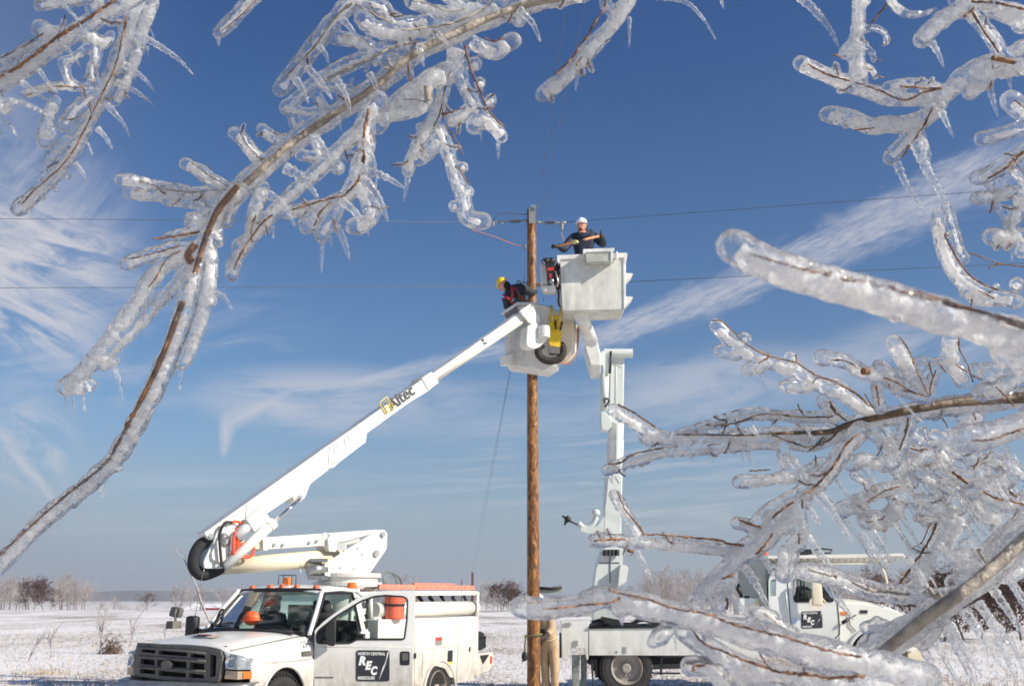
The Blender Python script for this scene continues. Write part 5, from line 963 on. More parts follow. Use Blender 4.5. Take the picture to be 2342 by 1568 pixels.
q = MB(); a_ = s2('V', [(482, 735)], B2)[0]; b_ = s2('V', [(470, 1045)], B2)[0]; q.lathe(b_, (a_ - b_), [(0, .165), ((a_ - b_).length * .32, .165), ((a_ - b_).length * .33, .178), ((a_ - b_).length * .63, .178), ((a_ - b_).length * .64, .165), ((a_ - b_).length, .165)], 28); q.build('boom_insert', M['fibre'], lbo)
q = MB(); q.tube(s2('V', [(482, 420), (478, 640)], B2 - .205), .010, 5); q.tube(s2('V', [(450, 415), (515, 445)], B2 - .205), .010, 5); q.tube(s2('V', [(432, 1060), (440, 1045), (425, 1200)], B2 - .205), .008, 5); q.tube(s2('V', [(500, 1080), (480, 1045)], B2 - .205), .008, 5); q.build('seam', M['boomgrey'], lbo)
q = MB(); q.tube(s2('V', [(421, 485), (414, 685)], B2 - .32), .085, 16); cy2 = q.build('lift_cylinder', M['boomgrey'], t2); q = MB(); q.tube(s2('V', [(423, 400), (421, 490)], B2 - .32), .04, 12); q.build('piston_rod', M['steel'], cy2)
q = MB(); pan('V', [(400, 360), (424, 352), (440, 362), (436, 420), (444, 470), (435, 488), (412, 482), (410, 440), (400, 430)], B2 - .4, .12, .01, q); pan('V', [(445, 350), (460, 352), (460, 380), (450, 485), (440, 480)], B2 - .3, .2, .01, q); q.lathe(s2('V', [(490, 370)], B2 - .25)[0], (1, 0, 0), [(-.3, .10), (.32, .10)], 16); q.build('elbow_link', M['boomgrey'], t2, bevel=.01)
q = MB(); q.tube(s2('V', [(452, 360), (450, 420), (447, 480)], B2 - .42), .03, 6); q.tube(s2('V', [p_[:2] for p_ in spline([(420, 640), (415, 625), (428, 618), (442, 630), (432, 650), (420, 665)], 6)], B2 - .45), .022, 6); q.tube(s2('V', [(432, 760), (430, 790)], B2 - .3), .05, 6); q.build('hydraulic_hose', M['dark'], t2)
q = MB(); pan('V', [(398, 692), (420, 688), (458, 735), (456, 772), (434, 795), (402, 786), (398, 740)], B2 - .4, .3, .01, q); q.build('cylinder_bracket', M['boomgrey'], t2, bevel=.01)
q = MB(); pan('V', [(415, 1262), (380, 1318), (285, 1326), (288, 1345), (330, 1358), (414, 1348)], B2 - .25, .2, .01, q); so2 = q.build('boom_rest', M['boomgrey'], t2, bevel=.006)
q = MB(); q.tube(s2('V', [p_[:2] for p_ in spline([(275, 1300), (295, 1322), (325, 1328), (355, 1308), (374, 1270)], 6)], B2 - .18), .06, 8); q.ball(s2('V', [(371, 1245)], B2 - .2)[0], (.09, .08, .08)); q.tube(s2('V', [(376, 1290), (372, 1250)], B2 - .2), .02, 6); q.build('saddle', M['boomgrey'], so2)
q = MB(); q.tube(s2('V', [(275, 1312), (230, 1292), (215, 1280), (185, 1262)], B2 - .2), .022, 6); q.tube(s2('V', [(215, 1275), (205, 1295), (198, 1312)], B2 - .2), [.05, .02], 6); q.ball(s2('V', [(215, 1280)], B2 - .2)[0], .07); q.build('latch_arm', M['dark'], so2)
# upper boom runs towards the camera side to the upper bucket
p0 = s2('V', [(385, 405)], B2 - .1)[0]; p1 = atY(*cv('V', (296, 180)), 19.0); pm = p0 + (p1 - p0) * .50
q = MB(); q.tube([pm, p1 + (p1 - p0) * .06], [.135, .125], 24); q.build('upper_boom', M['fibre'], t2)
q = MB(); 
A_ = trY('V', [(305, 330), (372, 285), (400, 380), (398, 437), (340, 442)], Y2 - .1); q.prism(A_, (.1, 1.3, 0)); q.build('boom_knuckle', mat('knuckle_paint', (.74, .74, .68), .45, noise=.1), t2, bevel=.03)
# upper bucket
UY = 18.55
def ubk(pts, dy=0.0): return trY('T', pts, UY + dy)
q = MB(); q.prism(round_poly(ubk([(805, 450), (1315, 430), (1322, 842), (1305, 856), (838, 868), (826, 850)]), .03), (0, .75, 0)); ubo = q.build('bucket', M['fibre2'], t2, bevel=.03)
q = MB(); q.prism(round_poly(ubk([(783, 432), (1000, 424), (1335, 412), (1336, 435), (1325, 490), (1312, 490), (1310, 450), (810, 462), (800, 500), (786, 480)], -.03), .02), (0, .82, 0)); q.build('rim', M['fibre'], ubo, bevel=.012)
q = MB(); q.prism(ubk([(1302, 450), (1325, 448), (1322, 842), (1306, 850)], -.02), (0, .1, 0))
for y in (572, 755): q.prism(round_poly(ubk([(1318, y), (1378, y + 2), (1378, y + 12), (1328, y + 66), (1318, y + 66)], .2), .01), (0, .3, 0))
q.build('rib', M['fibre'], ubo, bevel=.008)
q = MB(); q.prism(round_poly(ubk([(1005, 395), (1212, 390), (1210, 478), (1015, 488)], -.22), .02), (0, .2, 0)); tbx = q.build('tool_tray', mat('grey_tray', (.46, .48, .42), .5, noise=.2), ubo, bevel=.012)
q = MB(); q.prism(round_poly(ubk([(988, 385), (1235, 375), (1232, 400), (1218, 400), (1216, 480), (1205, 482), (1204, 402), (1010, 408), (1004, 420), (990, 418)], -.24), .01), (0, .24, 0)); q.tube(ubk([(1253, 405), (1256, 470)], -.04), .02, 6); q.build('tray_rim', M['fibre'], tbx, bevel=.006)
q = MB(); q.prism(round_poly(ubk([(655, 495), (700, 490), (712, 560), (712, 655), (660, 655)], .1), .02), (0, .25, 0)); q.prism(round_poly(ubk([(660, 672), (772, 668), (778, 715), (685, 712)], .1), .02), (0, .25, 0)); q.build('control_arm', M['fibre'], t2, bevel=.02)
q = MB(); q.tube(ubk([p_[:2] for p_ in spline([(808, 560), (790, 600), (792, 680), (797, 760), (795, 800), (806, 835)], 8)], .1), .022, 6); q.tube(ubk([(800, 500), (770, 560), (775, 640), (800, 700)], .15), .05, 8); q.build('hose_bundle', mat('dark_red_hose', (.10, .03, .025), .6), t2)
cs_ = thing('chainsaw', ubk([(735, 600)], 0)[0], 'black and orange hydraulic saw hung on the left side of the upper bucket', 'saw')
q = MB(); q.prism(round_poly(ubk([(690, 470), (720, 465), (765, 490), (768, 520), (760, 600), (740, 655), (712, 648), (705, 560), (700, 510)], -.05), .02), (0, .16, 0)); q.ball(ubk([(700, 480)], 0)[0], (.09, .08, .07)); q.ball(ubk([(740, 480)], 0)[0], (.08, .08, .07)); q.build('motor', M['dark'], cs_, bevel=.01)
q = MB(); q.prism(ubk([(708, 532), (756, 525), (760, 548), (712, 556)], -.07), (0, .1, 0)); q.prism(ubk([(722, 580), (740, 576), (738, 610), (724, 612)], -.07), (0, .1, 0)); q.build('orange_cover', M['red'], cs_); q = MB(); q.tube(ubk([(690, 505), (672, 480), (688, 460), (712, 462)], -.05), .014, 6); q.tube(ubk([(770, 560), (792, 640), (785, 680)], -.05), .02, 6); q.ball(ubk([(740, 635)], -.06)[0], (.05, .03, .05)); q.build('handle', M['steel'], cs_)
# ------------------------------------------------------------------ people
def person(label, loc, joints, edges, mats, zone, head, extra=None, name='person'):
    """joints: {name: (world point, radius)}; edges grow one continuous skinned body; zone(joint) picks a material slot"""
    names = list(joints); root = 'pelvis'; order = [root] + [n_ for n_ in names if n_ != root]; ix = {n_: i for i, n_ in enumerate(order)}
    me = bpy.data.meshes.new(name + '_skeleton'); me.from_pydata([joints[n_][0] for n_ in order], [(ix[a], ix[b]) for a, b in edges], []); o = bpy.data.objects.new(name + '_skeleton', me); C.objects.link(o)
    sk = o.modifiers.new('skin', 'SKIN'); sk.use_smooth_shade = True
    for i, n_ in enumerate(order):
        r = joints[n_][1]; v = me.skin_vertices[0].data[i]; v.radius = (r, r) if not isinstance(r, tuple) else r; v.use_root = (i == 0)
    sb_ = o.modifiers.new('sub', 'SUBSURF'); sb_.levels = sb_.render_levels = 2
    bpy.context.view_layer.update(); dg = bpy.context.evaluated_depsgraph_get(); m2 = bpy.data.meshes.new_from_object(o.evaluated_get(dg)); bpy.data.objects.remove(o); m2.materials.clear()
    for m_ in mats: m2.materials.append(m_)
    # head: shaped ellipsoid with brow, nose, chin and ears, joined into the body mesh
    hc, hr, fwd, up = head; fwd = Vector(fwd).normalized(); up = Vector(up); up = (up - fwd * up.dot(fwd)).normalized(); rt_ = fwd.cross(up); bm = bmesh.new(); bm.from_mesh(m2); nb = len(bm.faces)
    X = Matrix((rt_, fwd, up)).transposed().to_4x4(); X.translation = hc
    def blob(c, s, seg=14):
        r_ = bmesh.ops.create_uvsphere(bm, u_segments=seg, v_segments=10, radius=1); 
        for v in r_['verts']: v.co = X @ (Vector((v.co.x * s[0], v.co.y * s[1], v.co.z * s[2])) + Vector(c))
    k = hr
    blob((0, 0, 0), (.68 * k, .82 * k, k)); blob((0, .35 * k, -.55 * k), (.42 * k, .45 * k, .42 * k)); blob((0, .86 * k, -.12 * k), (.12 * k, .18 * k, .22 * k)); blob((.70 * k, -.05 * k, -.05 * k), (.08 * k, .16 * k, .24 * k)); blob((-.70 * k, -.05 * k, -.05 * k), (.08 * k, .16 * k, .24 * k)); blob((0, .66 * k, .14 * k), (.48 * k, .14 * k, .10 * k)); blob((0, .76 * k, -.48 * k), (.2 * k, .1 * k, .07 * k))
    bm.faces.ensure_lookup_table(); keys = [(joints[n_][0], zone(n_)) for n_ in order if zone(n_) is not None]
    for i, f in enumerate(bm.faces):
        f.smooth = True
        if i >= nb: f.material_index = len(mats) - 1; continue
        c = f.calc_center_median(); f.material_index = min(keys, key=lambda q: (q[0] - c).length)[1]
    bm.to_mesh(m2); bm.free(); m2.name = 'person'; ob = bpy.data.objects.new('person', m2); C.objects.link(ob)
    inv = Matrix.Translation(-Vector(loc)); m2.transform(inv); ob.location = loc
    tag(ob, label, 'person', 'line workers'); return ob, X
def child(mbx, nm, m_, par, **k): return mbx.build(nm, m_, par, **k)
def hand(joints, edges, pre, wrist, palm_dir, curl_dir, r=.013, ln=.085):
    """palm and five bent fingers hanging on the wrist joint"""
    d = Vector(palm_dir).normalized(); c = Vector(curl_dir).normalized(); s_ = d.cross(c).normalized(); w = joints[wrist][0]; joints[pre + 'palm'] = (w + d * .07, .032); edges.append((wrist, pre + 'palm'))
    for i, (o, l_) in enumerate(((-.033, .85), (-.011, 1.0), (.011, .95), (.033, .75))):
        a = w + d * .095 + s_ * o; b = a + (d * .6 + c * .8) * ln * .45 * l_; e = b + (c * .9 - d * .35) * ln * .4 * l_
        for k, p in (('a', a), ('b', b), ('c', e)): joints['%sf%d%s' % (pre, i, k)] = (p, r if k != 'c' else r * .8)
        edges += [(pre + 'palm', '%sf%da' % (pre, i)), ('%sf%da' % (pre, i), '%sf%db' % (pre, i)), ('%sf%db' % (pre, i), '%sf%dc' % (pre, i))]
    a = w + d * .05 - s_ * .045; b = a + (d + c - s_ * .4).normalized() * .045; joints[pre + 't0'] = (a, .015); joints[pre + 't1'] = (b, .012); edges += [(pre + 'palm', pre + 't0'), (pre + 't0', pre + 't1')]
NAVY = mat('navy_jacket', (.012, .018, .045), .7, noise=.5, nscale=9, bump=.6, bscale=14); SKIN = mat('skin', (.60, .30, .21), .6); GLOVE = mat('leather_glove', (.05, .035, .025), .8, noise=.4, nscale=30)
CHAR = mat('charcoal_jacket', (.028, .030, .036), .75, noise=.5, nscale=10, bump=.6, bscale=14); KHAKI = mat('khaki_trousers', (.50, .36, .21), .85, noise=.3, nscale=7, bump=.7, bscale=9); TANJ = mat('tan_jacket', (.46, .34, .21), .85, noise=.3, nscale=7, bump=.8, bscale=8)
BROWN = mat('brown_duck_vest', (.30, .13, .05), .85, noise=.3, nscale=8); REDH = mat('red_harness', (.50, .03, .04), .6); BOOT = mat('work_boot', (.08, .05, .03), .8)
def hat(par, X, k, m_, tilt=0.0):
    q = MB(X); vs = []; prof = [(-.02, 1.06), (.25, 1.04), (.55, .92), (.82, .66), (.98, .34), (1.02, .02)]
    q.lathe((0, -.02 * k, .30 * k), (0, 0, 1), [(a * k * .92, b * k * .80) for a, b in prof], 24); 
    for i, v in enumerate(q.v): pass
    h_ = child(q, 'hard_hat', m_, par); 
    for p in h_.data.polygons: p.use_smooth = True
    q = MB(X); q.add([(math.cos(t) * k * .92, (math.sin(t) * (.98 if math.sin(t) < 0 else 1.22)) * k, .26 * k + .02 * k * (1 if i_ else 0)) for i_ in (0, 1) for t in [2 * math.pi * i / 28 for i in range(28)]], [tuple(range(28)), tuple(range(28, 56))] + [(i, (i + 1) % 28, 28 + (i + 1) % 28, 28 + i) for i in range(28)]); child(q, 'brim', m_, h_)
    q = MB(X); q.tube([(0, .72 * k, .62 * k), (0, .45 * k, 1.05 * k), (0, 0, 1.26 * k), (0, -.5 * k, 1.05 * k), (0, -.78 * k, .6 * k)], .07 * k, 6); child(q, 'ridge', m_, h_); return h_
# worker in the upper bucket
PYU = 18.95
def pu(x, y, dy=0.0): return atY(*cv('T', (x, y)), PYU + dy)
J = {'pelvis': (pu(1000, 560), (.19, .14)), 'spine': (pu(995, 440), (.20, .15)), 'chest': (pu(985, 325), (.21, .15)), 'collar': (pu(985, 262), (.13, .11)), 'neck': (pu(984, 235, -.03), .065),
     'sh_r': (pu(905, 290), .10), 'el_r': (pu(838, 392, -.2), .078), 'wr_r': (pu(795, 362, -.42), .05), 'sh_l': (pu(1078, 285), .10), 'el_l': (pu(1150, 355, -.12), .078), 'wr_l': (pu(1137, 290, -.40), .05),
     'hip_l': (pu(960, 640), .11), 'hip_r': (pu(1040, 640), .11), 'kn_l': (pu(955, 790), .085), 'kn_r': (pu(1045, 790), .085), 'an_l': (pu(955, 885), .06), 'an_r': (pu(1045, 885), .06)}
Ed = [('pelvis', 'spine'), ('spine', 'chest'), ('chest', 'collar'), ('collar', 'neck'), ('chest', 'sh_r'), ('sh_r', 'el_r'), ('el_r', 'wr_r'), ('chest', 'sh_l'), ('sh_l', 'el_l'), ('el_l', 'wr_l'), ('pelvis', 'hip_l'), ('pelvis', 'hip_r'), ('hip_l', 'kn_l'), ('hip_r', 'kn_r'), ('kn_l', 'an_l'), ('kn_r', 'an_r')]
sdir = (pu(1110, 285, -.45) - pu(742, 370, -.47)).normalized()
hand(J, Ed, 'r_', 'wr_r', (-.7, -.3, -.2), (-.2, -.5, .6)); hand(J, Ed, 'l_', 'wr_l', (-.2, -.5, .3), (.2, -.6, .3))
def zn(n_): return 1 if (n_.startswith('r_') or n_.startswith('l_')) else (2 if n_ == 'neck' else 0)
w1, X1_ = person('worker in dark jacket and white hard hat in the upper bucket, holding a long stick', J['pelvis'][0], J, Ed, [NAVY, GLOVE, SKIN], zn, (pu(978, 200, -.04), .125, (-.35, -1, -.12), (0, 0, 1)))
hat(w1, X1_, .125, M['ywhite'])
q = MB(X1_); q.ball((0, -.065, -.02), (.105, .075, .12), 14, 10); q.ball((0, -.07, -.12), (.11, .08, .06), 14, 8); child(q, 'hood_lining', mat('purple_lining', (.05, .03, .07), .9), w1)
q = MB(X1_); q.ball((0, .085, -.09), (.04, .025, .025), 10, 8); child(q, 'beard', mat('beard', (.10, .05, .03), .9), w1)
q = MB(X1_); q.ball((.035, .112, -.003), .009, 8, 6); q.ball((-.035, .112, -.003), .009, 8, 6); child(q, 'eye', M['black'], w1)
q = MB(); q.tube([pu(925, 270, .0), pu(950, 262, -.16), pu(985, 290, -.2), pu(1020, 262, -.16), pu(1050, 240, .0)], .035, 8); child(q, 'jacket_collar', NAVY, w1)
q = MB(); a_ = pu(740, 372, -.50); b_ = pu(1115, 283, -.50); q.tube([a_, b_], .022, 10); st_ = q.build('hot_stick', mat('stick_orange', (.62, .26, .08), .45), None); tag(st_, 'long orange and black stick tool held across by the worker in the upper bucket', 'hand tool')
q = MB(); q.tube([a_ + (b_ - a_) * .56, a_ + (b_ - a_) * .70], .027, 10); q.tube([a_, a_ + (b_ - a_) * .14], .03, 8); q.build('grip', M['dark'], st_); q = MB(); q.ball(a_ + (b_ - a_) * .48, (.09, .04, .045)); q.build('clamp_jaw', mat('brass', (.45, .40, .20), .4, metal=.6), st_)
# worker in the lower bucket, leaning to the pole, seen from behind
PYL = 19.62
def pl(x, y, dy=0.0): return atY(*cv('T', (x, y)), PYL + dy)
J = {'pelvis': (pl(500, 900, .1), (.19, .15)), 'spine': (pl(470, 805), (.19, .15)), 'chest': (pl(455, 725, -.02), (.20, .16)), 'collar': (pl(405, 698, -.05), (.12, .11)), 'neck': (pl(380, 680, -.08), .06),
     'sh_r': (pl(505, 690, .05), .115), 'el_r': (pl(585, 730, .25), .085), 'wr_r': (pl(608, 722, .75), .05), 'sh_l': (pl(395, 770, -.12), .105), 'el_l': (pl(392, 850, .02), .08), 'wr_l': (pl(470, 862, .12), .05),
     'hip_l': (pl(480, 960, .15), .10), 'hip_r': (pl(560, 960, .15), .10), 'kn_l': (pl(485, 1090, .2), .08), 'kn_r': (pl(560, 1090, .2), .08), 'an_l': (pl(490, 1200, .2), .055), 'an_r': (pl(565, 1200, .2), .055)}
Ed = [('pelvis', 'spine'), ('spine', 'chest'), ('chest', 'collar'), ('collar', 'neck'), ('chest', 'sh_r'), ('sh_r', 'el_r'), ('el_r', 'wr_r'), ('chest', 'sh_l'), ('sh_l', 'el_l'), ('el_l', 'wr_l'), ('pelvis', 'hip_l'), ('pelvis', 'hip_r'), ('hip_l', 'kn_l'), ('hip_r', 'kn_r'), ('kn_l', 'an_l'), ('kn_r', 'an_r')]
hand(J, Ed, 'r_', 'wr_r', (.1, .9, .2), (.6, .3, 0)); hand(J, Ed, 'l_', 'wr_l', (.8, .2, .0), (.2, .2, -.6))
def zn2(n_): return 1 if n_[:2] in ('r_', 'l_') or n_.startswith('wr') else (2 if n_ == 'neck' else (3 if n_ in ('spine', 'pelvis') else 0))
w2, X2_ = person('worker in yellow hard hat and red harness leaning from the lower bucket', J['pelvis'][0], J, Ed, [CHAR, GLOVE, CHAR, BROWN, SKIN], zn2, (pl(362, 662, -.08), .125, (-.75, .35, -.62), (-.45, 0, 1)))
hat(w2, X2_, .128, M['yellow'])
q = MB(); q.ball(pl(385, 668, -.10), (.085, .08, .085)); child(q, 'balaclava', mat('black_knit', (.012, .012, .014), .9), w2)
q = MB(); q.tube([pl(360, 740, -.22), pl(395, 768, -.24), pl(430, 790, -.22), pl(458, 770, -.2)], .026, 6); q.tube([pl(428, 680, -.18), pl(436, 735, -.24), pl(425, 800, -.22), pl(450, 820, -.2)], .028, 6); q.tube([pl(425, 690, -.2), pl(470, 700, -.17)], .02, 6); child(q, 'harness', REDH, w2)
q = MB(); q.box(pl(446, 782, -.27), (.07, .04, .08), bev=.015); child(q, 'harness_buckle', M['steel'], w2)
q = MB(); q.prism([pl(455, 672, -.15), pl(500, 745, -.17), pl(560, 790, -.12), pl(600, 812, -.02), pl(470, 808, -.15), pl(440, 790, -.18)], (0, .04, 0)); child(q, 'vest_panel', BROWN, w2, bevel=.01)
q = MB(); q.tube([pl(470, 645), pl(478, 630, .02), pl(492, 632, .03), pl(500, 650)], .012, 6); q.tube([pl(515, 650), pl(530, 640), pl(545, 652)], .010, 6); child(q, 'lanyard', M['dark'], w2)
# worker standing behind the pole
PS = 20.95
def ps(x, y, dy=0.0): return atY(*cv('2', (x, y)), PS + dy)
J = {'pelvis': (ps(2068, 1235), (.18, .14)), 'spine': (ps(2064, 1160), (.18, .14)), 'chest': (ps(2045, 1060), (.19, .15)), 'collar': (ps(2015, 985), (.12, .10)), 'neck': (ps(1998, 950, .02), .06),
     'sh_r': (ps(2075, 1010, -.05), .10), 'el_r': (ps(2085, 1130, -.16), .078), 'wr_r': (ps(2020, 1195, -.36), .05), 'sh_l': (ps(1985, 1010, .1), .10), 'el_l': (ps(1975, 1110, .12), .075), 'wr_l': (ps(1980, 1185, -.02), .05),
     'hip_l': (ps(2030, 1265, .05), .115), 'hip_r': (ps(2098, 1265, -.02), .12), 'kn_l': (ps(2035, 1430, .02), .09), 'kn_r': (ps(2110, 1435, -.05), .09), 'an_l': (ps(2045, 1620, .08), .075), 'an_r': (ps(2112, 1625), .075), 'toe_l': (ps(2030, 1652, -.12), .05), 'toe_r': (ps(2105, 1655, -.2), .05)}
Ed = [('pelvis', 'spine'), ('spine', 'chest'), ('chest', 'collar'), ('collar', 'neck'), ('chest', 'sh_r'), ('sh_r', 'el_r'), ('el_r', 'wr_r'), ('chest', 'sh_l'), ('sh_l', 'el_l'), ('el_l', 'wr_l'), ('pelvis', 'hip_l'), ('pelvis', 'hip_r'), ('hip_l', 'kn_l'), ('hip_r', 'kn_r'), ('kn_l', 'an_l'), ('kn_r', 'an_r'), ('an_l', 'toe_l'), ('an_r', 'toe_r')]
hand(J, Ed, 'r_', 'wr_r', (-.7, -.5, -.2), (-.2, .6, .1)); hand(J, Ed, 'l_', 'wr_l', (-.3, -.9, 0), (-.6, .3, .1))
def zn3(n_): return 2 if n_[:2] in ('r_', 'l_') or n_.startswith('wr') else (4 if n_ == 'neck' else (3 if n_[:2] in ('an', 'to') and n_[:3] == 'toe' else (1 if n_[:3] in ('hip', 'kn_', 'an_') or n_ == 'pelvis' else 0)))
w3, X3_ = person('worker in tan jacket and khaki trousers standing behind the foot of the pole', J['pelvis'][0], J, Ed, [TANJ, KHAKI, GLOVE, BOOT, SKIN], zn3, (ps(1988, 905, .02), .12, (-1, -.3, -.3), (-.1, 0, 1)))
hat(w3, X3_, .122, M['ywhite'])
q = MB(); q.tube([ps(2010, 1225, -.2), ps(2080, 1210, -.2), ps(2125, 1195, -.12)], .02, 6); child(q, 'jacket_hem', TANJ, w3)
sl = MB(); c_ = ps(1942, 1170, -.45); sl.tube([c_ + Vector((math.cos(t) * .155, math.sin(t) * .155 , .02 * math.cos(t))) for t in [2 * math.pi * i / 24 for i in range(24)]], .022, 6, closed=True); sl.tube([ps(1892, 1168, -.55), ps(1882, 1200, -.6), ps(1876, 1240, -.6), ps(1875, 1310, -.6)], .018, 6); sg = sl.build('strap_sling', mat('olive_strap', (.14, .13, .05), .8), None); tag(sg, 'olive strap tied round the pole with a black pulley dangling from it', 'sling')
q = MB(); q.ball(ps(1874, 1335, -.6), (.06, .03, .09)); q.tube([ps(1868, 1355, -.6), ps(1856, 1378, -.6)], .012, 5); q.build('pulley', M['dark'], sg)
# ------------------------------------------------------------------ winter air
hz = MB(); hz.box((0, 1600, 25), (7600, 4400, 72)); hm_ = bpy.data.materials.new('winter_haze'); hm_.use_nodes = True; t_h = hm_.node_tree; t_h.nodes.clear()
pv_ = t_h.nodes.new('ShaderNodeVolumePrincipled'); pv_.inputs['Color'].default_value = (0.86, 0.90, 0.97, 1); pv_.inputs['Density'].default_value = 0.00030; pv_.inputs['Anisotropy'].default_value = 0.2
oh = t_h.nodes.new('ShaderNodeOutputMaterial'); t_h.links.new(pv_.outputs[0], oh.inputs['Volume'])
tag(hz.build('haze', hm_), kind='stuff')
sc.cycles.volume_bounces = 0
# ------------------------------------------------------------------ iced branches close to the camera
# traced in enlarged views of the photograph: frame -> (x offset, y offset, scale) in the 2342 x 1568 frame
def branch(label, depth, items, wood='brown', voxel=0.0011, group='ice covered branches hanging in front of the camera', dvar=0.05, seed=1, extra=0.35, milk=0.64, spur=.55):
    """items: (kind, frame, radius, points[, dz]); kind i = ice tube with milky core, g = clear blob, w = wood, c = icicle.
    radius in frame units, one number or a (start, end) pair"""
    rnd = random.Random(seed)
    pts0 = cv(items[0][1], items[0][3][0]); root = thing('ice_covered_branch', at(pts0[0], pts0[1], depth), label, 'icy branch', group)
    ice, core, wd = MB(), MB(), MB(); nsp = 0; cyc = []
    k3 = depth / FPX
    def dz(x, y): return dvar * (mnoise.noise(Vector((x * 0.003, y * 0.003, seed * 3.1))) )
    for it in items:
        kind, fr, rad, pts = it[:4]; off = it[4] if len(it) > 4 else 0.0
        s_ = FR[fr][2]; P = [cv(fr, p) for p in pts]
        r0, r1 = (rad if isinstance(rad, tuple) else (rad, rad)); r0 *= s_; r1 *= s_
        if kind == 'i': r0 *= 0.93; r1 *= 0.93
        tot = sum(math.hypot(b[0] - a[0], b[1] - a[1]) for a, b in zip(P, P[1:])) or 1
        if kind == 'g' or len(P) == 1:
            x, y = P[0]; ice.ball(at(x, y, depth + dz(x, y) + off), r0 * k3, 14, 10)
            core.ball(at(x, y + r0 * 0.15, depth + dz(x, y) + off), r0 * k3 * 0.5, 10, 8); continue
        if kind == 'c': cyc.append((P, r0, off)); continue
        mk = milk * rnd.choice((.62, .85, 1.0, 1.1)); S = spline(P, max(3.0, (r0 + r1) * 0.18)); n = len(S); q = []; rr = []; cq = []; cr = []
        for i, (x, y) in enumerate(S):
            t = i / max(1, n - 1); r = r0 + (r1 - r0) * t
            base = at(x, y, depth + dz(x, y) + off)
            if kind == 'w':
                wob = mnoise.noise(Vector((x * 0.035, y * 0.035, seed + 20))); wv = (0.30 * r * k3 + 0.0004) if r < 6 else 0.05 * r * k3; wob = wob if r < 6 else wob * .3; q.append(at(x, y, depth + dz(x, y) + off * (0.42 - 0.38 * wob)) + Vector((mnoise.noise(Vector((x * .12, y * .12, 31))), 0, mnoise.noise(Vector((x * .12, y * .12, 57))))) * wv); 
                nv = mnoise.noise(Vector((x * 0.09, y * 0.09, seed))); rr.append(r * k3 * ((0.50 + 0.9 * abs(nv)) if r < 6 else (0.95 + 0.16 * mnoise.noise(Vector((x * 0.02, y * 0.02, seed)))))); continue
            lump = 1 + 0.22 * mnoise.noise(Vector((x / (r * 1.6 + 5), y / (r * 1.6 + 5), seed))) + 0.10 * mnoise.noise(Vector((x / (r * .5 + 2), y / (r * .5 + 2), seed + 9)))
            q.append(base); rr.append(r * k3 * lump)
            cq.append(base + Vector((0, 0, -0.12 * r * k3)) + Vector((mnoise.noise(Vector((x * .05, y * .05, 3))), 0, mnoise.noise(Vector((x * .05, y * .05, 8))))) * (0.12 * r * k3))
            cr.append(r * k3 * mk * (0.95 + 0.75 * mnoise.noise(Vector((x / 9.0, y / 9.0, seed + 4)))))
        if kind == 'w': wq = MB(); wq.tube(q, rr, 8); wq.build('twig_wood', WOODS[wood], root); continue
        # rounded ends
        def capped(Q, RR):
            d0 = (Q[0] - Q[1]).normalized(); d1 = (Q[-1] - Q[-2]).normalized()
            A = [Q[0] + d0 * (RR[0] * f) for f in (0.97, 0.85, 0.5)]; B = [Q[-1] + d1 * (RR[-1] * f) for f in (0.5, 0.85, 0.97)]
            return A + Q + B, [RR[0] * f for f in (0.24, 0.53, 0.87)] + RR + [RR[-1] * f for f in (0.87, 0.53, 0.24)]
        a, b = capped(q, rr); ice.tube(a, b, 14)
        if len(cq) > 3: core.tube(cq[1:-1], cr[1:-1], 10)
        if kind == 'i' and extra > 0:
            # short side spurs and buds, each a little twig in its own sleeve of ice
            for i in range(3, n - 2):
                if rnd.random() < spur * 0.10:
                    x, y = S[i]; tx, ty = S[min(i + 1, n - 1)][0] - S[i - 1][0], S[min(i + 1, n - 1)][1] - S[i - 1][1]; tl = math.hypot(tx, ty) or 1; sg = rnd.choice((-1, 1)); an = rnd.uniform(.5, 1.2)
                    dx, dy = (tx * math.cos(an) * .8 - ty * sg * math.sin(an)) / tl, (ty * math.cos(an) * .8 + tx * sg * math.sin(an)) / tl; ln = r0 * rnd.uniform(1.3, 2.6) + 5; rs = min(rr[i], r0 * k3) * rnd.uniform(.34, .5)
                    zo = rnd.uniform(-.5, .3) * ln * k3; dd_ = at(x, y, depth) - CAM
                    pa, pb = q[i], q[i] + (at(x + dx * ln, y + dy * ln, depth) - at(x, y, depth)) + dd_.normalized() * zo; pm = (pa + pb) / 2 + Vector((0, 0, -.12 * ln * k3))
                    ice.tube([pa, pm, pa + (pb - pa) * .85, pb], [rs * 1.15, rs, rs, rs * .45], 10); m_w = MB(); wo_ = -dd_.normalized() * rs * .5
                    m_w.tube([pa + wo_, pm + wo_, pa + (pb - pa) * rnd.uniform(.8, 1.12) + wo_ * .5], [rs * .22 + .0003, rs * .12 + .0002], 6)
                    if nsp < 22: m_w.build('spur_twig', WOODS[wood if wood != 'grey' else 'brown'], root); nsp += 1
            # frozen drips along the underside
            for i in range(2, n - 2):
                if rnd.random() < extra * 0.16:
                    x, y = S[i]; r = rr[i]; rb = r * rnd.uniform(0.22, 0.45); p = q[i] + Vector((rnd.uniform(-.4, .4) * r, rnd.uniform(-.5, .2) * r, -r * rnd.uniform(0.6, 0.95)))
                    ice.ball(p, (rb, rb, rb * rnd.uniform(0.9, 1.6)), 10, 8)
            for i in range(3, n - 3):
                if rnd.random() < extra * 0.022:
                    x, y = S[i]; ln = rnd.uniform(12, 38); cyc.append(([(x, y + r0 * 0.5), (x + ln * rnd.uniform(0.1, 0.5), y + r0 * 0.7 + ln)], rnd.uniform(2.6, 4.6), off))
    if ice.v:
        o = ice.build('ice_coat', ICE, root); remesh(o, voxel, 6, voxel * 1.3, 0.009)
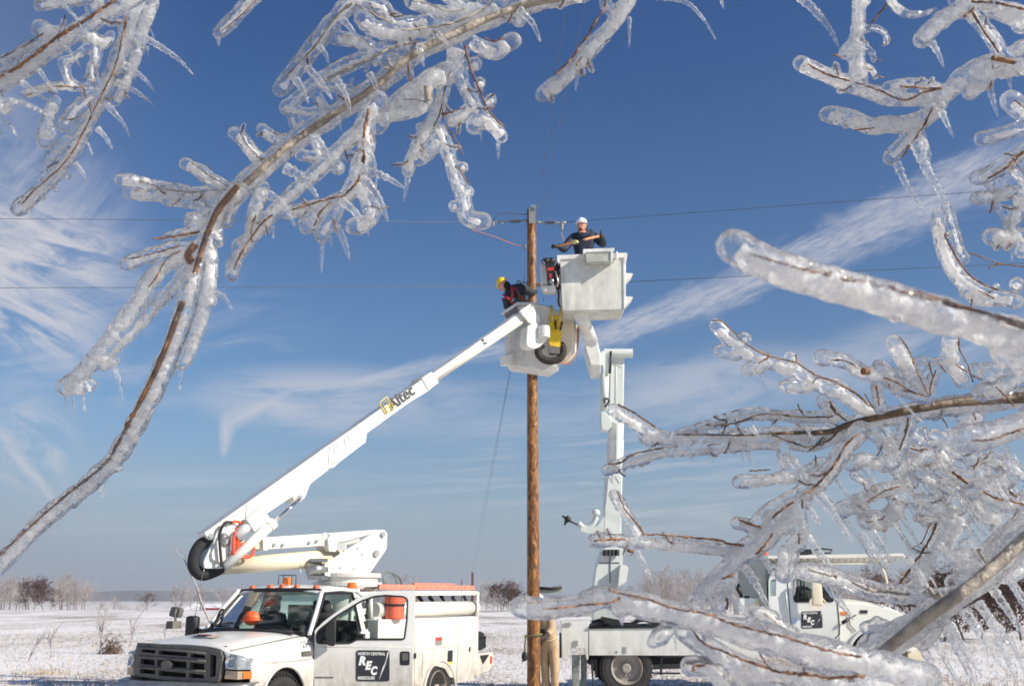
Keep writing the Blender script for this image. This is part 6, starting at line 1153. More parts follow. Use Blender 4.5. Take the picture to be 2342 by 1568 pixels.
    if core.v:
        o = core.build('frosted_core', MILK, root); remesh(o, voxel * 1.5, 2, voxel * 2.4, 0.005)
    for (P, r, off) in cyc[:100]:
        m = MB(); S = spline(P, 3.0); n = len(S); q = []; rr = []; ph = rnd.random() * 50
        for i, (x, y) in enumerate(S):
            t = i / max(1, n - 1); q.append(at(x, y, depth + dz(P[0][0], P[0][1]) + off))
            rr.append(max(0.0004, 0.8 * r * k3 * ((1 - t) ** 0.75 + 0.12) * (1 + 0.22 * mnoise.noise(Vector((i * 0.45, ph, 0))) + 0.12 * math.sin(i * 1.3 + ph))))
        q.append(q[-1] + (q[-1] - q[-2]).normalized() * rr[-1] * 0.8); rr.append(rr[-1] * 0.35)
        m.tube(q, rr, 10); m.build('icicle', DRIP, root)
    return root
def more_ice(seed):
    """the thicket at the right edge: fine slanting icicles and thin sleeved twigs"""
    rnd = random.Random(seed); out = []
    for _ in range(40):
        x, y = rnd.uniform(430, 1230), rnd.uniform(380, 980); l_ = rnd.uniform(60, 230); out.append(('c', 'G', rnd.uniform(9, 19), [(x, y), (x + l_ * .3, y + l_ * .42), (x + l_ * .56, y + l_ * .85)], rnd.uniform(-.05, .06)))
    for _ in range(22):
        x, y = rnd.uniform(380, 1230), rnd.uniform(250, 800); a_ = rnd.uniform(-1.2, 1.4); l_ = rnd.uniform(60, 150); P = [(x, y), (x + l_ * .5 * math.cos(a_), y + l_ * .5 * math.sin(a_) + rnd.uniform(-12, 12)), (x + l_ * math.cos(a_), y + l_ * math.sin(a_))]; o_ = rnd.uniform(-.06, .04)
        out.append(('i', 'G', (rnd.uniform(18, 26), rnd.uniform(12, 18)), P, o_)); out.append(('w', 'G', 4.5, P, o_ - .008))
    return out
GTOP = 'ice covered branches hanging into the top of the picture'
GRIGHT = 'ice covered branches reaching in from the right side'
branch('icy limb in the top left corner with a bare tan ridge along it', 0.95, [
 ('i','A',(78,66),[(-60,590),(0,560),(150,480),(400,290),(560,195),(720,90),(900,-10),(960,-50)]),
 ('w','A',(18,15),[(-60,570),(0,530),(150,440),(400,250),(560,155),(720,45),(860,-40)],-0.03),
 ('i','A',(40,45),[(0,430),(110,370),(200,320),(300,290),(420,240)]), ('w','A',6,[(0,400),(100,350),(200,295),(300,225)],-.014),
 ('i','A',(72,60),[(280,200),(340,230),(420,240)]),
 ('i','A',(48,44),[(270,35),(400,15),(520,0),(640,-30)]),
 ('i','A',40,[(620,60),(690,0),(760,-40)]),
 ('c','A',18,[(430,30),(510,110),(565,200)],-.02), ('c','A',18,[(450,320),(510,390),(550,460)],-.02),
 ('i','A',(50,40),[(550,240),(640,260),(720,290),(760,240)]), ('i','A',44,[(640,290),(660,400),(630,470),(650,570)]), ('w','A',6,[(640,420),(665,500),(640,570)],-.014),
 ('i','A',36,[(430,430),(520,390),(590,330)]), ('i','A',36,[(440,440),(480,560),(560,600),(650,600)]), ('w','A',7,[(330,600),(430,590),(520,600),(590,590)],-.015),
 ('i','A',32,[(170,650),(280,610),(400,590),(500,600)]), ('w','A',6,[(180,655),(240,630)],-.012),
 ('i','A',(40,64),[(380,690),(330,800),(320,900),(315,960)]), ('i','A',(50,58),[(650,640),(560,720),(480,800),(440,860)]), ('w','A',5,[(420,810),(490,820),(560,790)],-.018),
 ('c','A',20,[(270,480),(330,570),(400,640)],-.02), ('c','A',24,[(150,560),(250,640),(350,700)],-.02),
 ('i','A',34,[(-20,640),(30,760),(70,700)]),
], 'brown', seed=3)
branch('hazy out of focus icy twig drooping at the left edge under the corner limb', 0.55, [
 ('i','A',(26,20),[(-40,690),(80,690),(190,720),(300,780),(350,850),(372,930)]), ('i','A',(22,12),[(-30,780),(30,820),(80,870),(118,950)]),
 ('c','A',9,[(5,830),(10,900),(30,955)])], seed=4, spur=0, extra=0.2)
branch('long icy shoot fringed with slanting icicles hanging from the top left corner', 1.0, [
 ('i','A',(70,58),[(960,-40),(930,80),(890,200),(820,400),(710,620),(590,860),(480,1060),(330,1240),(200,1370),(130,1430)]),
 ('w','A',(9,6),[(870,110),(840,260),(780,480),(700,640),(600,850),(570,905),(500,1040),(420,1140),(300,1250),(230,1310),(150,1400)],-.026),
 ('i','A',(48,36),[(1050,20),(990,180),(955,320),(910,460),(850,600),(790,700)],-.01), ('w','A',5,[(830,560),(790,600)],-.02),
 ('i','A',(46,40),[(520,920),(430,1000),(350,1080),(290,1160)]), ('w','A',8,[(325,1150),(400,1110)],-.02),
 ('g','A',(62,62),[(1010,60)]), ('g','A',20,[(382,1300)]), ('g','A',24,[(295,1362)]), ('g','A',26,[(460,1210)]),
 ('c','A',34,[(890,235),(1010,270),(1130,340),(1230,410),(1325,512)],-.02), ('c','A',28,[(850,440),(940,500),(1010,560),(1058,628)],-.02),
 ('c','A',30,[(800,565),(890,605),(980,660),(1045,720)],-.02), ('c','A',26,[(735,720),(800,790),(855,860),(888,938)],-.02),
 ('c','A',24,[(670,880),(730,950),(775,1028)],-.02), ('c','A',12,[(600,980),(636,1062)],-.01), ('c','A',20,[(520,1120),(570,1190),(597,1257)],-.02),
 ('c','A',10,[(190,1430),(212,1512)]), ('c','A',12,[(1012,320),(1016,392)]), ('c','A',9,[(925,520),(930,570)]), ('c','A',9,[(1030,200),(1060,262)]), ('c','A',12,[(800,60),(810,200)]),
], seed=5)
branch('short clear icy shoot pointing down alone at the top left', 0.95, [
 ('i','A',(62,54),[(1800,-80),(1700,20),(1620,110),(1540,190),(1500,225)]), ('w','A',6,[(1800,-70),(1700,60),(1600,150),(1520,212)],-.022),
 ('c','A',22,[(1495,250),(1503,322)])], seed=6, extra=.2)
branch('thick grey icy limb slanting down from the top centre, tangled with shoots and icicles', 1.1, [
 ('i','B',(62,66),[(1950,-40),(1700,8),(1480,80),(1250,180),(1000,310),(850,440),(700,550),(500,680),(330,800),(180,930),(60,1040),(-60,1130),(-180,1230)]),
 ('w','B',(24,20),[(1950,-36),(1700,10),(1480,78),(1250,178),(1000,308),(850,438),(700,548),(500,678),(330,798),(180,928),(60,1038),(-60,1128)],-.022),
 ('i','A',(60,52),[(1600,1320),(1400,1325),(1150,1335),(990,1330),(885,1320)]), ('w','A',6,[(1600,1303),(1480,1305),(1300,1318),(1130,1300),(1000,1310),(915,1302)],-.022),
 ('i','A',(40,48),[(1280,1300),(1060,1270),(960,1245),(830,1232)]), ('w','A',6,[(1130,1280),(1040,1268),(960,1240)],-.018),
 ('i','A',(52,56),[(1600,1320),(1450,1230),(1350,1160),(1275,1125)]), ('w','A',8,[(1600,1300),(1480,1230),(1400,1180),(1320,1110)],-.022),
 ('i','A',(56,54),[(1810,1130),(1720,1030),(1660,950),(1615,915)]), ('w','A',8,[(1810,1125),(1750,1050),(1700,1000),(1650,910)],-.022),
 ('i','A',(44,48),[(1960,950),(1880,945),(1795,880)]), ('w','A',7,[(1960,925),(1880,915),(1860,880)],-.02),
 ('i','A',(42,32),[(1480,1460),(1360,1410),(1250,1395),(1130,1385)]),
 ('i','B',(50,58),[(720,-20),(650,30),(560,140),(440,290),(340,420),(285,490)]), ('w','B',(10,6),[(680,20),(590,90),(470,260),(390,340),(300,440)],-.022),
 ('i','B',44,[(690,0),(790,20),(860,50),(900,110),(1000,130),(1100,110)]), ('w','B',7,[(700,20),(800,80),(860,110),(900,120)],-.02),
 ('i','B',50,[(735,100),(800,155),(940,185),(1100,165),(1250,130),(1400,70),(1480,30)]), ('w','B',9,[(950,165),(1100,150),(1250,120),(1400,50),(1440,20)],-.022),
 ('i','B',46,[(1080,240),(880,260),(720,330),(560,400),(420,500),(330,590)]), ('w','B',9,[(1050,225),(900,260),(760,330),(640,385),(530,440)],-.02),
 ('i','B',(52,44),[(590,210),(700,225),(790,270),(850,320)]), ('w','B',5,[(610,195),(700,205),(800,265)],-.02),
 ('i','B',(40,38),[(1000,10),(1130,60),(1280,60),(1400,30)]), ('w','B',5,[(1010,5),(1100,20),(1200,60),(1300,50)],-.018),
 ('i','B',30,[(1180,-20),(1300,30),(1420,40)]),
 ('i','B',30,[(430,490),(560,475),(700,500)]), ('i','B',34,[(480,520),(520,600),(430,620),(350,600)]), ('i','B',36,[(350,630),(370,690),(420,650)]), ('g','B',48,[(325,590)]),
 ('i','B',(66,58),[(1200,400),(1100,440),(980,530),(880,610),(820,690)],.01), ('i','B',(40,44),[(1090,420),(1080,560),(1010,610),(880,630)]), ('w','B',20,[(1090,470),(1095,550)],-.02),
 ('i','B',36,[(960,560),(1040,580),(1090,560)]), ('g','B',44,[(1130,420)]), ('w','B',5,[(960,545),(1050,550),(1100,570)],-.02),
 ('w','B',(8,14),[(870,320),(900,380)],-.03), ('w','B',10,[(850,370),(900,385)],-.03),
 ('c','B',24,[(620,100),(680,170),(705,255)],-.02), ('c','B',20,[(500,255),(535,300),(548,352)],-.02), ('c','B',30,[(430,370),(500,440),(570,545)],-.02),
 ('c','B',28,[(365,430),(410,500),(440,570)],-.02), ('c','B',28,[(590,430),(640,510),(672,625)],-.02), ('c','B',24,[(770,400),(800,450),(822,515)],-.02),
 ('c','B',28,[(1595,50),(1670,130),(1712,230)],-.02), ('g','B',48,[(1595,105)]), ('c','B',20,[(1150,180),(1210,250)],-.02), ('c','B',14,[(605,640),(618,718)],-.02),
 ('c','B',26,[(1050,240),(1060,320),(1075,370)],-.03), ('c','B',12,[(870,620),(874,664)],-.02), ('c','A',8,[(1480,1470),(1500,1540)]),
], 'grey', seed=7)
branch('icy shoots drooping from the middle of the big grey limb above the boom truck', 1.05, [
 ('i','B',(64,50),[(820,560),(745,690),(760,790),(735,880),(700,990),(655,1070)]), ('w','B',(12,8),[(770,600),(740,760),(745,880),(710,990),(640,1070)],-.025),
 ('i','B',(50,42),[(740,700),(620,810),(500,930),(380,1030),(290,1120),(180,1240),(80,1360),(35,1440),(18,1510)]), ('w','B',(8,6),[(240,1180),(180,1230),(80,1370),(30,1480)],-.02),
 ('i','B',(40,42),[(670,1060),(560,1110),(430,1145),(320,1165)]), ('w','B',7,[(640,1075),(560,1090),(450,1120),(350,1150)],-.02),
 ('i','B',(40,50),[(560,1120),(480,1190),(430,1240)]), ('i','B',(44,44),[(610,1110),(570,1190),(510,1290)]), ('w','B',7,[(560,1110),(500,1170),(470,1240)],-.02),
 ('i','B',(44,54),[(700,1000),(765,1110),(785,1180),(745,1230),(690,1240)]), ('g','B',42,[(600,920)]),
 ('i','B',(44,38),[(190,1030),(140,1170),(120,1290),(50,1345)]), ('w','B',6,[(150,1180),(125,1260),(130,1330)],-.02), ('i','B',34,[(470,760),(500,860),(400,850)]), ('i','B',32,[(60,1040),(20,1150),(-10,1230)]),
 ('w','B',4,[(760,990),(800,1040),(822,1075)],-.02), ('w','B',12,[(735,890),(745,850)],-.02),
 ('c','B',16,[(515,1320),(512,1400),(511,1503)]), ('c','B',30,[(590,1240),(630,1310),(665,1425)]), ('c','B',14,[(560,1300),(565,1352)]),
 ('c','B',32,[(730,930),(850,965),(970,1035)],-.02), ('c','B',34,[(740,980),(820,1080),(875,1215)],-.02), ('c','B',30,[(620,1100),(700,1170),(770,1290)],-.02),
 ('c','B',26,[(730,770),(790,860),(810,935)],-.02), ('c','B',14,[(810,930),(812,1018)],-.02), ('c','B',32,[(170,1050),(290,1110),(365,1242)],-.02), ('c','B',38,[(310,920),(410,980),(492,1085)],-.02),
 ('c','B',34,[(470,750),(540,850),(600,960)],-.02), ('c','B',12,[(243,1240),(246,1310)]),  ('c','B',14,[(795,660),(803,750)],-.02),
], seed=8)
branch('icy twig hanging straight down just left of the pole top, ending in frosted lumps', 1.15, [
 ('i','B',(50,38),[(1240,250),(1230,340),(1185,480),(1140,620),(1070,740),(1010,860),(985,940)]), ('w','B',6,[(1220,380),(1190,480),(1160,620),(1130,690)],-.016),
 ('i','B',(42,52),[(1135,640),(1200,820),(1245,960),(1290,1080),(1310,1190),(1395,1212)]), ('w','B',5,[(1210,710),(1250,770),(1290,850)],-.02), ('w','B',5,[(1265,920),(1300,980),(1325,1015)],-.02),
 ('i','B',46,[(1150,760),(1100,830),(1050,870)]), ('g','B',34,[(1240,1130)]), ('g','B',34,[(1285,920)]), ('g','B',30,[(1320,1050)]),
 ('i','B',(44,52),[(1290,260),(1275,360),(1285,460),(1340,560),(1370,640),(1350,690)]), ('i','B',(44,44),[(1370,630),(1450,690),(1500,750)]), 
 ('w','B',(11,6),[(1300,250),(1320,350),(1365,460),(1420,590),(1460,650),(1512,692)],-.024), ('g','B',44,[(1352,350)]), ('g','B',36,[(1380,455)]), ('g','B',38,[(1440,550)]), ('w','B',5,[(1405,560),(1462,515)],-.02),
 ('i','B',44,[(1330,590),(1260,650),(1190,665)]), ('w','B',6,[(1300,590),(1230,615),(1170,630)],-.02), ('w','B',5,[(1175,600),(1180,670)],-.02),
 ('i','B',(46,54),[(1320,220),(1400,265),(1470,285),(1530,235),(1560,225)]), ('w','B',6,[(1400,205),(1450,225),(1500,215)],-.026),
 ('c','B',24,[(988,940),(980,1010),(960,1105)]), ('c','B',15,[(1480,785),(1482,880)]), ('c','B',14,[(1380,690),(1388,778)]), ('g','B',30,[(1055,700)]),
], seed=9)
branch('long curved icy switch with bare bark sweeping down to the left edge above the field', 1.0, [
 ('i','P',(27,23),[(545,440),(500,490),(478,540),(455,580),(440,640),(415,735),(375,840),(325,945),(270,1040),(225,1085),(190,1118),(100,1188),(0,1290),(-50,1335)]),
 ('w','P',(8,7),[(545,425),(500,480),(476,530),(462,570),(446,625)],-.014), ('w','P',(7,5.5),[(418,690),(398,745),(360,840),(312,935),(262,1030)],-.014), ('w','P',(4,3),[(262,1030),(240,1062),(180,1110),(95,1180),(-5,1275)],-.012),
 ('w','P',9,[(446,560),(430,585),(440,600)],-.014),
 ('i','C',(34,30),[(700,280),(620,290),(540,310),(460,340)]), ('w','C',4,[(660,270),(560,300),(480,318)],-.018),
 ('i','C',24,[(740,190),(700,215),(640,235),(615,243)]), ('w','C',6,[(730,220),(650,235),(562,248)],-.01),
 ('i','C',(36,34),[(730,290),(620,330),(550,400),(500,480),(420,590),(360,670),(290,745),(235,790)]), ('i','C',(34,22),[(720,300),(660,400),(580,480),(490,580),(420,650),(360,700)],.006),
 ('w','C',4,[(660,290),(610,320),(570,390),(545,420)],-.02), ('i','C',28,[(230,790),(290,790),(330,780)]), ('g','C',22,[(380,710)]), ('i','C',20,[(360,680),(400,700),(420,690)]),
 ('i','C',(30,26),[(765,270),(772,380),(745,510),(705,630),(672,705)],.004), ('g','C',27,[(772,468)]), ('i','C',26,[(790,220),(800,255)]), ('i','C',26,[(700,170),(760,185),(800,150)]),
 ('i','C',22,[(820,130),(800,200),(760,230)]), ('g','C',22,[(430,1080)]),
 ('c','C',8,[(240,815),(243,875)]), ('c','C',8,[(268,820),(275,905)]), ('c','C',8,[(304,795),(312,920)]), ('c','C',13,[(410,690),(435,760),(450,838)]), ('c','C',7,[(440,630),(445,672)]), ('c','C',7,[(527,520),(531,570)]),
 ('c','C',7,[(620,440),(622,480)]), ('c','C',11,[(665,715),(656,808)]), ('c','C',15,[(785,445),(820,460),(849,505)]), ('c','C',13,[(372,1150),(378,1200)]), ('c','C',6,[(350,1150),(340,1180)]),
], seed=10, spur=0, extra=.25, milk=.78)
branch('icy shoot pointing down to the left at the top, right of the pole wires', 1.0, [
 ('i','P',(22,21),[(1450,-40),(1440,-10),(1405,50),(1360,100),(1300,168),(1242,216)]), ('w','P',3.5,[(1380,-20),(1385,10),(1362,50),(1310,130),(1270,170)],-.02), ('i','P',16,[(1390,-20),(1385,10),(1410,30)]),
 ('c','P',6,[(1440,40),(1439,112)]), ('c','P',9,[(1325,140),(1316,208)]), ('c','P',9,[(1470,-10),(1560,2),(1602,35),(1638,92)]), ('c','P',6,[(1645,-20),(1655,18)]), ('w','P',2.5,[(1330,130),(1318,150)],-.02)], seed=11)
# ---- right side
branch('icy branch at the upper right with one long shoot pointing left above a hooked one', 1.0, [
 ('i','D',(48,44),[(1600,310),(1547,330),(1400,355),(1250,400),(1130,470),(930,490),(800,465),(700,430),(550,370),(430,315)]), ('w','D',(8,6),[(1140,440),(1050,460),(950,500),(820,450),(700,410),(560,370),(470,320)],-.022),
 ('i','D',38,[(870,435),(1000,425),(1130,450)]), ('w','D',7,[(935,430),(1050,440),(1140,440)],-.025), ('i','D',(50,46),[(1200,420),(1300,340),(1440,300)]), ('w','D',14,[(1390,290),(1450,300),(1500,310)],-.03),
 ('i','D',(58,46),[(1130,480),(1060,580),(960,620),(860,620),(780,630),(680,590),(560,570)]), ('w','D',6,[(800,640),(700,650)],-.02),
 ('i','D',(48,44),[(1080,540),(1010,640),(930,730),(880,785)]), ('w','D',7,[(1090,540),(1050,620),(1010,680),(940,780)],-.022),
 ('i','D',(46,36),[(1440,300),(1400,210),(1340,130),(1285,70),(1290,-10)]), ('w','D',8,[(1420,260),(1350,160),(1290,60)],-.02),
 ('i','D',(44,52),[(1290,30),(1180,70),(1100,130),(1040,195)]), ('w','D',10,[(1300,40),(1250,80)],-.022), ('i','D',40,[(1600,200),(1547,230),(1470,270)]),
 ('i','D',36,[(1200,0),(1290,20),(1400,30),(1560,60)]), ('w','D',9,[(1290,10),(1400,15),(1560,50)],-.02), ('g','D',60,[(1540,110)]), ('i','D',50,[(1390,40),(1480,80),(1520,110)]),
 ('g','D',46,[(1280,455)]), ('i','D',40,[(1280,450),(1350,400),(1420,330)]), ('i','D',20,[(1440,380),(1500,340),(1560,360)]),
 ('c','D',26,[(910,810),(960,920),(1005,980),(1045,1062)],-.01), ('c','D',34,[(1000,700),(1060,840),(1130,960),(1190,1092)],-.02), ('c','D',26,[(1110,500),(1150,590),(1192,682)],-.01),
 ('c','D',22,[(1370,420),(1395,510),(1415,582)]), ('c','D',22,[(1085,210),(1120,270),(1146,338)]), ('c','D',18,[(1465,350),(1482,450)]), ('i','D',26,[(1010,640),(1050,730),(1060,800)]),
], seed=12)
branch('icy twig hanging straight down at the top right above the long left pointing shoot', 0.95, [
 ('i','D',(36,42),[(725,-40),(722,60),(715,160),(690,230),(655,265)]), ('i','D',(44,46),[(715,200),(712,300),(725,400)]), ('i','D',(20,18),[(740,150),(800,140),(850,165),(865,210)]), ('i','D',(20,16),[(740,240),(785,255),(795,300)]),
 ('i','D',(20,16),[(750,330),(790,350),(802,385)]), ('w','D',7,[(885,-10),(840,50),(780,125)],-.01), ('w','D',5,[(590,272),(640,286)],-.01), ('g','D',20,[(862,205)]), ('g','D',24,[(760,10)]),
 ('c','D',30,[(425,-20),(500,50),(580,150),(625,245)]), ('c','D',12,[(30,-20),(45,42)]),], seed=13)
branch('icy twigs at the upper right edge with fan of shoots and dangling icicles', 0.9, [
 ('i','D',(42,42),[(1600,630),(1500,650),(1400,680),(1335,690)]), ('i','D',(44,46),[(1600,700),(1540,760),(1440,830),(1350,880),(1312,890)]), ('w','D',8,[(1560,740),(1500,800),(1440,850),(1370,890)],-.022), ('w','D',5,[(1490,790),(1547,865)],-.02),
 ('i','D',(36,40),[(1600,1010),(1500,960),(1420,975),(1310,990)]), ('i','D',(40,50),[(1540,1170),(1470,1190),(1385,1180)]), ('i','D',(50,36),[(1600,920),(1547,1000),(1500,1080),(1470,1180)]), ('i','D',26,[(1560,930),(1500,860),(1460,830)]),
 ('i','D',(60,50),[(1480,500),(1547,560),(1600,580)]), ('w','D',5,[(1500,500),(1547,540)],-.02), ('g','D',40,[(1510,1420)]), ('i','D',30,[(1560,1180),(1530,1260)]),
 ('c','D',30,[(1370,900),(1420,1040),(1475,1140)]), ('c','D',26,[(1455,1100),(1485,1200),(1490,1305)]), ('c','D',18,[(1400,850),(1450,920),(1520,990)]),
], seed=14)
branch('dangling icy twig with clear bulges hanging above the big blurred branch', 0.95, [
 ('i','D',(40,46),[(1118,1070),(1120,1150),(1140,1230),(1180,1320),(1220,1380),(1290,1440),(1400,1480),(1500,1500)]), ('w','D',7,[(1150,1170),(1200,1270),(1250,1340),(1310,1400),(1420,1450)],-.024),
 ('i','D',(28,30),[(1160,1030),(1190,1120),(1220,1230),(1250,1290)],-.012), ('w','D',5,[(1320,1450),(1400,1490)],-.025), ('i','D',40,[(1260,1450),(1330,1490),(1400,1500)])], seed=15, extra=.2)
branch('bare brown twig without ice forking at the right edge', 1.1, [('w','D',(6,5),[(1600,1335),(1547,1330),(1430,1320),(1370,1335)]), ('w','D',(6,4),[(1430,1320),(1330,1280),(1250,1255)]), ('g','D',7,[(1430,1315)])], seed=16)
branch('thick blurred icy branch nearest the camera, pointing left at middle right', 0.46, [
 ('i','E',(128,150),[(335,225),(480,300),(700,390),(1000,480),(1300,560),(1600,650),(1900,740),(2342,860),(2700,960)]),
 ('w','E',(7,30),[(450,270),(700,350),(1100,450),(1400,520),(1700,590),(2000,670),(2342,775),(2700,880)],-.019),
 ('g','E',130,[(2230,930)]), ('g','E',120,[(2342,1000)])], seed=17, spur=0, extra=.6, voxel=.001, milk=.66)
branch('thin icy twig with bare dark ridge sloping down right, under the blurred branch', 0.95, [
 ('i','E',(56,60),[(215,770),(320,880),(450,970),(620,1035),(780,1100),(950,1190),(1100,1250),(1200,1320),(1320,1380)]), ('w','E',(6,10),[(180,735),(250,740),(330,810),(420,895),(560,975),(760,1025),(900,1110),(1030,1155),(1180,1240),(1280,1330)],-.022),
 ('g','E',52,[(405,865)]), ('i','E',55,[(240,945),(340,965),(400,940)]), ('i','E',(46,50),[(560,1030),(500,1060),(440,1070)]), ('w','E',7,[(575,985),(510,1030)],-.022), ('c','E',9,[(515,1100),(562,1228)]),
 ('i','E',(44,54),[(900,1150),(830,1195),(690,1185)]), ('w','E',6,[(910,1125),(880,1165)],-.022), ('i','E',(44,40),[(720,985),(760,1030),(800,1080)]), ('w','E',8,[(765,970),(765,1030)],-.024), ('i','E',30,[(1040,1150),(1110,1200)])], seed=18)
branch('cluster of upright icy shoots springing from the dark limb at middle right', 0.9, [
 ('i','E',(60,54),[(945,990),(1080,1010),(1230,1090),(1380,1140),(1500,1210),(1680,1270)]), ('w','E',7,[(1000,1010),(1100,1010),(1200,1065)],-.022), ('w','E',8,[(1370,1130),(1460,1160),(1550,1220),(1680,1260)],-.022),
 ('i','E',60,[(1340,1050),(1420,1130),(1480,1220)]), ('i','E',(68,60),[(1448,885),(1490,970),(1550,1080),(1620,1180),(1680,1250)]), ('w','E',7,[(1480,850),(1550,950),(1590,1060),(1640,1170),(1680,1250)],-.024),
 ('i','E',(62,54),[(1830,850),(1830,960),(1860,1060),(1920,1160)]), ('w','E',7,[(1890,840),(1900,940),(1950,1040),(1990,1160)],-.022), ('i','E',38,[(1620,1010),(1700,1025),(1830,1020)]), ('i','E',40,[(1500,1060),(1560,1110),(1640,1060)]),
 ('i','E',(44,40),[(1730,1080),(1700,1160),(1690,1240)]), ('w','E',7,[(1735,1075),(1700,1160),(1690,1250)],-.022), ('i','E',(50,46),[(1320,1150),(1330,1240),(1345,1340)]), ('w','E',8,[(1320,1190),(1340,1320)],-.02), ('w','E',7,[(1240,1240),(1300,1340)],-.02),
 ('i','E',(42,40),[(2500,1080),(2342,1080),(2180,1050),(2000,1060)]), ('i','E',40,[(1990,1080),(2100,1120),(2200,1090)]), ('w','E',6,[(1990,1120),(2050,1145)],-.02), ('w','E',26,[(1225,1085),(1270,1085)],-.024),
 ('i','E',(70,60),[(2050,1230),(2180,1200),(2342,1100),(2500,1080)]), ('w','E',8,[(2150,1190),(2280,1330)],-.02), ('c','E',14,[(1460,1250),(1550,1350),(1640,1440)],-.02),
], seed=19)
branch('dark bare limb coated in ice reaching left across the right side', 0.95, [
 ('i','G',(58,46),[(1320,110),(1200,135),(1080,150),(900,170),(750,195),(560,230),(400,270),(300,310),(150,315),(0,315)]), ('w','G',(32,10),[(1400,130),(1262,130),(1080,142),(900,155),(750,182),(560,222),(400,258),(300,298),(150,308),(0,308)],-.018),
 ('i','F',(40,34),[(1000,365),(830,375),(700,375),(500,385),(350,385)]), ('w','F',(7,5),[(1200,355),(1000,358),(830,372),(700,370),(500,368)],-.017),
 ('i','F',(38,30),[(1270,290),(1100,285),(900,270),(800,280),(700,310),(600,345),(490,375)],.006), ('w','F',6,[(1250,283),(1100,285),(920,270),(800,310),(700,325),(640,320)],-.018),
 ('i','F',(36,42),[(1300,300),(1250,270),(1205,215)]), ('w','F',8,[(1310,300),(1260,260),(1235,210)],-.022),
 ('i','F',(34,34),[(205,250),(300,315),(400,365),(480,385)]), ('w','F',7,[(225,225),(310,270),(400,332)],-.018), ('g','F',36,[(355,385)]),
 ('i','F',(34,30),[(170,540),(240,510),(350,475),(440,455),(560,445),(700,435),(900,415),(1000,420)]), ('w','F',7,[(180,512),(240,500),(300,462),(440,432)],-.018),
 ('i','F',28,[(1030,410),(1130,430),(1220,405),(1280,350)]), ('w','F',6,[(960,370),(1040,402),(1130,425),(1220,400),(1280,345)],-.02), ('i','F',(34,40),[(1010,440),(1020,500),(1060,520)]),
 ('i','F',(36,40),[(800,592),(900,590),(1000,575),(1100,560),(1200,510)]), ('w','F',5,[(850,542),(950,535)],-.02), ('g','F',34,[(610,410)]), ('g','F',30,[(790,410)]),
 ('c','F',16,[(820,400),(845,460),(868,520)]), ('c','F',14,[(860,330),(930,430)],-.02), ('c','F',12,[(1120,330),(1160,420)],-.02), ('c','F',8,[(672,440),(678,505)]), ('c','F',14,[(575,470),(585,500)]), ('c','F',14,[(185,560),(196,602)]), ('c','F',26,[(1050,480),(1120,580),(1160,640)],-.02),
 ('i','G',(56,50),[(680,220),(650,340),(600,450)]), ('w','G',(10,6),[(685,230),(670,310),(640,390)],-.02), ('i','G',(46,40),[(490,290),(540,330),(600,420)]), ('i','G',46,[(1262,160),(1200,130),(1100,60),(1060,120)]), ('w','G',7,[(1120,80),(1200,160)],-.02),
], 'dark', seed=20)
branch('sweeping icy twig curving down left in front of the far boom truck', 0.9, [
 ('i','F',(50,54),[(1380,350),(1300,440),(1240,530),(1150,620),(1040,690),(950,740),(910,780)]), ('w','F',(8,9),[(1370,365),(1310,420),(1250,520),(1165,615),(1120,650)],-.024), ('w','F',8,[(1060,690),(1000,730),(960,765)],-.024),
 ('i','F',(56,62),[(1090,700),(1040,770),(960,830),(890,890),(840,930)]), ('w','F',8,[(960,840),(920,900),(880,940)],-.026),
 ('i','F',(36,40),[(790,790),(850,805),(910,840)]), ('w','F',8,[(800,770),(850,795),(910,810)],-.02), ('i','F',(52,44),[(840,900),(780,970),(700,1050),(640,1110),(590,1165)]), ('w','F',8,[(720,1055),(760,1040),(770,1030)],-.024),
 ('i','F',(38,34),[(830,925),(700,915),(560,900),(440,890),(340,885)]), ('w','F',(9,6),[(825,895),(760,890),(690,870),(600,862),(450,848),(340,843)],-.016),
 ('i','F',(34,38),[(360,880),(260,875),(180,875),(108,875)]), ('w','F',8,[(260,870),(190,868),(110,875)],-.018), ('i','F',(36,34),[(320,860),(280,780),(240,710),(205,658)]), ('w','F',(7,5),[(345,840),(310,790),(260,730),(235,680),(220,640)],-.018),
 ('g','F',28,[(275,920)]), ('w','F',12,[(270,920),(295,930)],-.018), ('c','F',22,[(305,920),(350,990),(392,1085)]), ('c','F',28,[(830,1000),(880,1080),(960,1225)]), ('c','F',26,[(895,930),(940,990),(962,1055)]), ('c','F',28,[(730,1120),(790,1170),(835,1232)]),
 ('c','F',34,[(1160,630),(1240,730),(1345,885)],-.01), ('c','F',28,[(1110,690),(1155,750),(1187,805)]), ('i','F',(46,34),[(1090,740),(1095,830),(1090,900)]), ('w','F',7,[(1090,840),(1085,890)],-.02), ('c','F',34,[(1100,830),(1180,930),(1260,1020)],-.01),
 ('i','F',(40,48),[(1070,880),(1040,960),(1015,1030)]), ('c','F',22,[(1058,1030),(1062,1135)]), ('i','F',(36,44),[(760,1080),(710,1140),(700,1180)]), ('w','F',9,[(745,1150),(742,1200)],-.02), ('c','F',30,[(1200,1050),(1270,1150),(1345,1250)],-.01), ('g','F',46,[(925,790)]),
], seed=21)
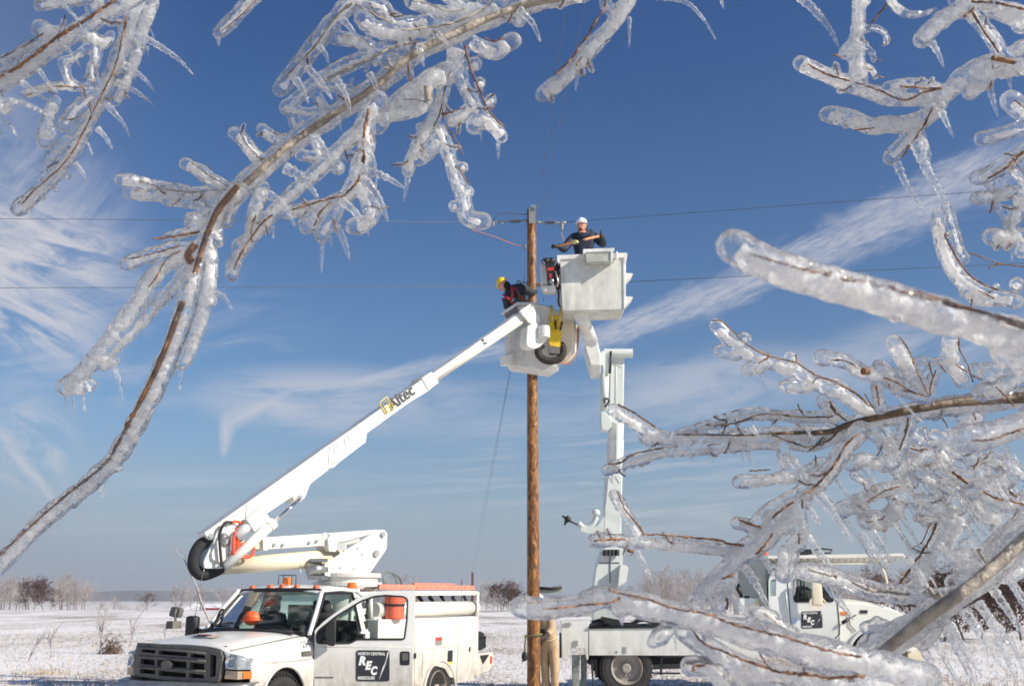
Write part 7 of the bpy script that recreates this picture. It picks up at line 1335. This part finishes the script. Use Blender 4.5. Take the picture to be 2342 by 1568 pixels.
branch('blurry icy branch crossing low in front of the pole and standing worker', 0.56, [
 ('i','H',(98,118),[(-160,950),(0,960),(150,950),(300,930),(450,870),(560,880),(750,930),(1000,990),(1280,1060),(1500,1130),(1900,1230),(2240,1310),(2600,1390),(3000,1500)]),
 ('w','H',(8,14),[(0,965),(150,955),(300,935),(520,915),(600,880)],-.03), ('w','H',(10,14),[(520,805),(600,840),(800,880),(1030,960),(1280,1000),(1500,1085),(1900,1185),(2240,1290),(2500,1340)],-.034),
 ('i','H',(70,76),[(990,1110),(920,1180),(870,1220)]), ('c','H',14,[(1035,1190),(1045,1280)]), ('g','H',80,[(600,960)]), ('c','H',40,[(610,990),(625,1090)])], seed=22, spur=0, voxel=.001, extra=.3, milk=.64)
branch('lower blurry icy branch with a knobbly orange brown twig at the bottom right', 0.62, [
 ('i','H',(100,130),[(1100,1130),(1250,1240),(1450,1360),(1650,1450),(1900,1510),(2240,1560),(2600,1560),(2900,1500)]), ('w','H',(12,18),[(1170,1130),(1260,1230),(1400,1290),(1600,1370),(1750,1420),(1870,1460),(2100,1480),(2240,1500),(2500,1490),(2560,1440)],-.04),
 ('i','H',(88,70),[(1160,1410),(1270,1420),(1380,1500),(1450,1600)]), ('w','H',(20,14),[(1180,1450),(1190,1410),(1270,1400)],-.036), ('w','H',(8,8),[(1990,1300),(2020,1360),(2055,1460)],-.04), ('w','I',(9,8),[(120,1290),(170,1370),(220,1430)],-.045),
 ('i','I',(60,50),[(0,1500),(200,1560),(350,1640)]), ('i','I',(80,90),[(350,1270),(500,1340),(620,1380)],-.02), ('i','I',(70,80),[(700,1350),(800,1400),(900,1400)],-.02), ('w','I',6,[(820,1350),(870,1400),(900,1480)],-.045), ('w','I',6,[(560,1300),(620,1310)],-.04),
 ('i','H',(60,50),[(1500,1480),(1560,1560),(1600,1640)])], seed=23, spur=0, voxel=.001, extra=.3, milk=.5)
branch('heavy grey icy limb climbing to the right edge, hung with long slanting icicles', 0.85, [
 ('i','I',(108,112),[(960,1440),(1100,1310),(1400,1060),(1700,850),(1980,620),(2206,400),(2500,150)]), ('w','I',(44,54),[(985,1400),(1100,1300),(1400,1060),(1700,850),(1980,625),(2206,420),(2500,170)],-.022),
 ('i','I',(96,86),[(1500,970),(1350,1080),(1180,1130),(1020,1210),(920,1330)],.012), ('g','I',128,[(2030,560)]), ('i','I',(120,110),[(2000,560),(2120,400),(2300,280)]), ('w','I',22,[(1460,800),(1500,860),(1560,850)],-.03),
 ('i','I',(88,80),[(480,670),(620,690),(850,760),(1050,830),(1300,850),(1500,875),(1640,860)],.01), ('w','I',(12,18),[(515,655),(640,690),(740,712)],-.02), ('w','I',(18,16),[(860,755),(980,810),(1100,830),(1310,850)],-.02),
 ('i','I',(66,60),[(70,985),(200,1010),(270,1080),(400,1150)]), ('w','I',9,[(165,1000),(220,1040),(265,1075)],-.02), ('i','I',(56,62),[(340,500),(320,620),(315,690)]), ('i','I',(64,58),[(970,1110),(1090,1090),(1150,1120)]), ('g','I',54,[(1050,1070)]),
 ('i','I',(80,60),[(1700,560),(1780,620),(1860,590)]), ('i','I',(70,60),[(1650,760),(1760,700),(1900,600)]), ('i','I',(44,40),[(1400,1260),(1480,1200),(1560,1080)]),
 ('w','I',(20,14),[(1850,500),(1900,580),(1910,600)],-.03), ('i','I',(50,30),[(1020,1440),(1030,1500),(1060,1600)]), ('w','I',(30,14),[(1000,1420),(1040,1480),(1040,1600)],-.02),
 ('c','I',58,[(1560,1030),(1680,1260),(1840,1600)]), ('c','I',46,[(1390,1220),(1480,1400),(1580,1620)]), ('c','I',50,[(1740,980),(1880,1180),(2030,1420)]), ('c','I',46,[(1850,920),(2010,1130),(2190,1350)]),
 ('c','I',44,[(1950,790),(2090,990),(2240,1220)]), ('c','I',44,[(2060,690),(2180,850),(2300,1020)]), ('c','I',40,[(1230,1380),(1320,1490),(1420,1620)]), ('c','I',36,[(1900,980),(1990,1160),(2110,1400)],.03), ('c','I',40,[(1620,1100),(1760,1320),(1870,1480)],.03),
 ('c','I',36,[(1480,1160),(1620,1420),(1760,1640)],.04), ('c','I',30,[(2100,760),(2220,960),(2320,1100)],.04), ('c','I',30,[(1990,1200),(2080,1380),(2160,1560)],.05), ('c','I',26,[(2090,1180),(2170,1360),(2240,1540)],.05),
], 'grey', seed=24, spur=0, voxel=.0012, extra=.25)
branch('tangle of thin icy twigs and parallel slanting icicles filling the right edge', 1.05, [
 ('i','G',(46,40),[(355,690),(440,650),(520,600),(620,580),(700,550)]), ('w','G',5,[(480,650),(560,600),(640,570)],-.02), ('i','G',(56,44),[(480,740),(560,740),(620,690),(650,620)]), ('w','G',5,[(470,750),(540,740),(570,720)],-.02),
 ('i','G',(50,50),[(600,450),(680,480),(760,420),(860,440)]), ('i','G',(46,44),[(850,440),(900,500),(980,540),(1060,500)]), ('w','G',7,[(690,380),(740,395),(780,390)],-.02), ('w','G',6,[(770,470),(850,440),(900,440)],-.02), ('i','G',(44,40),[(400,460),(470,440),(560,470)]),
 ('i','G',(54,46),[(1300,640),(1180,660),(1080,620),(1000,590)]), ('w','G',8,[(1262,665),(1180,640),(1120,630),(1060,600)],-.02), ('w','G',12,[(905,500),(980,560)],-.03), ('w','G',7,[(1010,490),(1045,425)],-.02), ('w','G',7,[(1190,600),(1225,625)],-.02),
 ('i','G',(48,40),[(920,660),(870,800),(790,930),(730,1060),(700,1100)]), ('w','G',(8,8),[(825,740),(800,820),(740,920),(690,990),(640,1060)],-.01), ('g','G',60,[(785,715)]), ('i','G',(50,44),[(960,700),(900,860),(860,960)]), 
 ('i','G',(52,46),[(1180,540),(1100,560),(1010,520)]), ('i','G',(44,40),[(1262,740),(1180,800),(1120,850),(1060,900)]), ('i','G',(46,40),[(900,920),(980,930),(1060,960)]), ('i','G',40,[(700,300),(760,340),(840,350),(900,330)]), ('i','G',40,[(940,220),(1000,240),(1040,200)]), ('w','G',6,[(950,215),(980,200),(1010,210),(1020,240)],-.02),
 ('i','G',(40,36),[(760,520),(840,560),(920,600)]), ('i','G',(38,36),[(560,300),(600,360),(700,380)]), ('w','G',5,[(850,220),(880,280)],-.02), ('w','G',5,[(740,860),(760,840),(800,740)],-.02),
 ('i','G',(40,40),[(1100,1000),(1180,1020),(1262,980)]), ('i','G',(44,40),[(820,320),(930,400),(1040,440),(1160,460),(1280,520)]), ('i','G',(40,40),[(700,640),(800,660),(900,760),(960,800)]), ('i','G',(40,36),[(1000,640),(1060,720),(1150,740)]),
 ('c','G',10,[(563,775),(571,860)]), ('c','G',26,[(220,590),(350,720),(470,870)]), ('c','G',22,[(450,830),(510,940),(562,1025)]), ('c','G',18,[(600,730),(660,830),(712,935)]), ('c','G',18,[(630,690),(700,800),(752,905)]),
 ('c','G',18,[(670,640),(740,740),(805,830)]), ('c','G',26,[(560,450),(700,600),(850,745)]), ('c','G',26,[(690,420),(820,570),(955,730)]), ('c','G',24,[(840,630),(950,740),(1065,870)]), ('c','G',22,[(950,590),(1030,700),(1105,810)]),
 ('c','G',22,[(1030,620),(1090,690),(1155,770)]), ('c','G',12,[(880,850),(915,900),(942,945)]), ('c','G',14,[(850,880),(880,930),(903,975)]), ('c','G',12,[(800,960),(812,1032)]), ('c','G',22,[(430,430),(520,560),(600,640)]),
 ('c','G',22,[(1070,500),(1160,620),(1240,720)]), ('c','G',22,[(1130,480),(1210,580),(1290,680)]), ('c','G',20,[(770,560),(860,680),(930,800)]), ('c','G',20,[(900,560),(980,680),(1060,780)]), ('c','G',18,[(720,560),(790,660),(850,760)]),
 ('c','G',20,[(980,850),(1060,960),(1130,1080)]), ('c','G',22,[(1100,780),(1200,900),(1290,1010)]), ('c','G',20,[(640,520),(740,650),(820,720)]), ('c','G',16,[(330,540),(370,600),(400,650)]), ('c','G',14,[(200,640),(235,770)]),
 ('c','G',18,[(960,640),(1040,780),(1110,860)]), ('c','G',18,[(1060,700),(1120,800),(1180,870)]), ('c','G',18,[(820,480),(880,580),(950,660)]),
] + more_ice(25), seed=25, extra=.7, dvar=.12)
branch('blunt blurred icy twig end with a thin orange core poking in from the right edge', 0.58, [
 ('i','G',(78,84),[(960,335),(1080,320),(1180,285),(1300,255),(1500,220)]), ('w','G',(6,9),[(1000,345),(1100,338),(1180,310),(1262,285),(1450,240)],-.03), ('c','G',24,[(1165,380),(1190,470),(1220,555)])], seed=26, spur=0, extra=.3, milk=.55)
branch('blurred icy twig tip at the top edge between two icy branches at the upper right', 0.62, [('i','D',(28,16),[(870,-30),(900,30),(960,68),(1040,70),(1100,48)])], seed=27, extra=0)
